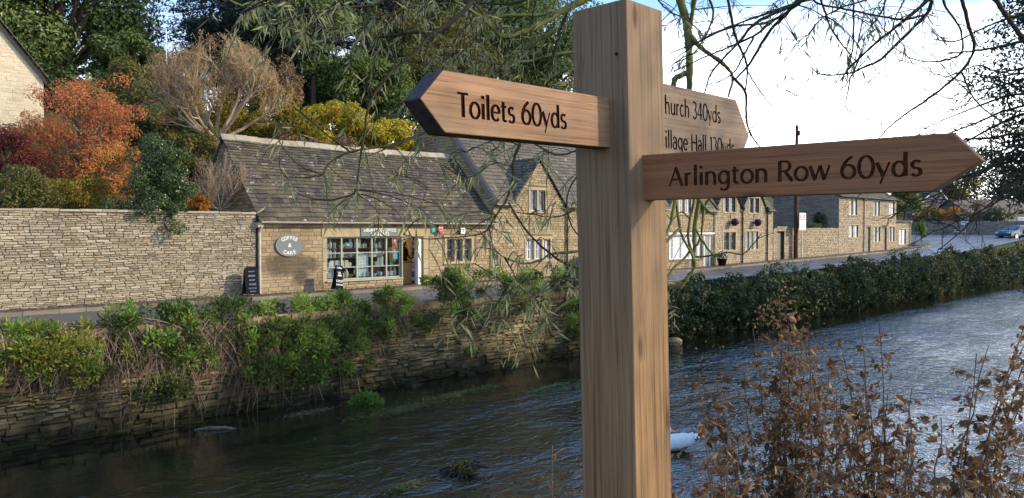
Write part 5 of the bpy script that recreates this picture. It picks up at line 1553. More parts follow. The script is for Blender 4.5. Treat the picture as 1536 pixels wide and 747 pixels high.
def pale_house():
    p = at(1500, 345, 100)
    rt = root('pale_house', 'pale stone house half hidden by dark branches at the right', 'house', (p[0], p[1], 1.6), rad(12))
    mb = MB(); mb.box(-4.6, 5, 0, 6, 0, 2.9, r=.5); stones(mb, -4.6, 5, 0, 2.9, ch=(.16, .24), ll=(.3, .6), m=0); part('wall', mb, M['terstone'], rt)
    mb = MB()
    for y0, z0, y1, z1 in ((-.3, 2.8, 3, 4.6), (6.3, 2.8, 3, 4.6)): mb.add([(-4.9, y0, z0), (5.3, y0, z0), (5.3, y1, z1), (-4.9, y1, z1)], [[0, 1, 2, 3]], .5)
    mb.poly([(-4.6, 0, 2.85), (-4.6, 6, 2.85), (-4.6, 3, 4.55)], .5); mb.poly([(5, 0, 2.85), (5, 6, 2.85), (5, 3, 4.55)], .5)
    part('roof', mb, M['slate'], rt)
    for x in (-3, 0, 3): mb = MB(); mb.box(x - .5, x + .5, -.06, -.03, 1.0, 2.3); f_ = part('window', mb, M['white'], rt); mb = MB(); mb.box(x - .43, x + .43, -.075, -.061, 1.07, 2.23); part('pane', mb, M['dimglass'], f_)
pale_house()
# parked car at the bend, mostly behind branches
def car():
    p = at(1526, 362, 80)
    rt = root('parked_car', 'blue car parked at the road bend behind the dark branches', 'car', (p[0], p[1], ground_h(87, -4) + .06), rad(20))
    prof = [(-2.0, .35), (-2.05, .62), (-1.95, .85), (-1.2, .95), (-.55, 1.38), (.75, 1.42), (1.45, 1.0), (1.95, .92), (2.02, .6), (1.98, .35)]
    mb = MB(); n = len(prof); k = 7; v = []
    for y in np.linspace(-.85, .85, k):
        ins = (abs(y) / .85) ** 4
        for (x, z) in prof: v.append((x * (1 - .04 * ins), y * (1 - .16 * max(0, (z - .9) / .5)), z - .03 * ins))
    f = [[i * n + j, i * n + j + 1, (i + 1) * n + j + 1, (i + 1) * n + j] for i in range(k - 1) for j in range(n - 1)]
    mb.add(v, f, .5); mb.poly(v[:n], .5); mb.poly(v[-n:], .5)
    part('body', mb, m_plain('blue car paint', (.035, .06, .14), .2, spec=.6, vary=.02), rt, bevel=.02)
    mb = MB()
    for sg in (-1, 1): mb.poly([(-1.1, sg * .852, .93), (1.35, sg * .852, .95), (.7, sg * .735, 1.33), (-.5, sg * .735, 1.31)], .5)
    mb.add([(-1.22, -.74, .96), (-1.22, .74, .96), (-.62, .66, 1.36), (-.62, -.66, 1.36)], [[0, 1, 2, 3]], .5)
    part('window', mb, M['dimglass'], rt)
    for x in (-1.25, 1.25):
        for sg in (-1, 1):
            mb = MB(); mb.lathe([(0, -.1), (.2, -.1), (.31, -.08), (.32, 0), (.31, .08), (.2, .1), (0, .1)], 18)
            V = mb.v[-1]; V[:] = np.stack([V[:, 0] + x, V[:, 2] + sg * .78, V[:, 1] + .32], 1); w_ = part('wheel', mb, M['black'], rt, smooth=True)
            mb = MB(); mb.lathe([(0, .0), (.19, .0), (.18, .02), (0, .02)], 12); V = mb.v[-1]; V[:] = np.stack([V[:, 0] + x, sg * (V[:, 2] + .885), V[:, 1] + .32], 1); part('rim', mb, M['steel'], w_)
    for sg in (-1, 1): mb = MB(); mb.box(-2.06, -1.98, sg * .62 - .16, sg * .62 + .16, .62, .76); part('headlight', mb, M['white'], rt)
car()

# ================================================================== swan on the water
def swan():
    p = at(1008, 670, 16.6)
    rt = root('swan', 'white swan resting on the river with its neck folded back', 'swan', (p[0], p[1], RIVER_Z), rad(8))
    n = 16; k = 14; v = []
    for i in range(n + 1):
        t = i / n; x = -.52 + 1.1 * t
        rr_ = math.sin(PI * min(1, t * .93 + .05)) ** .62
        zc = .13 + .10 * t ** 3 + (.05 if t > .85 else 0)
        ry, rz_ = .235 * rr_, .20 * rr_
        for j in range(k):
            a = 2 * PI * j / k
            z = zc + rz_ * math.sin(a) * (1.0 if math.sin(a) > 0 else .75); v.append((x, ry * math.cos(a), z))
    mb = MB(); mb.add(v, [[i * k + j, i * k + (j + 1) % k, (i + 1) * k + (j + 1) % k, (i + 1) * k + j] for i in range(n) for j in range(k)], .5)
    # neck rises from the breast and lies back along the body
    th = np.array([(-.42, 0, .2), (-.50, 0, .34), (-.46, 0, .47), (-.34, .02, .52), (-.2, .05, .47), (-.08, .08, .41)])
    mb.tubes(th, [.085, .07, .06, .055, .055, .05], 10)
    mb.lathe([(0, -.07), (.04, -.05), (.055, 0), (.045, .05), (0, .075)], 10, (-.04, .09, .40))
    wt_ = m_plain('white plumage', (.78, .78, .76), .7, vary=.05)
    part('body', mb, wt_, rt, smooth=True)
    for sg in (-1, 1):
        mb = MB(); m_ = 9; v = []
        for i in range(m_ + 1):
            t = i / m_; x = -.3 + .9 * t; h = .16 * math.sin(PI * min(1, t * .85 + .12)) ** .7
            for j in range(6):
                u = j / 5; a = rad(-15 + 85 * u)
                v.append((x, sg * (.255 * math.cos(a) * (math.sin(PI * min(1, t * .9 + .08)) ** .5) + .012), .15 + h * 1.35 * math.sin(a) + .10 * t * t + (.015 if i % 2 else 0)))
        mb.add(v, [[i * 6 + j, i * 6 + j + 1, (i + 1) * 6 + j + 1, (i + 1) * 6 + j] for i in range(m_) for j in range(5)], .5)
        part('wing', mb, wt_, rt, smooth=True)
    mb = MB(); mb.tubes([(0.0, .10, .395), (.06, .125, .375), (.10, .14, .365)], [.022, .018, .009], 7); part('beak', mb, m_plain('orange beak', (.55, .16, .02), .5), rt)
swan()
# ================================================================== trees and plants
def crown(mb, c, R_, nleaf, size, ncl=40, cr=.35, flat=.8, m=0, seed=0, shell=.55, aspect=.6, rnd=None, bias=0.0, keep=None):
    """leaf clumps through a crown volume: c centre, R_ radii, cr clump radius as a share of the mean radius"""
    rg = np.random.default_rng(seed + 100)
    R_ = np.array(R_, float); c = np.array(c, float)
    d = unit(ncl, rg); rr = rg.uniform(shell, 1.0, (ncl, 1)) ** .7
    lump = 1 + .22 * np.sin(d[:, :1] * 5 + seed) * np.cos(d[:, 1:2] * 4 - seed) + .14 * np.sin(d[:, 2:] * 9 + seed * 2)
    cen = c + d * rr * R_ * lump
    if keep is not None:
        cen = cen[keep(cen)]; ncl = len(cen)
    crs = R_.mean() * cr * rg.uniform(.55, 1.25, ncl)
    w = crs ** 2; idx = rg.choice(ncl, nleaf, p=w / w.sum())
    e = unit(nleaf, rg); ph = rg.uniform(.35, 1.0, (nleaf, 1)) ** .6
    P = cen[idx] + e * ph * crs[idx][:, None] * np.array([1, 1, flat])
    out = e + unit(nleaf, rg) * .8 + np.array([0, 0, .45])
    D = np.cross(out, unit(nleaf, rg)) + np.array([0, 0, -.25]); D /= np.linalg.norm(D, axis=1, keepdims=True) + 1e-9
    W = np.cross(out, D)
    r = np.clip(rg.normal(.5 + bias, .2, nleaf) + rg.uniform(-.2, .2, ncl)[idx], 0, 1) if rnd is None else rnd(P, rg)
    mb.leaves(P, D, W, size * rg.uniform(.6, 1.3, nleaf), size * aspect * rg.uniform(.7, 1.2, nleaf), r, m)
    return cen, crs
def limbs(mb, base, cen, r0, k=6, frac=1.0, sagz=.15, n=7):
    """limbs from the trunk top towards clump centres"""
    base = np.array(base, float); T = max(1, int(len(cen) * frac)); cc = cen[:T]
    t = np.linspace(0, 1, n)[None, :, None]
    mid = (base + cc) / 2 + np.array([0, 0, 1]) * np.linalg.norm(cc - base, axis=1)[:, None] * sagz + RNG.normal(0, .08, (T, 3)) * np.linalg.norm(cc - base, axis=1)[:, None]
    P = (1 - t) ** 2 * base + 2 * t * (1 - t) * mid[:, None] + t ** 2 * cc[:, None]
    Rr = r0 * (1 - .85 * t[..., 0]) * np.ones((T, 1)); mb.tubes(P, Rr, k)
def trunk_of(base, top, r, n=6, wob=.06):
    base = np.array(base, float); top = np.array(top, float); t = np.linspace(0, 1, n)[:, None]
    P = base + (top - base) * t; P[1:-1] += RNG.normal(0, wob, (n - 2, 3)) * [1, 1, 0]
    mb = MB(); Rr = r * (1.25 - .7 * t[:, 0]); Rr[0] = r * 1.6; mb.tubes(P, Rr, 9); return mb
def gz_at(x, y):
    s = (x + 17.65 + y - 17.65) * S2; q = (x - y + 35.3) * S2
    return ground_h(s, q)
BK = {'grey': m_bark('grey bark', [(.06, .05, .04), (.14, .12, .095)]), 'dark': m_bark('dark bark', [(.025, .02, .017), (.06, .05, .04)]), 'brown': m_bark('brown bark', [(.07, .045, .03), (.16, .11, .075)]), 'pale': m_bark('pale twig bark', [(.20, .145, .095), (.38, .29, .20)]),
      'moss': m_bark('mossy willow bark', [(.05, .045, .022), (.12, .13, .035), (.07, .06, .04)], 18), 'twig': m_bark('dark willow twig', [(.022, .018, .012), (.05, .042, .024)], 20)}
LF = {
 'evergreen': m_leaf('glossy evergreen leaf', [(.05, .078, .022), (.095, .138, .036), (.14, .185, .05), (.19, .225, .066)], .4, .42, .4),
 'olive': m_leaf('olive leaf', [(.05, .06, .018), (.09, .10, .026), (.15, .14, .035), (.21, .17, .04)]),
 'red': m_leaf('red autumn leaf', [(.18, .16, .04), (.36, .15, .06), (.58, .17, .10), (.64, .27, .10), (.56, .37, .07)], .55),
 'maroon': m_leaf('dark red leaf', [(.05, .012, .012), (.11, .025, .02), (.17, .04, .028)], .3),
 'holly': m_leaf('dark holly leaf', [(.02, .042, .014), (.042, .075, .02), (.075, .115, .03), (.13, .14, .04)], .25, .35, .5),
 'yellow': m_leaf('yellow autumn leaf', [(.14, .14, .025), (.32, .27, .025), (.50, .41, .04), (.42, .33, .04)], .45),
 'gold': m_leaf('golden olive leaf', [(.07, .075, .015), (.17, .14, .02), (.30, .22, .025), (.38, .28, .03)], .4),
 'orange': m_leaf('orange leaf', [(.35, .14, .02), (.48, .24, .02)], .4),
 'cedar': m_leaf('cedar needle', [(.014, .028, .024), (.03, .052, .04), (.055, .085, .055)], .2),
 'green': m_leaf('mid green leaf', [(.035, .06, .018), (.065, .105, .025), (.11, .16, .036), (.17, .21, .05)], .35),
 'brown': m_leaf('dry brown leaf', [(.09, .055, .03), (.18, .11, .06), (.26, .17, .10)], .3),
 'tan': m_leaf('tan withered leaf', [(.14, .09, .045), (.26, .17, .085), (.38, .26, .13), (.42, .30, .10)], .45),
 'willow': m_leaf('willow leaf', [(.11, .135, .065), (.18, .205, .10), (.235, .25, .12), (.28, .26, .10), (.32, .25, .09)], .45),
 'hedge': m_leaf('ivy hedge leaf', [(.018, .032, .014), (.03, .052, .018), (.045, .07, .022), (.07, .085, .03)], .2, .5, .3),
 'bank': m_leaf('bank plant leaf', [(.075, .135, .025), (.14, .235, .04), (.20, .32, .055), (.28, .34, .065)], .45),
 'bankyellow': m_leaf('yellowing bank leaf', [(.08, .125, .025), (.16, .22, .035), (.26, .28, .045), (.34, .31, .055)], .45),
 'bankdark': m_leaf('dark bank leaf', [(.04, .065, .022), (.075, .115, .03), (.12, .155, .04)], .35),
 'deadstem': m_leaf('dead leaf', [(.075, .040, .018), (.145, .080, .036), (.215, .126, .060), (.31, .195, .10)], .35),
}
M['deadwood'] = m_bark('dry stalk', [(.08, .05, .035), (.17, .115, .075)], 30)
M['drytwig'] = m_leaf('dry hanging twig', [(.05, .035, .025), (.11, .078, .055), (.19, .145, .11), (.30, .24, .185), (.14, .09, .06)], .05, .9, .1)

def tree(name, label, cat, px, py, Y, rpx, rpy, leaf, nleaf, size, bark='grey', ncl=45, cr=.35, flat=.8, shell=.5, trunk_r=.2, seed=0, lf=None, base_z=None, group=None, bias=0, aspect=.6, depth=None):
    c = at(px, py, Y); rx = rpx / FPX * Y; rz_ = rpy / FPX * Y
    gz = gz_at(c[0], c[1]) if base_z is None else base_z
    rt = root(name, label, cat, (c[0], c[1], gz), group=group)
    lc = np.array([0, 0, c[2] - gz])
    mb = MB(); cen, crs = crown(mb, lc, (rx, rx * (depth or .9), rz_), nleaf, size, ncl, cr, flat, seed=seed, shell=shell, bias=bias, aspect=aspect)
    part('crown', mb, LF[leaf], rt)
    top = lc + np.array([0, 0, -rz_ * .45]); top[2] = max(top[2], .3)
    tb = trunk_of((0, 0, -.2), top, trunk_r)
    limbs(tb, top, cen, trunk_r * .4, 5, .8)
    part('trunk', tb, BK[bark], rt, smooth=True)
    return rt
# --- the garden slope, left to right
tree('evergreen_tree', 'big glossy evergreen tree filling the top left corner', 'tree', 85, 40, 44, 165, 175, 'evergreen', 46000, .26, 'dark', 80, .30, .75, .35, .4, 1)
tree('evergreen_tree', 'smaller dark evergreen with a flat branch reaching right below the pale sky gap', 'tree', 205, 95, 42, 62, 48, 'evergreen', 9000, .22, 'dark', 30, .34, .6, .4, .2, 2)
tree('olive_tree', 'dull olive green tree between the red shrub and the aerial', 'tree', 205, 165, 36, 62, 75, 'olive', 16000, .17, 'brown', 40, .34, .8, .5, .15, 3)
tree('olive_tree', 'dark green bush on the slope behind the bare tree', 'tree', 258, 200, 35, 48, 60, 'evergreen', 9000, .16, 'brown', 30, .36, .8, .5, .12, 4)
def red_shrub():
    c = at(132, 210, 27); gz = gz_at(c[0], c[1])
    rt = root('red_shrub', 'large shrub in red and orange autumn leaf behind the garden wall', 'shrub', (c[0], c[1], gz))
    mb = MB(); k = 27 / FPX
    def tone(P, rg):
        h = (P[:, 2] - (c[2] - gz)) / 2.2
        return np.clip(rg.normal(.50, .27, len(P)) - .06 * (h < -.4) , 0, 1)
    def tone2(P, rg): return np.clip(rg.normal(.82, .16, len(P)), 0, 1)
    base = np.array([0, 0, .1])
    tb = MB()
    for (px, py, rx, ry, n, s, tn) in ((110, 172, 66, 56, 4300, 5, tone), (165, 188, 50, 58, 3800, 6, tone), (82, 225, 58, 48, 3400, 7, tone), (168, 255, 55, 44, 3600, 8, tone2), (120, 265, 58, 40, 2300, 9, tone)):
        p = at(px, py, 27 + RNG.uniform(-.6, .6)) - np.array([c[0], c[1], gz])
        cen, crs = crown(mb, p, (rx * k, rx * k * .8, ry * k), n, .085, 46, .30, .8, seed=s, shell=.35, rnd=tn, aspect=.6)
        limbs(tb, base + RNG.normal(0, .12, 3) * [1, 1, 0], cen, .022, 4, 1.0, .05)
    part('foliage', mb, LF['red'], rt); part('stems', tb, BK['brown'], rt)
red_shrub()
tree('maroon_shrub', 'small dark maroon leaved shrub at the left edge over the wall', 'shrub', 8, 228, 25, 46, 38, 'maroon', 7000, .08, 'brown', 36, .36, .8, .4, .05, 11)
tree('olive_shrub', 'scruffy olive shrub low behind the wall below the maroon one', 'shrub', 30, 285, 23.6, 55, 34, 'olive', 7000, .08, 'brown', 40, .36, .7, .4, .04, 12, base_z=1.9)
tree('olive_shrub', 'thin olive and yellow shrub low behind the wall under the red one', 'shrub', 115, 295, 24.8, 50, 26, 'gold', 4200, .075, 'brown', 40, .34, .7, .4, .04, 13, base_z=1.9)
tree('olive_shrub', 'dull olive bush below the pale house gable', 'shrub', 22, 214, 29, 75, 26, 'olive', 6500, .10, 'brown', 40, .34, .7, .4, .04, 93)
def holly():
    c = at(233, 290, 25.3)
    rt = root('holly_bush', 'dark glossy holly bush spilling over the garden wall', 'bush', (c[0], c[1], 2.0))
    mb = MB(); k = 25.3 / FPX; tb = MB()
    for (px, py, rx, ry, n, s) in ((240, 240, 44, 38, 5500, 3), (228, 285, 60, 36, 7000, 4), (236, 318, 44, 26, 4500, 5)):
        p = at(px, py, 25.3 - (py - 240) * .008) - np.array([c[0], c[1], 2.0]); cen, crs = crown(mb, p, (rx * k, rx * k * .75, ry * k), n, .085, 40, .34, .75, seed=s, shell=.3)
        limbs(tb, (0, 0, .3), cen, .02, 4, .6)
    part('foliage', mb, LF['holly'], rt); part('stems', tb, BK['dark'], rt)
holly()
tree('orange_bush', 'small bright orange bush peeping over the wall beside the holly', 'bush', 300, 302, 26.5, 19, 14, 'orange', 1500, .07, 'brown', 18, .4, .8, .3, .02, 14, base_z=2.0)

def twiggy(name, label, px, py0, py1, pyc, Y, rpx, rpy, bark, levels, r0, spread=.9, leaf=None, nleaf=0, lsize=.06, seed=3, base_z=None):
    """bare crown by repeated forking, all tubes of one level at once"""
    rg = np.random.default_rng(seed)
    b = at(px, py0, Y); gz = gz_at(b[0], b[1]) if base_z is None else base_z
    rt = root(name, label, 'tree', (b[0], b[1], gz))
    k = Y / FPX
    fork = at(px, py1, Y) - np.array([b[0], b[1], gz]); fork[:2] = 0
    tb = MB(); P = np.array([[0, 0, -.2], [.05, 0, fork[2] * .5], fork]); tb.tubes(P, [r0 * 1.35, r0, r0 * .85], 10)
    part('trunk', tb, BK['brown'], rt, smooth=True)
    cc = at(px, pyc, Y) - np.array([b[0], b[1], gz]); cc[:2] = 0
    Rv = np.array([rpx * k, rpx * k * .9, rpy * k])
    starts = np.repeat(fork[None], levels[0], 0); r = r0 * .40
    tb = MB(); n_all = None; parent_dir = None
    for li, nb in enumerate(levels):
        if li > 0:
            # children leave along each parent path
            T = len(paths); tt = rg.uniform(.35, 1.0, (T, nb)); seg = tt * (paths.shape[1] - 1); i0 = np.minimum(seg.astype(int), paths.shape[1] - 2); fr = seg - i0
            starts = (paths[np.arange(T)[:, None], i0] * (1 - fr[..., None]) + paths[np.arange(T)[:, None], i0 + 1] * fr[..., None]).reshape(-1, 3)
            pd = np.repeat((paths[:, -1] - paths[:, 0]), nb, 0); pd /= np.linalg.norm(pd, axis=1, keepdims=True)
        N = len(starts)
        if li == 0:
            a = np.arange(N) * 2.4 + .3; el = rg.uniform(.25, 1.2, N)
            d = np.stack([np.cos(a) * np.cos(el), np.sin(a) * np.cos(el), np.sin(el)], 1); ln = np.linalg.norm(Rv) * rg.uniform(.45, .62, N)
        else:
            d = pd + unit(N, rg) * spread + np.array([0, 0, .22]); d /= np.linalg.norm(d, axis=1, keepdims=True)
            ln = np.linalg.norm(Rv) * (.42 * .62 ** li) * rg.uniform(.6, 1.25, N)
        n = 6; t = np.linspace(0, 1, n)[None, :, None]
        curl = unit(N, rg) * .25 + np.array([0, 0, .28])
        paths = starts[:, None] + d[:, None] * ln[:, None, None] * t + curl[:, None] * ln[:, None, None] * t ** 2
        # keep inside the crown
        e = (paths - cc) / Rv; q = np.linalg.norm(e, axis=2, keepdims=True); lim = 1.0 + .12 * np.sin(e[..., :1] * 6) + rg.normal(0, .10, (N, 1, 1)) 
        paths = np.where(q > lim, cc + e / q * lim * Rv + (paths - (cc + e / q * lim * Rv)) * .25, paths)
        rr = np.maximum(r * (1 - .6 * t[..., 0]), .004) * np.ones((N, 1))
        tb.tubes(paths, rr, 6 if li < 2 else 4 if li < 3 else 3); r = max(r * .46, .0055)
    part('branches', tb, BK[bark], rt)
    if leaf:
        T = len(paths); idx = rg.integers(0, T, nleaf); P = paths[idx, rg.integers(2, paths.shape[1], nleaf)] + rg.normal(0, .05, (nleaf, 3))
        mb = MB(); hi = (P[:, 2] > fork[2] + (cc[2] - fork[2]) * .7) | (rg.random(nleaf) < .2); Dl = unit(nleaf, rg) + [0, 0, -.4]; Wl = unit(nleaf, rg)
        for q_, w_ in ((hi, 0), (~hi, 1)): mb.leaves(P[q_], Dl[q_], Wl[q_], lsize * rg.uniform(.6, 1.3, int(q_.sum())), lsize * .6, np.clip(rg.normal(.6, .25, int(q_.sum())), 0, 1), w_)
        part('leaves', mb, [LF[leaf], LF['gold']], rt)
    return rt
twiggy('bare_tree', 'bare pale twigged tree with a gnarled trunk behind the left end of the cafe roof', 325, 300, 210, 150, 31, 108, 84, 'pale', (10, 6, 7, 6), .21, .95, 'tan', 24000, .07, 3)
tree('brown_tree', 'small tree of curled dry brown leaves beside the sky gap', 'tree', 428, 128, 38, 34, 42, 'brown', 4200, .12, 'brown', 30, .34, .9, .3, .1, 15)
twiggy('bare_bush', 'bare purplish twiggy bush beside the cafe gable over the wall', 330, 325, 315, 280, 27.3, 50, 50, 'pale', (12, 9, 9), .03, .8, None, 0, seed=5, base_z=2.0)
tree('golden_bush', 'golden green bush behind the bare tree', 'bush', 395, 185, 35, 78, 48, 'gold', 13000, .13, 'brown', 45, .32, .8, .4, .08, 16)
tree('golden_bush', 'olive gold bush left of the bare trunk', 'bush', 285, 235, 30.5, 46, 40, 'olive', 6500, .11, 'brown', 36, .36, .8, .4, .05, 17)
tree('yellow_bush', 'tall bright yellow bush above the middle of the cafe roof', 'bush', 500, 196, 36, 54, 40, 'yellow', 9000, .15, 'brown', 40, .34, .8, .4, .06, 18)
tree('yellow_bush', 'lower bright yellow bush above the cafe ridge nearer the wooden arm', 'bush', 580, 208, 36, 44, 26, 'yellow', 6500, .15, 'brown', 34, .36, .8, .4, .05, 19)
tree('brown_hedge', 'low rusty brown hedge just behind the cafe ridge', 'hedge', 470, 222, 33.5, 90, 16, 'brown', 6000, .10, 'brown', 40, .2, .8, .3, .03, 20)
# dark cedar with level boughs
def cedar(name, label, px, Y, top_py, base_py, spread_px, nlay, seed, leafn, gap=()):
    rg = np.random.default_rng(seed)
    b = at(px, base_py, Y); gz = gz_at(b[0], b[1]); top = at(px, top_py, Y)[2] - gz
    rt = root(name, label, 'tree', (b[0], b[1], gz)); mb = MB(); tb = MB()
    tb.tubes(np.array([[0, 0, -.3], [.1, 0, top * .5], [0, 0, top]]), [.55, .4, .06], 9)
    sp = spread_px / FPX * Y
    for k in range(nlay):
        z = top * (.30 + .68 * k / nlay); L_ = sp * (1.0 - .62 * (k / nlay) ** 1.6) * rg.uniform(.75, 1.1)
        nb = 6
        for j in range(nb):
            a = j * 2 * PI / nb + k * .9 + rg.uniform(-.3, .3); l = L_ * rg.uniform(.7, 1.1); tip = np.array([math.cos(a) * l, math.sin(a) * l, z + l * rg.uniform(-.05, .16)])
            path = np.array([[0, 0, z - .3], tip * [.5, .5, 0] + [0, 0, z + .12 * l], tip]); tb.tubes(path, [.11, .06, .015], 5)
            for u in (.35, .55, .72, .88, 1.0):
                cpt = path[0] * (1 - u) ** 2 + 2 * u * (1 - u) * path[1] + u * u * path[2]
                n = int(leafn / (nlay * nb * 5)); w = l * .20 * (1.1 - .4 * u)
                P = cpt + rg.normal(0, 1, (n, 3)) * [w, w, w * .22] + [0, 0, .1]
                D = unit(n, rg) * [1, 1, .5]; mb.leaves(P, D, np.cross(D, unit(n, rg) * .5 + [0, 0, 1]), .34 * rg.uniform(.6, 1.3, n), .10, np.clip(rg.normal(.45, .22, n), 0, 1))
    part('crown', mb, LF['cedar'], rt); part('trunk', tb, BK['dark'], rt, smooth=True)
cedar('cedar_tree', 'dark blue green cedar with level boughs rising out of the top of the frame', 385, 47, -220, 190, 118, 13, 31, 52000)
cedar('cedar_tree', 'dark conifer with sky showing between its lower boughs right of the cedar', 560, 52, -160, 200, 120, 10, 32, 30000)
tree('green_tree', 'bushy mid green tree behind the bright yellow bushes', 'tree', 545, 128, 44, 70, 44, 'green', 14000, .20, 'dark', 50, .32, .8, .4, .2, 21)
tree('green_tree', 'leafy green crown between the cedar and the top edge', 'tree', 470, 30, 43, 70, 40, 'green', 12000, .20, 'dark', 46, .32, .75, .4, .2, 22)
tree('ivy_tree', 'green gold tree behind the pointed wooden arm', 'tree', 640, 95, 48, 85, 80, 'olive', 17000, .22, 'dark', 60, .30, .85, .4, .25, 23)
tree('ivy_tree', 'tall dark green tree rising behind the cottage chimney', 'tree', 820, 85, 60, 90, 110, 'green', 17000, .27, 'dark', 60, .30, .85, .4, .3, 24)
tree('ivy_tree', 'deep green tree in the top middle behind the willow sprays', 'tree', 725, 25, 56, 95, 85, 'green', 17000, .25, 'dark', 60, .30, .85, .4, .3, 25)
tree('laurel_bush', 'dark laurel on the slope between the cafe ridge and the cottage roof', 'bush', 640, 200, 42, 52, 45, 'holly', 8000, .16, 'dark', 40, .34, .8, .4, .08, 26)
tree('evergreen_bush', 'clipped dark evergreen in the shade behind the side wall', 'bush', 1228, 330, 60.5, 10, 15, 'holly', 1600, .13, 'dark', 16, .45, 1.1, .2, .05, 27, base_z=.4)
tree('evergreen_bush', 'low spreading green bush showing over the side wall by the for sale board', 'bush', 1212, 343, 59, 20, 11, 'bankdark', 1600, .13, 'dark', 20, .4, .8, .2, .04, 28, base_z=.4)
tree('conifer_tree', 'dense dark conifer behind the top of the pointed arm', 'tree', 690, 120, 62, 90, 95, 'cedar', 14000, .30, 'dark', 60, .32, .8, .35, .3, 94)
tree('conifer_tree', 'dense dark conifer between the cottage roof and the top of the post', 'tree', 800, 130, 66, 85, 85, 'evergreen', 13000, .30, 'dark', 60, .32, .8, .35, .3, 95)
tree('green_tree', 'dark green tree filling the gap right of the bare tree', 'tree', 600, 60, 58, 90, 80, 'evergreen', 13000, .27, 'dark', 55, .32, .8, .4, .3, 96)
tree('conifer_tree', 'dark conifer behind the left part of the bare tree', 'tree', 345, 70, 58, 62, 60, 'cedar', 12000, .28, 'dark', 55, .32, .8, .35, .3, 97)
tree('green_tree', 'dark leafy tree low behind the yellow bushes and the brown tree', 'tree', 470, 130, 55, 75, 60, 'evergreen', 13000, .25, 'dark', 60, .32, .8, .4, .3, 98)
tree('laurel_bush', 'low dark laurel closing the gap behind the gnarled trunk', 'bush', 345, 205, 46, 80, 42, 'holly', 10000, .17, 'dark', 50, .34, .8, .3, .08, 99)
tree('laurel_bush', 'low dark laurel closing the gap behind the bright yellow bushes', 'bush', 510, 205, 47, 95, 40, 'holly', 11000, .17, 'dark', 50, .34, .8, .3, .08, 100)
# left house up the slope
def slope_house():
    p = at(66, 195, 34); gz = 5.0
    rt = root('slope_house', 'sunlit pale house gable at the left edge above the garden', 'house', (p[0], p[1], gz), rad(42))
    W_ = 5.6; H = at(66, 112, 34)[2] - gz; T = H + 3.5
    mb = MB(); mb.poly([(-W_, 0, -2), (0, 0, -2), (0, 0, H), (-W_ / 2, 0, T), (-W_, 0, H)], .5, 0)
    stones(mb, -W_, 0, -1, T - .3, ch=(.12, .2), ll=(.2, .5), xr=lambda z: ((-W_, 0) if z < H else (-W_ + W_ / 2 * (z - H) / (T - H), -W_ / 2 * (z - H) / (T - H))), m=1, proud=.012, joint=.006)
    mb.poly([(0, 0, -2), (0, 8, -2), (0, 8, H), (0, 0, H)], .5, 0); mb.poly([(-W_, 0, -2), (-W_, 8, -2), (-W_, 8, H), (-W_, 0, H)], .5, 0)
    part('wall', mb, [M['palewall'], M['palewall']], rt)
    mb = MB(); L_ = math.hypot(W_ / 2 + .25, T - H + .3)
    slates(mb, (.25, -.2, H - .28), (0, 1, 0), (-(W_ / 2 + .25), 0, T - H + .38), L_, lambda v: (0, 8.3), ch=(.28, .18))
    slates(mb, (-W_ - .25, 8.1, H - .28), (0, -1, 0), (W_ / 2 + .25, 0, T - H + .38), L_, lambda v: (0, 8.3), ch=(.28, .18))
    part('roof', mb, M['slate2'], rt)
    for sg in (0, 1):
        vb = MB(); x0 = .12 if sg == 0 else -W_ - .12
        vb.add([(x0, -.12, H - .22), (-W_ / 2, -.12, T - .02), (-W_ / 2, -.12, T - .28), (x0, -.12, H - .48)], [[0, 1, 2, 3]], .5)
        part('bargeboard', vb, M['slate_under'], rt)
    wb = MB(); wb.box(-W_ + .5, -W_ / 2 - .35, -.05, -.03, H - 2.1, H - .9); part('window', wb, M['dimglass'], rt)
M['palewall'] = m_stone('pale rendered stone', [(.38, .32, .23), (.45, .39, .29), (.41, .35, .26)], dirt_amt=.35)
slope_house()

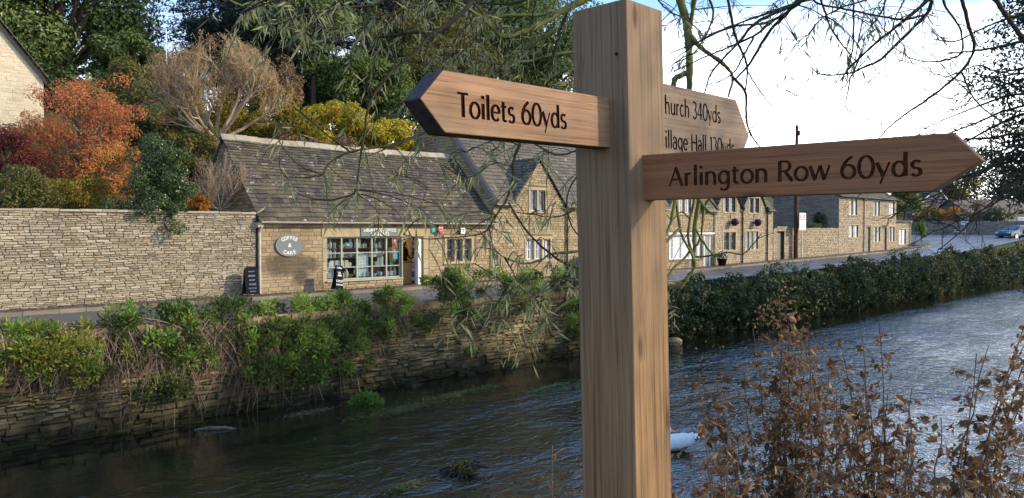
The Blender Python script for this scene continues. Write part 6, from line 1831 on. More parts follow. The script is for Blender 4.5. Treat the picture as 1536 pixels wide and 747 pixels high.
# ================================================================== plants along the river wall
def bank_plant(label, px, top_py, Y, wpx, leaf, nleaf, drop, up=.5, twigs=60, seed=0, lsize=.105, name='bank_plant', over=.9, tw_len=(.6, 1.5), leafdrop=None):
    """a plant rooted on the wall top, arching over it: dry stems hang, leafy shoots stand"""
    rg = np.random.default_rng(seed + 500)
    u = (px - 768) / FPX; s = 24.96 * 0  # solve the wall-top line for this pixel
    # wall line in street frame q=WALL_Q-.15 : X-Y = (q*sqrt2 - 35.3)
    kq = (WALL_Q - .2) / S2 - 35.3
    Yb = -kq / (1 - u) if abs(1 - u) > 1e-6 else 20; Xb = u * Yb
    rt = root(name, label, 'plant', (Xb, Yb, -.02), RZ)   # local x along the wall, -y over the water
    k = Yb / FPX; w = wpx * k * .62
    if twigs:
        n = int(twigs * 1.35); x0 = rg.normal(0, w * .45, n); n_ = 7; t = np.linspace(0, 1, n_)[None, :]
        Ln = rg.uniform(*tw_len, n)[:, None]; dx = rg.normal(0, .75, n)[:, None]; o = rg.uniform(.25, .8, n)[:, None] * over
        X = x0[:, None] + dx * Ln * t; Yl = -(.05 + o * np.sin(t * PI * .55) * .75 * np.minimum(1, Ln)); Z = rg.uniform(-.12, .25, n)[:, None] * (1 - t) + .55 * up * np.sin(t * PI * .8) * rg.uniform(.1, .8, n)[:, None] - drop * Ln * t ** 1.7 * 1.0
        tb = MB(); tb.tubes(np.stack([X, Yl, Z], 2), rg.uniform(.004, .013, (n, 1)) * (1 - .55 * t), 4, r=None)
        part('dry_stems', tb, M['drytwig'], rt)
    # leafy shoots
    nleaf = int(nleaf * 1.7); ncl = max(6, int(nleaf / 120)); cx_ = rg.normal(0, w * .42, ncl); hang = rg.random(ncl) < (.35 if leafdrop is None else leafdrop)
    cz = np.where(hang, -rg.uniform(.1, 1.0, ncl) * drop, rg.uniform(.0, 1.0, ncl) * up)
    cy_ = np.where(hang, -rg.uniform(.25, .75, ncl) * over, rg.uniform(-.45, .25, ncl))
    cen = np.stack([cx_, cy_, cz], 1); crs = rg.uniform(.12, .27, ncl)
    idx = rg.integers(0, ncl, nleaf); e = unit(nleaf, rg)
    P = cen[idx] + e * crs[idx][:, None] * rg.uniform(.2, 1, (nleaf, 1)); D = e * .8 + unit(nleaf, rg) * .5 + [0, 0, .35]; 
    Lf = lsize * rg.uniform(.55, 1.4, nleaf) * rg.uniform(.75, 1.2, ncl)[idx]; tn = np.clip(rg.normal(.5, .2, nleaf) + rg.uniform(-.3, .3, ncl)[idx], 0, 1)
    alt = {'bank': 'bankdark', 'bankyellow': 'bank', 'bankdark': 'bank'}[leaf]
    which = np.where(rg.random(ncl) < .28, 1, 0)[idx]; which[rg.random(nleaf) < .07] = 2
    mb = MB(); Wd = np.cross(D, unit(nleaf, rg))
    for w_ in range(3):
        k_ = which == w_
        if k_.any(): mb.leaves(P[k_], D[k_], Wd[k_], Lf[k_], Lf[k_] * .42, tn[k_], w_)
    if twigs:   # withered leaves and seed heads caught in the hanging stems
        nb_ = int(twigs * 7); q = rg.random(nb_); i_ = rg.integers(0, n, nb_); tt = q * (n_ - 1); j_ = np.minimum(tt.astype(int), n_ - 2); fr_ = (tt - j_)[:, None]
        T_ = np.stack([X, Yl, Z], 2); pb = T_[i_, j_] * (1 - fr_) + T_[i_, j_ + 1] * fr_ + rg.normal(0, .02, (nb_, 3)); db = unit(nb_, rg) + [0, 0, -.6]
        mb.leaves(pb, db, unit(nb_, rg), .07 * rg.uniform(.5, 1.4, nb_), .022, rg.random(nb_), 2)
    part('foliage', mb, [LF[leaf], LF[alt], LF['deadstem']], rt)
    st = MB(); ns = min(ncl, 40); t = np.linspace(0, 1, 5)[None, :, None]; b0 = np.stack([cx_[:ns] * .7, np.full(ns, .05), np.full(ns, -.12)], 1)
    md = (b0 + cen[:ns]) / 2 + [0, -.12, .18]; st.tubes((1 - t) ** 2 * b0[:, None] + 2 * t * (1 - t) * md[:, None] + t * t * cen[:ns][:, None], np.full((ns, 5), .009), 4); part('stems', st, M['drytwig'], rt)
    return rt
bank_plant('yellow green plant with dry stems at the far left end of the river wall', 18, 500, 17, 150, 'bankyellow', 2600, .85, .22, 80, 1, leafdrop=.55)
bank_plant('yellow and green plant second from the left end of the river wall', 100, 540, 17.5, 110, 'bankyellow', 1900, .95, .12, 90, 2, leafdrop=.75)
bank_plant('sparse seedy plant with olive heads above long brown hanging stems', 185, 460, 18.2, 120, 'bankdark', 1500, .95, .5, 120, 3, tw_len=(.6, 1.75), leafdrop=.35)
bank_plant('bright green tuft standing clear against the road near the left wall', 268, 462, 19, 80, 'bank', 1300, .9, .42, 90, 4, tw_len=(.6, 1.6), leafdrop=.35)
bank_plant('olive plant with a broad curtain of brown hanging stems below it', 345, 450, 19.9, 130, 'bankdark', 2000, 1.05, .48, 150, 5, tw_len=(.6, 1.8), leafdrop=.32)
bank_plant('bright green plant tumbling down the middle of the river wall', 455, 470, 21.4, 120, 'bank', 6000, 1.75, .40, 60, 6, leafdrop=.8)
bank_plant('green plant topping the wall in front of the chalkboard', 505, 448, 22.1, 90, 'bank', 1900, 1.0, .42, 70, 7, leafdrop=.5, tw_len=(.5, 1.5))
bank_plant('leafy green plant below the shop window', 585, 445, 23.5, 90, 'bank', 2100, .7, .5, 40, 8, leafdrop=.3)
bank_plant('dense dark green bush on the wall below the small stone window', 680, 432, 25.2, 95, 'bankdark', 3800, .5, .95, 16, 9, leafdrop=.12, name='bank_bush')
bank_plant('green bush on the wall behind the willow leaves', 775, 440, 27.2, 95, 'bank', 3000, .6, .85, 16, 10, leafdrop=.25, name='bank_bush')
bank_plant('tangled green bush on the wall just left of the oak post', 850, 450, 28.9, 80, 'bankdark', 3200, 1.5, .85, 30, 11, leafdrop=.5, name='bank_bush')
bank_plant('olive bush on the wall hidden mostly behind the oak post', 930, 450, 31.2, 110, 'bankdark', 3200, 1.5, .8, 10, 12, leafdrop=.5, name='bank_bush')
for k, (px, z, n, lab) in enumerate(((130, -.95, 130, 'tiny green tuft on the wall face under the yellow plants'), (243, -1.35, 170, 'small green tuft low on the wall face below the brown stems'), (318, -1.15, 200, 'round green tuft on the wall face left of the stem curtain'), (345, -.55, 150, 'little green tuft among the top of the brown stem curtain'), (370, -1.45, 120, 'small green tuft on the wall just above the water line'), (645, -.85, 170, 'small fern tuft in the bare wall under the dark bush'), (705, -1.7, 140, 'low green tuft at the foot of the wall near the post'))):
    u = (px - 768) / FPX; Yb = -(((WALL_Q + .1) / S2) - 35.3) / (1 - u); Xb = u * Yb
    mb = MB(); rg = np.random.default_rng(900 + k); e = unit(n, rg); e[:, 2] = np.abs(e[:, 2]) * .7; mb.leaves(e * .08 * rg.uniform(.2, 2.0, (n, 1)), e + unit(n, rg) * .4, np.cross(e, unit(n, rg)), .10 * rg.uniform(.6, 1.3, n), .045)
    solo('wall_tuft', mb, LF['bank'], lab, 'plant', (Xb, Yb, z))

# fallen leaves along the pavement
mb = MB(); rg = np.random.default_rng(314); n = 2600; s_ = rg.uniform(-8, 30, n); y_ = -np.abs(rg.normal(0, .45, n)) - .06; y_[::4] = -rg.uniform(.2, 5.4, len(y_[::4]))
z_ = np.where(y_ > -1.0, .108, .012); D = unit(n, rg) * [1, 1, .25]; mb.leaves(np.stack([s_, y_, z_], 1), D, np.cross(D, [0, 0, 1.0]) + rg.normal(0, .2, (n, 3)), .085 * rg.uniform(.6, 1.4, n), .055, rg.random(n))
o = part('fallen_leaves', mb, LF['deadstem']); o['kind'] = 'stuff'; o['label'] = 'brown fallen leaves scattered along the pavement and road'; o['category'] = 'leaf litter'; o.location = (-17.65, 17.65, 0); o.rotation_euler = (0, 0, RZ)
bank_plant('dark trailing plant mixed with brown stems under the left wall', 240, 500, 18.8, 110, 'bankdark', 1500, 1.5, .1, 45, 21, leafdrop=.9, tw_len=(.5, 1.7))
bank_plant('dark trailing plant hanging low beneath the stem curtain', 390, 500, 20.3, 100, 'bankdark', 1700, 1.7, .1, 45, 22, leafdrop=.9, tw_len=(.5, 1.7))
bank_plant('brown stemmed trailing plant right of the bright green cascade', 540, 480, 22.6, 70, 'bankdark', 900, 1.1, .2, 60, 23, leafdrop=.7, tw_len=(.5, 1.5))
# hedge over the wall from behind the post to the bend
def hedge():
    s0, s1 = 27.3, 92.0
    rt = root('hedge', 'long dark ivy hedge hanging over the river wall along the road', 'hedge', SW(s0, -WALL_Q, 0), RZ)
    rg = np.random.default_rng(77); ncl = 1900
    x = rg.uniform(0, s1 - s0, ncl) ; v = rg.random(ncl)
    top = .42 + .22 * np.sin(x * .7) + .16 * np.sin(x * 2.3 + 1) + .18 * np.sin(x * 5.1) * np.sin(x * .43 + 2) - .2 + np.interp(x + s0, [38, 60, 92], [0, .35, .6]) - .38 * np.exp(-((x - 0) / 5.0) ** 2)
    z = -2.5 + (top + 2.5) * v ** .8; bulge = .25 + .65 * np.sin(PI * np.clip((z + 2.7) / 3.1, 0, 1)) + .2 * np.sin(x * 1.1)
    y = -bulge * rg.uniform(.55, 1.05, ncl) + np.where(z > 0, .35 * rg.random(ncl), 0)
    cen = np.stack([x, y, z], 1); crs = rg.uniform(.16, .36, ncl)
    n = 68000; wgt = np.interp(x, [0, 12, 60], [1.7, 1.2, .6]); idx = rg.choice(ncl, n, p=wgt / wgt.sum()); e = unit(n, rg)
    P = cen[idx] + e * crs[idx][:, None] * rg.uniform(.4, 1, (n, 1)); D = np.cross(e + [0, 0, .3], unit(n, rg)) + [0, 0, -.35]
    tone = np.clip(rg.normal(.42, .2, n) + rg.uniform(-.3, .3, ncl)[idx], 0, 1); ln_h = .12 * rg.uniform(.5, 1.45, n) * rg.uniform(.7, 1.25, ncl)[idx]
    pt = np.sin(cen[:, 0] * 1.3 + 2 * np.sin(cen[:, 0] * .31)) + .6 * np.sin(cen[:, 2] * 3 + cen[:, 0] * 2.1) + rg.normal(0, .35, ncl); kind = np.where(pt > 1.05, 1, np.where(pt < -1.2, 2, 0))[idx]; kind[rg.random(n) < .03] = 3
    mb = MB(); Wd = np.cross(e, D)
    for w_, asp in ((0, .8), (1, .45), (2, .6), (3, .5)):
        q_ = kind == w_; mb.leaves(P[q_], D[q_], Wd[q_], ln_h[q_], ln_h[q_] * asp, tone[q_], w_)
    part('foliage', mb, [LF['hedge'], LF['bankdark'], LF['holly'], LF['deadstem']], rt)
    sp = rg.integers(0, ncl, 420); t = np.linspace(0, 1, 5)[None, :, None]; d_ = unit(420, rg) * [.5, .6, .3] + [0, -.25, .25]; ln_ = rg.uniform(.25, .75, 420)[:, None, None]
    sb = MB(); sb.tubes(cen[sp][:, None] + d_[:, None] * ln_ * t + np.array([0, 0, -.35]) * ln_ * t ** 2, np.full((420, 5), .007), 3); part('bare_shoots', sb, M['drytwig'], rt, kind='stuff')
    # the twigs inside
    T = 700; t = np.linspace(0, 1, 5)[None, :, None]; c0 = cen[:T] * [1, 0, 1] + [0, .1, -.3]; md = (c0 + cen[:T]) / 2 + [0, -.1, .2]
    tb = MB(); tb.tubes((1 - t) ** 2 * c0[:, None] + 2 * t * (1 - t) * md[:, None] + t * t * cen[:T][:, None], np.full((T, 5), .012), 4); part('stems', tb, BK['dark'], rt)
    wl = MB(); wl.box(2.75, s1 - s0, .02, .3, -2.9, -.1); part('wall_core', wl, M['darkmortar'], rt)
hedge()
# ================================================================== water plants and flotsam
def cress(px, py, r_, n, leaf, label, size=.06, h=.5, name='watercress'):
    Y = 4.6 / ((py - 345) / FPX); X = (px - 768) / FPX * Y
    mb = MB(); rg = np.random.default_rng(int(px + py)); e = unit(n, rg); e[:, 2] = np.abs(e[:, 2]); mb.leaves(e * r_ * rg.uniform(.3, 1, (n, 1)) * [1.15, .8, h], e + unit(n, rg) * .5, np.cross(e, unit(n, rg)), size * rg.uniform(.6, 1.3, n), size * .75)
    return solo(name, mb, LF[leaf], label, 'water plant', (X, Y, RIVER_Z + .0), RZ * 0)
cress(548, 606, .40, 900, 'bank', 'round bright green cress clump standing in the stream', .075, .75)
def weed_mat(px, py, Lx, Ly, n, label, leaf='olive', ang=.35):
    Y = 4.6 / ((py - 345) / FPX); X = (px - 768) / FPX * Y; rg = np.random.default_rng(int(px * 3 + py))
    P = np.stack([rg.normal(0, Lx * .4, n), rg.normal(0, Ly * .4, n), rg.uniform(-.01, .05, n)], 1); P[:, 1] += .25 * Ly * np.sin(P[:, 0] * 2.1)
    D = unit(n, rg) * [1, .6, .25] + [.6, 0, .1]; mb = MB(); mb.leaves(P, D, np.cross(D, unit(n, rg) * .4 + [0, 0, 1]), .11 * rg.uniform(.5, 1.4, n), .014)
    st = rg.normal(0, 1, (40, 2)) * [Lx * .38, Ly * .38]; t = np.linspace(-.5, .5, 5)[None, :]
    l = rg.uniform(.2, .7, 40)[:, None]; a = rg.normal(0, .35, 40)[:, None]
    mb2 = np.stack([st[:, :1] + l * t * np.cos(a), st[:, 1:] + l * t * np.sin(a), .02 + 0 * t + rg.uniform(-.01, .03, 40)[:, None]], 2)
    o = root('weed_mat', label, 'water plant', (X, Y, RIVER_Z), RZ + ang - .35)
    part('weed', mb, LF[leaf], o); mb2 = mb2[:10]; tb = MB(); tb.tubes(mb2, np.full((10, 5), .006), 4); part('stalks', tb, BK['dark'], o)
weed_mat(700, 590, 2.2, .32, 1200, 'long drift of yellowing weed below the bare wall')
weed_mat(600, 617, 1.7, .40, 1300, 'mat of yellow brown weed right of the cress clump')
weed_mat(460, 622, .9, .22, 420, 'brown drift of weed and litter left of the cress clump', 'brown')
weed_mat(825, 583, 1.3, .16, 420, 'thin green weed strand near the oak post', 'bank')
weed_mat(605, 735, .6, .15, 160, 'few yellow green strands of weed near the bottom edge', 'bankyellow')
weed_mat(110, 652, .8, .14, 160, 'scatter of orange leaves floating at the foot of the wall at left', 'orange')
Yd = 4.6 / ((712 - 345) / FPX); Xd = (690 - 768) / FPX * Yd
rt = root('flotsam', 'snagged branch heap with yellow moss in midstream', 'driftwood', (Xd, Yd, RIVER_Z))
rg = np.random.default_rng(44); n = 36; t = np.linspace(-.5, .5, 6)[None, :]; l = rg.uniform(.35, .95, n)[:, None]; a = rg.normal(.3, .8, n)[:, None]
tb = MB(); tb.tubes(np.stack([rg.normal(0, .1, n)[:, None] + l * t * np.cos(a), rg.normal(0, .07, n)[:, None] + l * t * np.sin(a), .05 + .13 * rg.random(n)[:, None] - .3 * t ** 2 + .15 * t], 2), np.broadcast_to(rg.uniform(.008, .02, n)[:, None], (n, 6)), 5); part('branches', tb, BK['dark'], rt)
mb = MB(); P = rg.normal(0, 1, (420, 3)) * [.13, .09, .05] + [.05, 0, .10]; D = unit(420, rg); mb.leaves(P, D, np.cross(D, unit(420, rg)), .09, .03); part('moss', mb, LF['gold'], rt)
Yd = 4.6 / ((646 - 345) / FPX); Xd = (318 - 768) / FPX * Yd
mb = MB(); mb.tubes([(-.42, -.05, .0), (-.1, 0, .03), (.25, .05, .03), (.5, .1, -.02)], [.03, .05, .045, .02], 7)
solo('floating_log', mb, BK['grey'], 'short pale log floating below the river wall', 'log', (Xd, Yd, RIVER_Z), 0, smooth=True)
# pale boulder at the foot of the hedge
Yd = 4.6 / ((513 - 345) / FPX); Xd = (1012 - 768) / FPX * Yd
mb = MB(); v = []; 
for j in range(7):
    for i_ in range(12):
        a = 2 * PI * i_ / 12; b = PI * j / 6; v.append((.34 * math.cos(a) * math.sin(b) * (1 + .15 * math.sin(3 * a)), .24 * math.sin(a) * math.sin(b), .16 * math.cos(b)))
mb.add(v, [[j * 12 + i_, j * 12 + (i_ + 1) % 12, (j + 1) * 12 + (i_ + 1) % 12, (j + 1) * 12 + i_] for j in range(6) for i_ in range(12)], .6)
solo('boulder', mb, M['dressed'], 'pale flat boulder in the water beside the oak post', 'stone', (Xd, Yd, RIVER_Z + .03), smooth=True)
# ================================================================== willow reaching over the river
def spline(P, n):
    """Catmull-Rom through points, n samples"""
    P = np.asarray(P, float)
    if len(P) == 2: t = np.linspace(0, 1, n)[:, None]; return P[0] * (1 - t) + P[1] * t
    Q = np.vstack([2 * P[0] - P[1], P, 2 * P[-1] - P[-2]]); m = len(P) - 1
    u = np.linspace(0, m - 1e-6, n); i = u.astype(int); f = (u - i)[:, None]
    a, b, c, d = Q[i], Q[i + 1], Q[i + 2], Q[i + 3]
    return .5 * (2 * b + (c - a) * f + (2 * a - 5 * b + 4 * c - d) * f ** 2 + (3 * b - 3 * c + d - a) * f ** 3)
# each branch: (photo trace, depth at its ends, thickness in photo px at its ends, leafy, twig density)
BR = [
 # upper left, over the garden
 ([(900, -14), (873, 0), (835, 21), (806, 38), (780, 49), (753, 54), (728, 31), (702, 13), (677, -2)], 5.0, 4.6, 13, 3, 'l', 1.0, 'moss'),
 ([(838, 20), (800, 23), (760, 23), (731, 31), (716, 36)], 5.0, 4.8, 6, 2, 'l', .8, 'moss'),
 ([(716, -10), (709, 0), (695, 17), (669, 38), (644, 55), (620, 82), (587, 109), (555, 154), (547, 200), (540, 240), (535, 283)], 4.4, 4.0, 8, 2.5, 'l', .8, 'twig'),
 ([(644, 55), (624, 48), (579, 54), (553, 58), (519, 64), (491, 63), (462, 51), (438, 31), (424, 5)], 4.3, 4.6, 5, 2, 'l', 1.0, 'twig'),
 ([(584, -6), (560, 7), (535, 10), (517, 12), (488, 17), (455, 23), (433, 31), (398, 42)], 4.2, 4.0, 5, 1.5, 'l', 1.4, 'twig'),
 ([(700, -8), (640, 4), (590, 20), (560, 40), (540, 48)], 4.6, 4.2, 4, 1.5, 'l', 1.4, 'twig'),
 ([(930, 60), (880, 75), (830, 82), (790, 92), (755, 96), (720, 92), (686, 78)], 5.4, 5.0, 6, 2, 'l', 1.0, 'moss'),
 ([(850, 20), (840, 45), (832, 75), (822, 110), (812, 140)], 5.0, 4.9, 4, 2, 'l', .8, 'twig'),
 ([(700, -5), (722, 18), (735, 42), (748, 52)], 4.7, 4.8, 3.5, 2.5, 'l', .6, 'twig'),
 ([(880, 30), (835, 45), (790, 70), (755, 95), (738, 116)], 5.2, 5.0, 8, 3, 'l', 1.0, 'moss'),
 ([(646, 58), (640, 75), (636, 92), (634, 104)], 4.3, 4.3, 3, 1.5, 'n', .2, 'twig'),
 ([(700, -10), (720, 40), (690, 75), (655, 95)], 5.5, 5.2, 4, 1.5, 'l', 1.4, 'twig'),
 ([(430, -14), (400, 0), (376, 8), (362, 20)], 3.8, 3.6, 3, 1.2, 'l', 1.6, 'twig'),
 ([(800, -8), (770, 5), (700, 3), (640, 0), (600, -3)], 5.2, 5.0, 5, 2, 'l', 1.2, 'twig'),
 # in front of the cafe roof
 ([(720, 165), (690, 178), (660, 188), (624, 204), (586, 218), (545, 224), (512, 233), (492, 248), (483, 262)], 4.6, 4.1, 5, 3, 'l', .35, 'twig'),
 ([(484, 262), (470, 257), (454, 251), (433, 233), (418, 209), (415, 186)], 4.1, 4.0, 2.5, 1.4, 'l', .45, 'twig'),
 ([(482, 263), (455, 266), (428, 264), (420, 250), (419, 228)], 4.1, 4.0, 2.2, 1.2, 'l', .4, 'twig'),
 ([(537, 284), (527, 292), (498, 299), (462, 296), (439, 283), (427, 260)], 4.0, 3.9, 3, 1.5, 'l', .2, 'twig'),
 ([(440, 160), (465, 180), (488, 200), (504, 212), (524, 227)], 4.3, 4.2, 2, 3, 'n', .1, 'twig'),
 ([(625, 204), (600, 215), (560, 230), (540, 240)], 4.3, 4.1, 2.5, 1.5, 'l', .3, 'twig'),
 ([(660, 186), (640, 215), (610, 240), (590, 262)], 4.5, 4.3, 2, 1.2, 'l', .5, 'twig'),
 ([(555, 178), (580, 168), (610, 150), (630, 128)], 4.3, 4.3, 2, 2, 'l', .4, 'twig'),
 # in front of the gabled cottage
 ([(790, 190), (771, 240), (769, 272), (758, 302), (746, 320), (728, 347), (694, 355), (640, 358), (605, 352)], 4.8, 4.3, 5, 1.5, 'l', .55, 'twig'),
 ([(763, 304), (787, 342), (814, 371), (844, 393), (880, 407)], 4.6, 4.8, 3, 4, 'l', .3, 'twig'),
 ([(905, 372), (870, 377), (828, 381), (811, 390), (785, 395), (755, 385), (739, 371), (720, 347)], 4.9, 4.5, 5, 1.6, 'l', .75, 'moss'),
 ([(757, 386), (771, 411), (781, 431)], 4.6, 4.5, 3, 1.6, 'l', .4, 'twig'),
 ([(712, 395), (742, 414), (758, 425), (782, 433)], 4.4, 4.5, 1.6, 1.6, 'n', .2, 'twig'),
 ([(900, 240), (865, 265), (850, 300), (858, 340), (880, 365)], 4.9, 4.9, 3, 2, 'l', .5, 'twig'),
 ([(900, 290), (870, 310), (838, 325), (800, 322), (775, 318)], 4.8, 4.6, 3, 1.3, 'l', .9, 'twig'),
 ([(870, 225), (835, 232), (800, 215), (765, 205), (735, 212), (700, 228)], 4.9, 4.5, 3, 1.2, 'l', .7, 'twig'),
 ([(770, 250), (740, 245), (715, 262), (690, 268)], 4.7, 4.5, 2, 1.2, 'l', .9, 'twig'),
 ([(745, 322), (715, 318), (690, 322), (668, 330)], 4.6, 4.4, 2, 1.2, 'l', .9, 'twig'),
 # low branch over the bank plants
 ([(900, 425), (871, 443), (842, 459), (819, 479), (797, 502), (776, 514)], 4.9, 4.6, 6, 1.8, 'l', .5, 'moss'),
 ([(818, 482), (776, 483), (735, 480)], 4.7, 4.5, 2.5, 1.2, 'l', .5, 'twig'),
 ([(812, 486), (785, 500), (765, 503), (745, 496)], 4.7, 4.6, 2, 1.2, 'n', .2, 'twig'),
 ([(890, 440), (850, 430), (815, 436), (775, 455), (735, 452), (695, 466), (672, 484)], 4.4, 3.7, 3, 1.4, 'l', .6, 'twig'),
 ([(880, 420), (850, 418), (820, 430), (800, 450), (775, 470)], 4.4, 4.2, 2.5, 1.2, 'l', .7, 'twig'),
 # mossy stems seen right of the post
 ([(1012, 286), (1012, 302), (1006, 334), (998, 352), (985, 372)], 5.2, 5.1, 6, 4, 'n', .1, 'moss'),
 ([(1013, 290), (1014, 302), (1020, 342), (1026, 360), (1038, 382), (1042, 394)], 5.2, 5.3, 5, 3, 'n', .15, 'moss'),
 ([(1021, 341), (1008, 354), (992, 370)], 5.2, 5.1, 5, 4, 'n', .1, 'moss'),
 ([(1042, 285), (1040, 302), (1032, 350), (1038, 380), (1042, 394), (1040, 404), (1028, 420), (1020, 432)], 5.3, 5.4, 4, 6, 'n', .3, 'moss'),
 ([(1050, 285), (1048, 302), (1042, 340), (1041, 380), (1040, 400)], 5.4, 5.4, 7, 6, 'n', .1, 'moss'),
 ([(1062, 300), (1056, 312), (1053, 342), (1048, 362), (1040, 376)], 5.3, 5.4, 5, 3, 'n', .2, 'moss'),
 ([(1048, 298), (1060, 314), (1071, 322)], 5.3, 5.2, 6, 3, 'n', .1, 'moss'),
 ([(1044, 345), (1052, 358), (1064, 376), (1074, 384), (1090, 378), (1114, 381), (1130, 366), (1142, 350)], 5.3, 5.0, 4, 1.5, 'n', .3, 'moss'),
 ([(1034, 378), (1022, 392), (1010, 402), (998, 420)], 5.3, 5.2, 4, 3, 'l', .3, 'moss'),
 ([(1038, 386), (1060, 384), (1082, 380)], 5.4, 5.3, 4, 2, 'n', .2, 'moss'),
 ([(1030, 418), (1012, 428), (1000, 440), (990, 455)], 5.4, 5.2, 2.5, 1.3, 'l', 1.4, 'twig'),
 ([(1036, 330), (1022, 318), (1008, 330), (1000, 322)], 5.3, 5.2, 2, 1.2, 'n', .2, 'twig'),
 # upper right, against the sky
 ([(1018, -14), (1020, 0), (1031, 40), (1034, 90), (1034, 136), (1036, 175)], 5.6, 5.6, 14, 8, 'n', .3, 'moss'),
 ([(1042, -14), (1040, 6), (1036, 40)], 5.5, 5.6, 9, 6, 'n', .1, 'moss'),
 ([(1033, 50), (1052, 72), (1085, 96), (1099, 116), (1092, 146)], 5.6, 5.4, 8, 3, 'n', .4, 'moss'),
 ([(1010, 130), (1014, 118), (1032, 108)], 5.6, 5.6, 8, 9, 'n', .1, 'moss'),
 ([(1099, 116), (1118, 138), (1119, 174), (1125, 199), (1139, 219), (1152, 226)], 5.3, 5.1, 5, 1.5, 'n', .5, 'twig'),
 ([(1214, -12), (1197, 0), (1175, 25), (1154, 47), (1125, 94), (1103, 119)], 4.8, 5.2, 8, 2.5, 'n', .5, 'twig'),
 ([(1216, -10), (1197, 4), (1136, 33), (1110, 62), (1070, 105), (1056, 141)], 4.8, 5.0, 6, 2, 'n', .6, 'twig'),
 ([(1210, -4), (1186, 14), (1150, 34), (1100, 40), (1050, 62), (1008, 92)], 4.9, 5.1, 5, 1.5, 'n', .7, 'twig'),
 ([(1190, 6), (1150, 20), (1105, 36), (1070, 50), (1040, 66), (1004, 80)], 5.0, 5.2, 4, 1.5, 'n', .7, 'twig'),
 ([(1160, 30), (1130, 54), (1090, 72), (1060, 84), (1010, 108)], 5.0, 5.2, 4, 1.5, 'n', .6, 'twig'),
 ([(1130, 56), (1115, 84), (1104, 104), (1088, 118), (1060, 128)], 5.0, 5.1, 3.5, 1.2, 'n', .6, 'twig'),
 ([(1088, -10), (1092, 0), (1103, 54), (1118, 90), (1121, 109), (1118, 135)], 5.0, 5.2, 5, 2.5, 'n', .4, 'twig'),
 ([(1121, 107), (1143, 141), (1165, 163), (1212, 169), (1222, 168)], 5.2, 5.0, 2.2, 1, 'n', .1, 'twig'),
 ([(1152, 150), (1177, 135), (1201, 145), (1241, 147), (1266, 130), (1279, 112)], 5.1, 5.0, 1.2, 1.5, 'n', .1, 'twig'),
 ([(1122, 200), (1138, 182), (1150, 181), (1166, 172)], 5.1, 5.0, 2, 1, 'n', .1, 'twig'),
 ([(1412, -14), (1393, 0), (1353, 33), (1317, 62), (1291, 85), (1273, 103), (1266, 112)], 4.6, 4.8, 6, 2, 'd', .5, 'twig'),
 ([(1398, 0), (1389, 22), (1346, 65), (1320, 90), (1295, 101), (1273, 110), (1233, 112), (1215, 100)], 4.6, 4.8, 6, 1.4, 'd', .5, 'twig'),
 ([(1277, 112), (1270, 145), (1268, 159), (1280, 170), (1310, 182), (1333, 190)], 4.8, 4.9, 2.4, 1.2, 'n', .15, 'twig'),
 ([(1440, -10), (1443, 0), (1454, 43), (1461, 74), (1440, 109), (1396, 145), (1360, 170), (1333, 192), (1318, 208)], 4.5, 4.8, 6, 1.8, 'n', .35, 'twig'),
 ([(1442, 108), (1461, 148), (1494, 177), (1536, 203), (1550, 208)], 4.6, 4.4, 3, 2, 'n', .4, 'twig'),
 ([(1414, -8), (1418, 10), (1440, 43), (1441, 80), (1407, 92), (1371, 89), (1342, 72)], 4.5, 4.7, 4, 1.4, 'd', .4, 'twig'),
 ([(1458, 145), (1440, 164), (1398, 162)], 4.6, 4.6, 1.8, 1, 'n', .3, 'twig'),
 ([(1390, 150), (1370, 152), (1335, 148)], 4.7, 4.7, 1.2, .8, 'n', .1, 'twig'),
 ([(1490, -10), (1494, 0), (1516, 33), (1536, 58), (1556, 70)], 4.4, 4.3, 8, 7, 'n', .5, 'twig'),
 ([(1540, 60), (1500, 70), (1461, 76), (1420, 80)], 4.3, 4.5, 5, 2, 'n', .6, 'twig'),
 ([(1540, 20), (1505, 30), (1470, 44), (1432, 62), (1398, 58)], 4.3, 4.5, 4, 1.5, 'n', .8, 'twig'),
 ([(1545, 100), (1500, 108), (1470, 98), (1445, 105)], 4.3, 4.5, 3.5, 1.5, 'n', .7, 'twig'),
 ([(1220, 0), (1233, 7), (1291, 18), (1349, 29), (1389, 22)], 4.8, 4.6, 3, 3.5, 'd', .9, 'twig'),
 ([(1278, -10), (1280, 10), (1279, 72), (1270, 105)], 4.7, 4.8, 4, 2, 'd', .6, 'twig'),
 ([(1228, -8), (1238, 20), (1246, 42), (1266, 70), (1282, 90)], 4.7, 4.8, 4, 2, 'd', .6, 'twig'),
 ([(1330, -8), (1322, 18), (1306, 40), (1290, 56)], 4.6, 4.7, 3, 1.2, 'd', .9, 'twig'),
 ([(1300, 0), (1260, 12), (1230, 30), (1212, 52), (1196, 62)], 4.7, 4.7, 3, 1.2, 'd', 1.1, 'twig'),
 ([(1360, -6), (1350, 12), (1340, 38), (1352, 62), (1362, 88)], 4.6, 4.6, 2.5, 1, 'd', .6, 'twig'),
 ([(1060, -10), (1070, 20), (1060, 50), (1040, 80), (1010, 96)], 5.2, 5.3, 4, 1.5, 'd', .9, 'twig'),
 ([(980, -10), (1000, 14), (1030, 30), (1052, 48)], 5.2, 5.3, 3, 1.5, 'd', .9, 'twig'),
]
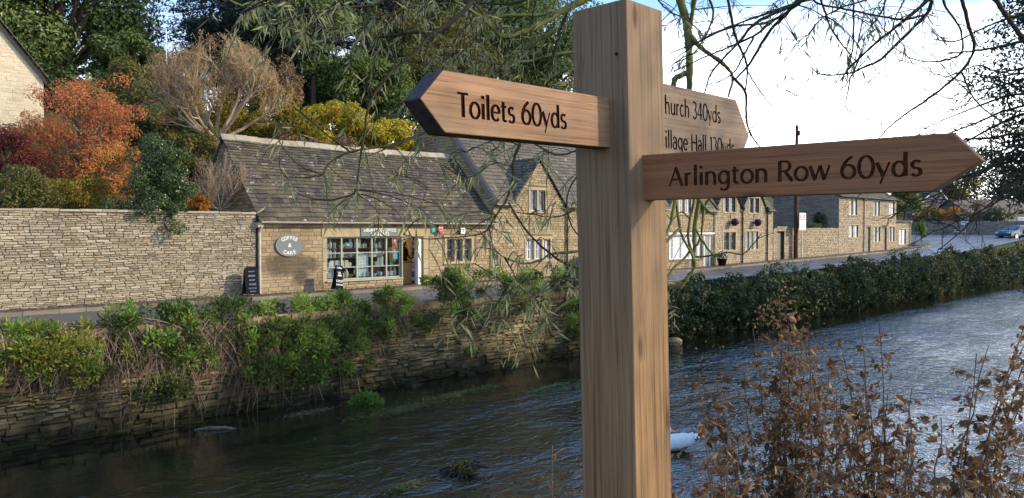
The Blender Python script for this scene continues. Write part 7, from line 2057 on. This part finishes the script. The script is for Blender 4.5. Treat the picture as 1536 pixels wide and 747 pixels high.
def willow():
    base = np.array([4.9, 4.6]); gz = gz_at(*base)
    rt = root('willow_tree', 'willow overhanging the river with mossy limbs and narrow drooping leaves', 'tree', (base[0], base[1], gz))
    off = np.array([base[0], base[1], gz])
    rg = np.random.default_rng(5)
    mb = MB(); top = np.array([4.4, 5.0, 4.9])
    P = spline(np.array([[4.9, 4.6, gz - .3], [4.85, 4.65, gz + 1.2], [4.6, 4.8, 3.6], top]), 12); mb.tubes(P, np.linspace(.36, .24, 12), 14)
    part('trunk', mb, BK['moss'], rt, smooth=True, off=off)
    # main limbs above the frame carry the traced branches
    heads = [np.array([[4.4, 5.0, 4.8], [3.0, 5.2, 5.3], [1.4, 5.3, 5.0], [.3, 5.1, 4.6], [-.6, 4.9, 4.35], [-1.6, 4.4, 4.1]]),
             np.array([[4.45, 4.95, 4.8], [3.6, 5.0, 4.9], [2.6, 4.8, 4.5], [2.0, 4.75, 4.15]]),
             np.array([[4.5, 4.9, 4.7], [4.0, 4.6, 4.6], [3.2, 4.5, 4.3], [2.6, 4.55, 3.95]])]
    for h, r0 in zip(heads, (.17, .12, .11)):
        mb = MB(); mb.tubes(spline(h, 24), np.linspace(r0, .05, 24), 10); part('limb', mb, BK['moss'], rt, smooth=True, off=off)
    leafP = []; leafD = []; leafL = []; leafR = []
    tw = MB(); BP = []
    for (tr, d0, d1, w0, w1, kind, dens, bk) in BR:
        n = len(tr); pts = np.array([at(x, y, d0 + (d1 - d0) * i / (n - 1)) for i, (x, y) in enumerate(tr)])
        m = max(10, n * 5); P = spline(pts, m)
        P[1:-1] += rg.normal(0, .0012, (m - 2, 3))
        Rr = np.linspace(w0, w1, m) * np.linspace(d0, d1, m) / FPX / 2 * (1 + .08 * rg.normal(0, 1, m))
        BP.append(P); mb = MB(); mb.tubes(P, Rr, 7 if w0 > 5 else 5); part('branch', mb, BK[bk], rt, smooth=True, off=off)
        Lb = np.linalg.norm(np.diff(P, axis=0), axis=1).sum()
        # side twigs
        nt = int(Lb * (9.5 if kind in 'nd' and tr[-1][1] < 240 else 5.0 if kind != 'l' or tr[0][1] < 150 else 3.8) * dens + .5)
        for k in range(nt):
            i = rg.integers(int(m * .12), m - 1); o = P[i]; tg = P[min(i + 1, m - 1)] - P[i - 1]; tg /= np.linalg.norm(tg) + 1e-9
            sd = np.cross(tg, unit(1, rg)[0]); ln = rg.uniform(.12, .42) * (1.0 if kind != 'n' else .8)
            d = tg * .75 + sd * .7; t = np.linspace(0, 1, 6)[:, None]
            droop = {'l': .55, 'd': .45, 'n': .12}[kind]
            Q = o + d * ln * t + np.array([0, 0, -1]) * droop * ln * t ** 2
            tw.tubes(Q, np.linspace(.0028, .0012, 6), 4)
            nl = 0
            if kind == 'l': nl = int(rg.integers(7, 15))
            elif kind == 'd': nl = int(rg.integers(0, 5))
            elif rg.random() < .07: nl = 2
            if nl:
                u = rg.uniform(.2, 1, nl); j = np.minimum((u * 5).astype(int), 4); f = (u * 5 - j)[:, None]
                b = Q[j] * (1 - f) + Q[j + 1] * f; dd = (Q[j + 1] - Q[j]); dd /= np.linalg.norm(dd, axis=1, keepdims=True) + 1e-9
                D = dd * .55 + unit(nl, rg) * .7 + np.array([0, 0, -.55]); leafP.append(b); leafD.append(D)
                leafL.append(rg.uniform(.05, .105, nl) * (1 if kind == 'l' else .8)); leafR.append(np.clip(rg.normal(.45, .2) + rg.normal(0, .13, nl), 0, 1))
        # leaves straight off the traced branch tip
        if kind in 'ld':
            nl = int(5 + 10 * dens); i = rg.integers(int(m * .55), m, nl); D = unit(nl, rg) * .5 + np.array([0, 0, -.8]); leafP.append(P[i]); leafD.append(D); leafL.append(rg.uniform(.06, .11, nl)); leafR.append(np.clip(rg.normal(.5, .2, nl), 0, 1))
    # denser hanging sprays: (photo px, depth, number of twigs, spread px)
    BPA = np.vstack(BP)
    def hang(o, Q, r0):      # tie a spray back to the nearest branch
        b_ = BPA[np.argmin(((BPA - o) ** 2).sum(1))]; K = spline(np.array([b_, (b_ + o) / 2 + [0, 0, .015], o]), 9); tw.tubes(K, np.linspace(.0034, r0, 9), 4)
    SPR = [(548, 300, 4.0, 9, 14), (470, 215, 4.1, 6, 22), (575, 330, 3.9, 9, 40), (600, 340, 3.9, 5, 20), (740, 455, 4.1, 14, 40), (700, 480, 3.8, 8, 18), (800, 450, 4.3, 14, 30), (770, 470, 4.2, 10, 24), (852, 400, 4.5, 9, 16), (640, 300, 4.4, 8, 26), (700, 262, 4.6, 16, 34), (655, 230, 4.5, 10, 28), (760, 330, 4.7, 14, 34), (815, 320, 4.7, 14, 28), (655, 385, 4.3, 7, 14), (830, 250, 4.8, 12, 30), (780, 230, 4.8, 10, 26), (735, 375, 4.6, 10, 24), (800, 395, 4.6, 9, 28), (845, 430, 4.4, 10, 20), (1005, 470, 5.2, 9, 10), (700, 220, 4.7, 10, 30), (620, 262, 4.3, 6, 20)]
    for (px, py, dpt, nt, sp) in SPR:
        for k in range(int(nt * .30 + .5)):
            o = at(px + rg.normal(0, sp), py - 12 + rg.normal(0, sp * .4), dpt + rg.normal(0, .15)); ln = rg.uniform(.12, .3); d = unit(1, rg)[0] * [1, .6, .25] + [0, 0, -.35]; t = np.linspace(0, 1, 5)[:, None]
            Q = o + d * ln * t + np.array([0, 0, -1]) * .4 * ln * t ** 2; tw.tubes(Q, np.linspace(.0025, .001, 5), 4); hang(o, Q, .002)
            nl = int(rg.integers(5, 11)); j = rg.integers(0, 4, nl); f = rg.random((nl, 1)); b = Q[j] * (1 - f) + Q[j + 1] * f
            D = (Q[j + 1] - Q[j]) / .06 * .3 + unit(nl, rg) * .7 + np.array([0, 0, -.6]); leafP.append(b); leafD.append(D); leafL.append(rg.uniform(.05, .105, nl)); leafR.append(np.clip(rg.normal(.5, .22) + rg.normal(0, .12, nl), 0, 1))
    # top left and top middle curtains of leaf behind the traced branches
    for (xa, xb, ya, yb, dpt, nt) in ((440, 650, -30, 60, 4.6, 36), (560, 870, -30, 110, 5.2, 70), (640, 870, 60, 135, 5.2, 30), (360, 470, -20, 20, 4.4, 22), (1150, 1400, -25, 30, 5.0, 35), (1000, 1100, -25, 50, 5.6, 14)):
        for k in range(nt):
            o = at(rg.uniform(xa, xb), rg.uniform(ya, yb), dpt + rg.normal(0, .5)); ln = rg.uniform(.15, .4); d = unit(1, rg)[0] * [1, .6, .25] + [0, 0, -.25]; t = np.linspace(0, 1, 5)[:, None]
            Q = o + d * ln * t + np.array([0, 0, -1]) * .45 * ln * t ** 2; tw.tubes(Q, np.linspace(.0026, .001, 5), 4); hang(o, Q, .002)
            nl = int(rg.integers(5, 12)); j = rg.integers(0, 4, nl); f = rg.random((nl, 1)); b = Q[j] * (1 - f) + Q[j + 1] * f
            D = unit(nl, rg) * .75 + np.array([0, 0, -.6]); leafP.append(b); leafD.append(D); leafL.append(rg.uniform(.05, .105, nl)); leafR.append(np.clip(rg.normal(.42, .22) + rg.normal(0, .12, nl), 0, 1))
    part('twigs', tw, BK['twig'], rt, off=off)
    # crown above the frame
    cr = MB()
    for (c, R_, n, sd) in (((3.6, 4.6, 5.6), (2.4, 2.2, 1.0), 5200, 1), ((1.0, 5.0, 5.6), (2.4, 1.6, .9), 4200, 2), ((-1.5, 5.0, 5.1), (1.8, 1.4, .7), 3000, 3), ((5.2, 2.6, 4.9), (1.8, 2.0, 1.5), 5200, 4)):
        cl = rg.normal(0, .42, (40, 3)) * R_ + c; i = rg.integers(0, 40, n); Pp = cl[i] + rg.normal(0, .28, (n, 3)); leafP.append(Pp); leafD.append(unit(n, rg) * .5 + [0, 0, -.8]); leafL.append(rg.uniform(.06, .12, n)); leafR.append(np.clip(rg.normal(.45, .2, n), 0, 1))
    P = np.vstack(leafP); D = np.vstack(leafD); Ln = np.concatenate(leafL); r = np.concatenate(leafR)
    mb = MB(); mb.leaves(P, D, unit(len(P), rg), Ln, Ln * .12, r, fold=.15, mid=.4)
    part('foliage', mb, LF['willow'], rt, off=off)
willow()

# ================================================================== dead plants on the near bank
def dead_plant(label, px, top_py, Y, lean_px, nst, seed, spread=.25, leaf_n=26, base_dx=0.0, curl=1.0, dark=0.0, name='dead_plant', lsize=.05, plume=0):
    rg = np.random.default_rng(seed + 900)
    tip = at(px, top_py, Y); bx = tip[0] - lean_px / FPX * Y; by = Y + rg.uniform(-.1, .1); gz = gz_at(bx, by)
    rt = root(name, label, 'dead plant', (bx, by, gz)); Ht = tip[2] - gz
    st = MB(); LP = []; LD = []; LS = []
    for k in range(nst):
        h = Ht * (1 if k == 0 else rg.uniform(.70, 1.0)); a = rg.uniform(0, 2 * PI); sp = spread * rg.uniform(.2, 1) * (0 if k == 0 else 1)
        dx = np.array([math.cos(a) * sp + (tip[0] - bx) * h / Ht, math.sin(a) * sp * .6, 0]); t = np.linspace(0, 1, 12)[:, None]
        b0 = np.array([rg.normal(0, .06), rg.normal(0, .05), -.05])
        Q = b0 + dx * t ** 1.6 + np.array([0, 0, h + .05]) * t + rg.normal(0, .006, (12, 3)); st.tubes(Q, np.linspace(.0065, .002, 12), 5)
        nb = int(h / .06)
        for j in range(nb):
            u = .22 + .78 * j / nb; i = min(int(u * 11), 10); f = u * 11 - i; o = Q[i] * (1 - f) + Q[i + 1] * f
            aa = j * 2.4 + rg.uniform(-.8, .8); ln = rg.uniform(.04, .24) * (1.3 - .8 * u); d = np.array([math.cos(aa), math.sin(aa), rg.uniform(.2, 1.0)]); s5 = np.linspace(0, 1, 6)[:, None]
            R_ = o + d * ln * s5 + np.array([0, 0, -.45]) * ln * s5 ** 2; st.tubes(R_, np.linspace(.0016, .0007, 6), 3)
            nl = max(1, int(rg.poisson(leaf_n / 14 * (.35 + 5 * ln)))); jj = rg.integers(0, 5, nl); ff = rg.random((nl, 1)); LP.append(R_[jj] * (1 - ff) + R_[jj + 1] * ff + rg.normal(0, .006, (nl, 3))); LD.append(unit(nl, rg) * .75 + d * .35 + [0, 0, -.75]); LS.append(lsize * 1.45 * rg.uniform(.4, 1.3, nl) * (1.15 - .5 * u))
        if plume:
            n = int(plume * (1 if k == 0 else .5)); i = rg.integers(7, 12, n); P = Q[i] + rg.normal(0, 1, (n, 3)) * [.05, .05, .06]; LP.append(P); LD.append(unit(n, rg) * .8 + [0, 0, .2]); LS.append(lsize * .45 * rg.uniform(.5, 1.3, n))
    part('stems', st, M['deadwood'], rt)
    P = np.vstack(LP); D = np.vstack(LD); S = np.concatenate(LS); N = len(P)
    # curled leaves: two folded facets per leaf
    mb = MB(); W = unit(N, rg); r = np.clip(rg.normal(.45 - dark, .22, N), 0, 1)
    D = D / np.linalg.norm(D, axis=1, keepdims=True); Nn = np.cross(D, W); Nn /= np.linalg.norm(Nn, axis=1, keepdims=True) + 1e-9; W = np.cross(Nn, D)
    s = S[:, None]; w = s * rg.uniform(.14, .30, (N, 1)); c = curl * rg.uniform(.1, .4, (N, 1))
    m1 = P + D * s * .4 + Nn * s * c * .45; tp = P + D * s * .85 + Nn * s * c * 1.3 * rg.choice([-1, 1], (N, 1)) * .6
    V = np.stack([P, m1 + W * w + Nn * w * .5, m1, m1 - W * w + Nn * w * .5, tp], 1).reshape(-1, 3); b = np.arange(N)[:, None] * 5
    F = np.stack([np.hstack([b, b + 1, b + 2]), np.hstack([b, b + 2, b + 3]), np.hstack([b + 1, b + 4, b + 2]), np.hstack([b + 2, b + 4, b + 3])], 1).reshape(-1, 3)
    mb.add(V, F, np.repeat(r, 4)); part('leaves', mb, LF['deadstem'], rt)
    return rt
dead_plant('tallest dead brown plant with a feathery top just right of the oak post', 1152, 448, 3.6, -22, 12, 1, .28, 135, plume=320)
dead_plant('dead brown stems rising behind the tallest dead plant', 1200, 530, 3.9, 10, 4, 2, .18, 55)
dead_plant('short dead brown plant leaning left beside the oak post', 1032, 575, 3.2, -40, 5, 3, .16, 70, dark=.05)
dead_plant('dead plant with drooping leaves close to the right side of the oak post', 1055, 622, 3.0, -15, 5, 4, .16, 70, dark=.05)
dead_plant('open branching dead plant standing against the bright water', 1332, 490, 3.7, -20, 8, 5, .36, 105, dark=.12)
dead_plant('dead plant with wide side shoots left of the open branching one', 1285, 545, 3.5, -10, 6, 6, .34, 85, dark=.1)
dead_plant('dead stem with clustered leaves between the two tall dead plants', 1258, 600, 3.2, 5, 5, 7, .26, 75)
dead_plant('dead plant leaning far out to the right edge of the frame', 1528, 458, 3.5, 125, 7, 8, .24, 105, dark=.1)
dead_plant('low dead plant under the one leaning right', 1405, 610, 3.1, 20, 6, 9, .30, 90, dark=.12)
dead_plant('short dead plant with dark leaves near the bottom right corner', 1445, 648, 2.9, 10, 4, 10, .2, 45, dark=.15)
dead_plant('small pale brown dead plant left of the oak post at the bottom edge', 838, 668, 3.3, -20, 4, 11, .12, 45, lsize=.04)
dead_plant('dark dead seed spike at the bottom right corner', 1500, 668, 2.9, -18, 2, 12, .05, 90, dark=.4, name='seed_spike', lsize=.028, curl=.3)
dead_plant('low tangle of dead stems at the bottom edge below the tallest plant', 1140, 650, 3.0, 10, 5, 13, .3, 60)
dead_plant('low dead stems at the bottom edge below the open branching plant', 1345, 660, 2.9, 0, 5, 14, .3, 55, dark=.1)

# ================================================================== evergreen on the near bank at the right edge, with bare twigs reaching in
def near_yew():
    c = np.array([8.5, 11.3, 4.35]); gz = gz_at(c[0], c[1])
    rt = root('yew_tree', 'dark dense evergreen with bare twiggy branches at the right edge', 'tree', (c[0], c[1], gz)); off = np.array([c[0], c[1], gz]); rg = np.random.default_rng(61)
    mb = MB(); lc = c - off
    cen, crs = crown(mb, lc, (1.85, 1.9, 2.7), 30000, .085, 120, .24, .7, seed=61, shell=.3, aspect=.4)
    part('crown', mb, LF['cedar'], rt); tb = trunk_of((0, 0, -.4), lc + [0, 0, 1], .18); limbs(tb, lc + [0, 0, -1.0], cen, .05, 5, 1.0); part('trunk', tb, BK['dark'], rt)
    # long bare branches towards the river
    tb = MB(); tips = []
    for (px, py, dd) in ((1345, 235, 10.6), (1360, 262, 10.8), (1400, 300, 10.4), (1335, 330, 10.8), (1420, 342, 10.3), (1375, 225, 10.9), (1390, 190, 10.8), (1430, 150, 10.6), (1460, 120, 10.4), (1410, 372, 10.2), (1350, 300, 11), (1440, 250, 10.2), (1460, 330, 10.4)):
        e = at(px, py, dd) - off; o = lc + np.array([-.2, 0, rg.uniform(-1.3, 1.2)]) ; o[2] = o[2] * .5 + e[2] * .5
        md = (o + e) / 2 + [0, 0, .25]; t = np.linspace(0, 1, 10)[:, None]; Q = (1 - t) ** 2 * o + 2 * t * (1 - t) * md + t * t * e + rg.normal(0, .025, (10, 3)); tb.tubes(Q, np.linspace(.03, .006, 10), 5); tips.append(Q)
    for Q in tips:
        for k in range(16):
            i = rg.integers(3, 10); o = Q[i]; d = unit(1, rg)[0] * [1, .6, .8] + [-.5, 0, .05]; ln = rg.uniform(.3, .9); t = np.linspace(0, 1, 6)[:, None]; R_ = o + d * ln * t + rg.normal(0, .02, (6, 3)); tb.tubes(R_, np.linspace(.008, .003, 6), 4)
            for q in range(4):
                o2 = R_[rg.integers(1, 6)]; d2 = d + unit(1, rg)[0] * .8; R2 = o2 + d2 * rg.uniform(.12, .35) * np.linspace(0, 1, 4)[:, None]; tb.tubes(R2, np.linspace(.004, .002, 4), 3)
    part('branches', tb, BK['dark'], rt)
near_yew()
for k_, (Yt, dx_, zt_, r_) in enumerate(((12.8, 3.4, 9.3, 2.3), (16.5, 3.0, 10.6, 2.8), (20.5, 3.4, 11.6, 3.0), (24.5, 3.0, 12.2, 2.9), (29.5, 4.0, 13.0, 3.6), (36, 4.5, 14.5, 4.2), (44, 5.0, 16.5, 5.0), (53, 5.5, 17.5, 5.2), (62, 6, 18, 5.2))):
    Xt = Yt - 4.2 + dx_ + max(0, (Yt - 26) * .12); hz = zt_ * .36
    tree('bank_tree', 'tall leafy tree on the near bank beyond the right edge of the photo', 'tree', 768 + FPX * Xt / Yt, 345 - (zt_ - hz - EYE) * FPX / Yt, Yt, r_ / Yt * FPX, hz / Yt * FPX, 'olive', 5200, .34, 'dark', 60, .30, .9, .35, .28, 200 + k_, base_z=.3, group='trees along the near bank')
# trees and bushes beyond the bend
tree('bend_tree', 'yellow green tree beside the far house at the road bend', 'tree', 1357, 295, 92, 24, 32, 'bankyellow', 4200, .30, 'brown', 36, .34, .9, .3, .2, 81, base_z=1.5, bias=-.1)
tree('bend_bush', 'golden bush against the barn behind the road wall', 'bush', 1392, 328, 100, 26, 17, 'gold', 2600, .26, 'brown', 26, .34, .9, .3, .08, 82, base_z=1.5)
tree('bend_bush', 'rusty orange bush behind the road wall left of the notice', 'bush', 1424, 324, 98, 18, 15, 'orange', 1800, .22, 'brown', 22, .34, .9, .3, .08, 83, base_z=1.5)
tree('bend_bush', 'dark clipped bush behind the white notice board', 'bush', 1444, 332, 96, 18, 12, 'hedge', 1800, .22, 'dark', 20, .36, .9, .3, .08, 84, base_z=1.5)
tree('clipped_bush', 'rounded green bush at the end of the far house', 'bush', 1381, 345, 78, 8, 14, 'bank', 1500, .16, 'brown', 14, .45, 1, .3, .06, 85, base_z=.9, bias=-.2)
tree('hill_tree', 'yellow green tree on the hill behind the bare twigs at right', 'tree', 1430, 275, 130, 40, 40, 'olive', 5000, .42, 'brown', 40, .34, .9, .3, .3, 86, base_z=2)
tree('hill_tree', 'grey brown tree far behind the pointed end of the lettered arm', 'tree', 1375, 262, 150, 46, 40, 'brown', 5000, .45, 'brown', 40, .34, .9, .3, .3, 87, base_z=2)
tree('hill_tree', 'dark green tree far back at the right edge', 'tree', 1500, 265, 135, 55, 60, 'hedge', 7000, .45, 'dark', 46, .34, .9, .3, .3, 88, base_z=2)
tree('hill_tree', 'bushy dull tree behind the barn roof', 'tree', 1410, 308, 140, 50, 24, 'olive', 4500, .42, 'brown', 36, .34, .9, .3, .3, 89, base_z=2)
tree('bend_bush', 'dark bushes crowding the road edge before the pale house', 'bush', 1488, 326, 90, 26, 16, 'hedge', 2600, .24, 'dark', 26, .36, .9, .3, .08, 91, base_z=1.5)
tree('bend_bush', 'brown bare looking bush in front of the pale house wall', 'bush', 1465, 322, 93, 18, 18, 'brown', 1500, .2, 'dark', 22, .36, .9, .3, .08, 92, base_z=1.5)
tree('hill_tree', 'dark tree screening the road behind the parked car', 'tree', 1548, 310, 120, 45, 40, 'hedge', 5000, .40, 'dark', 40, .34, .9, .3, .3, 90, base_z=2)
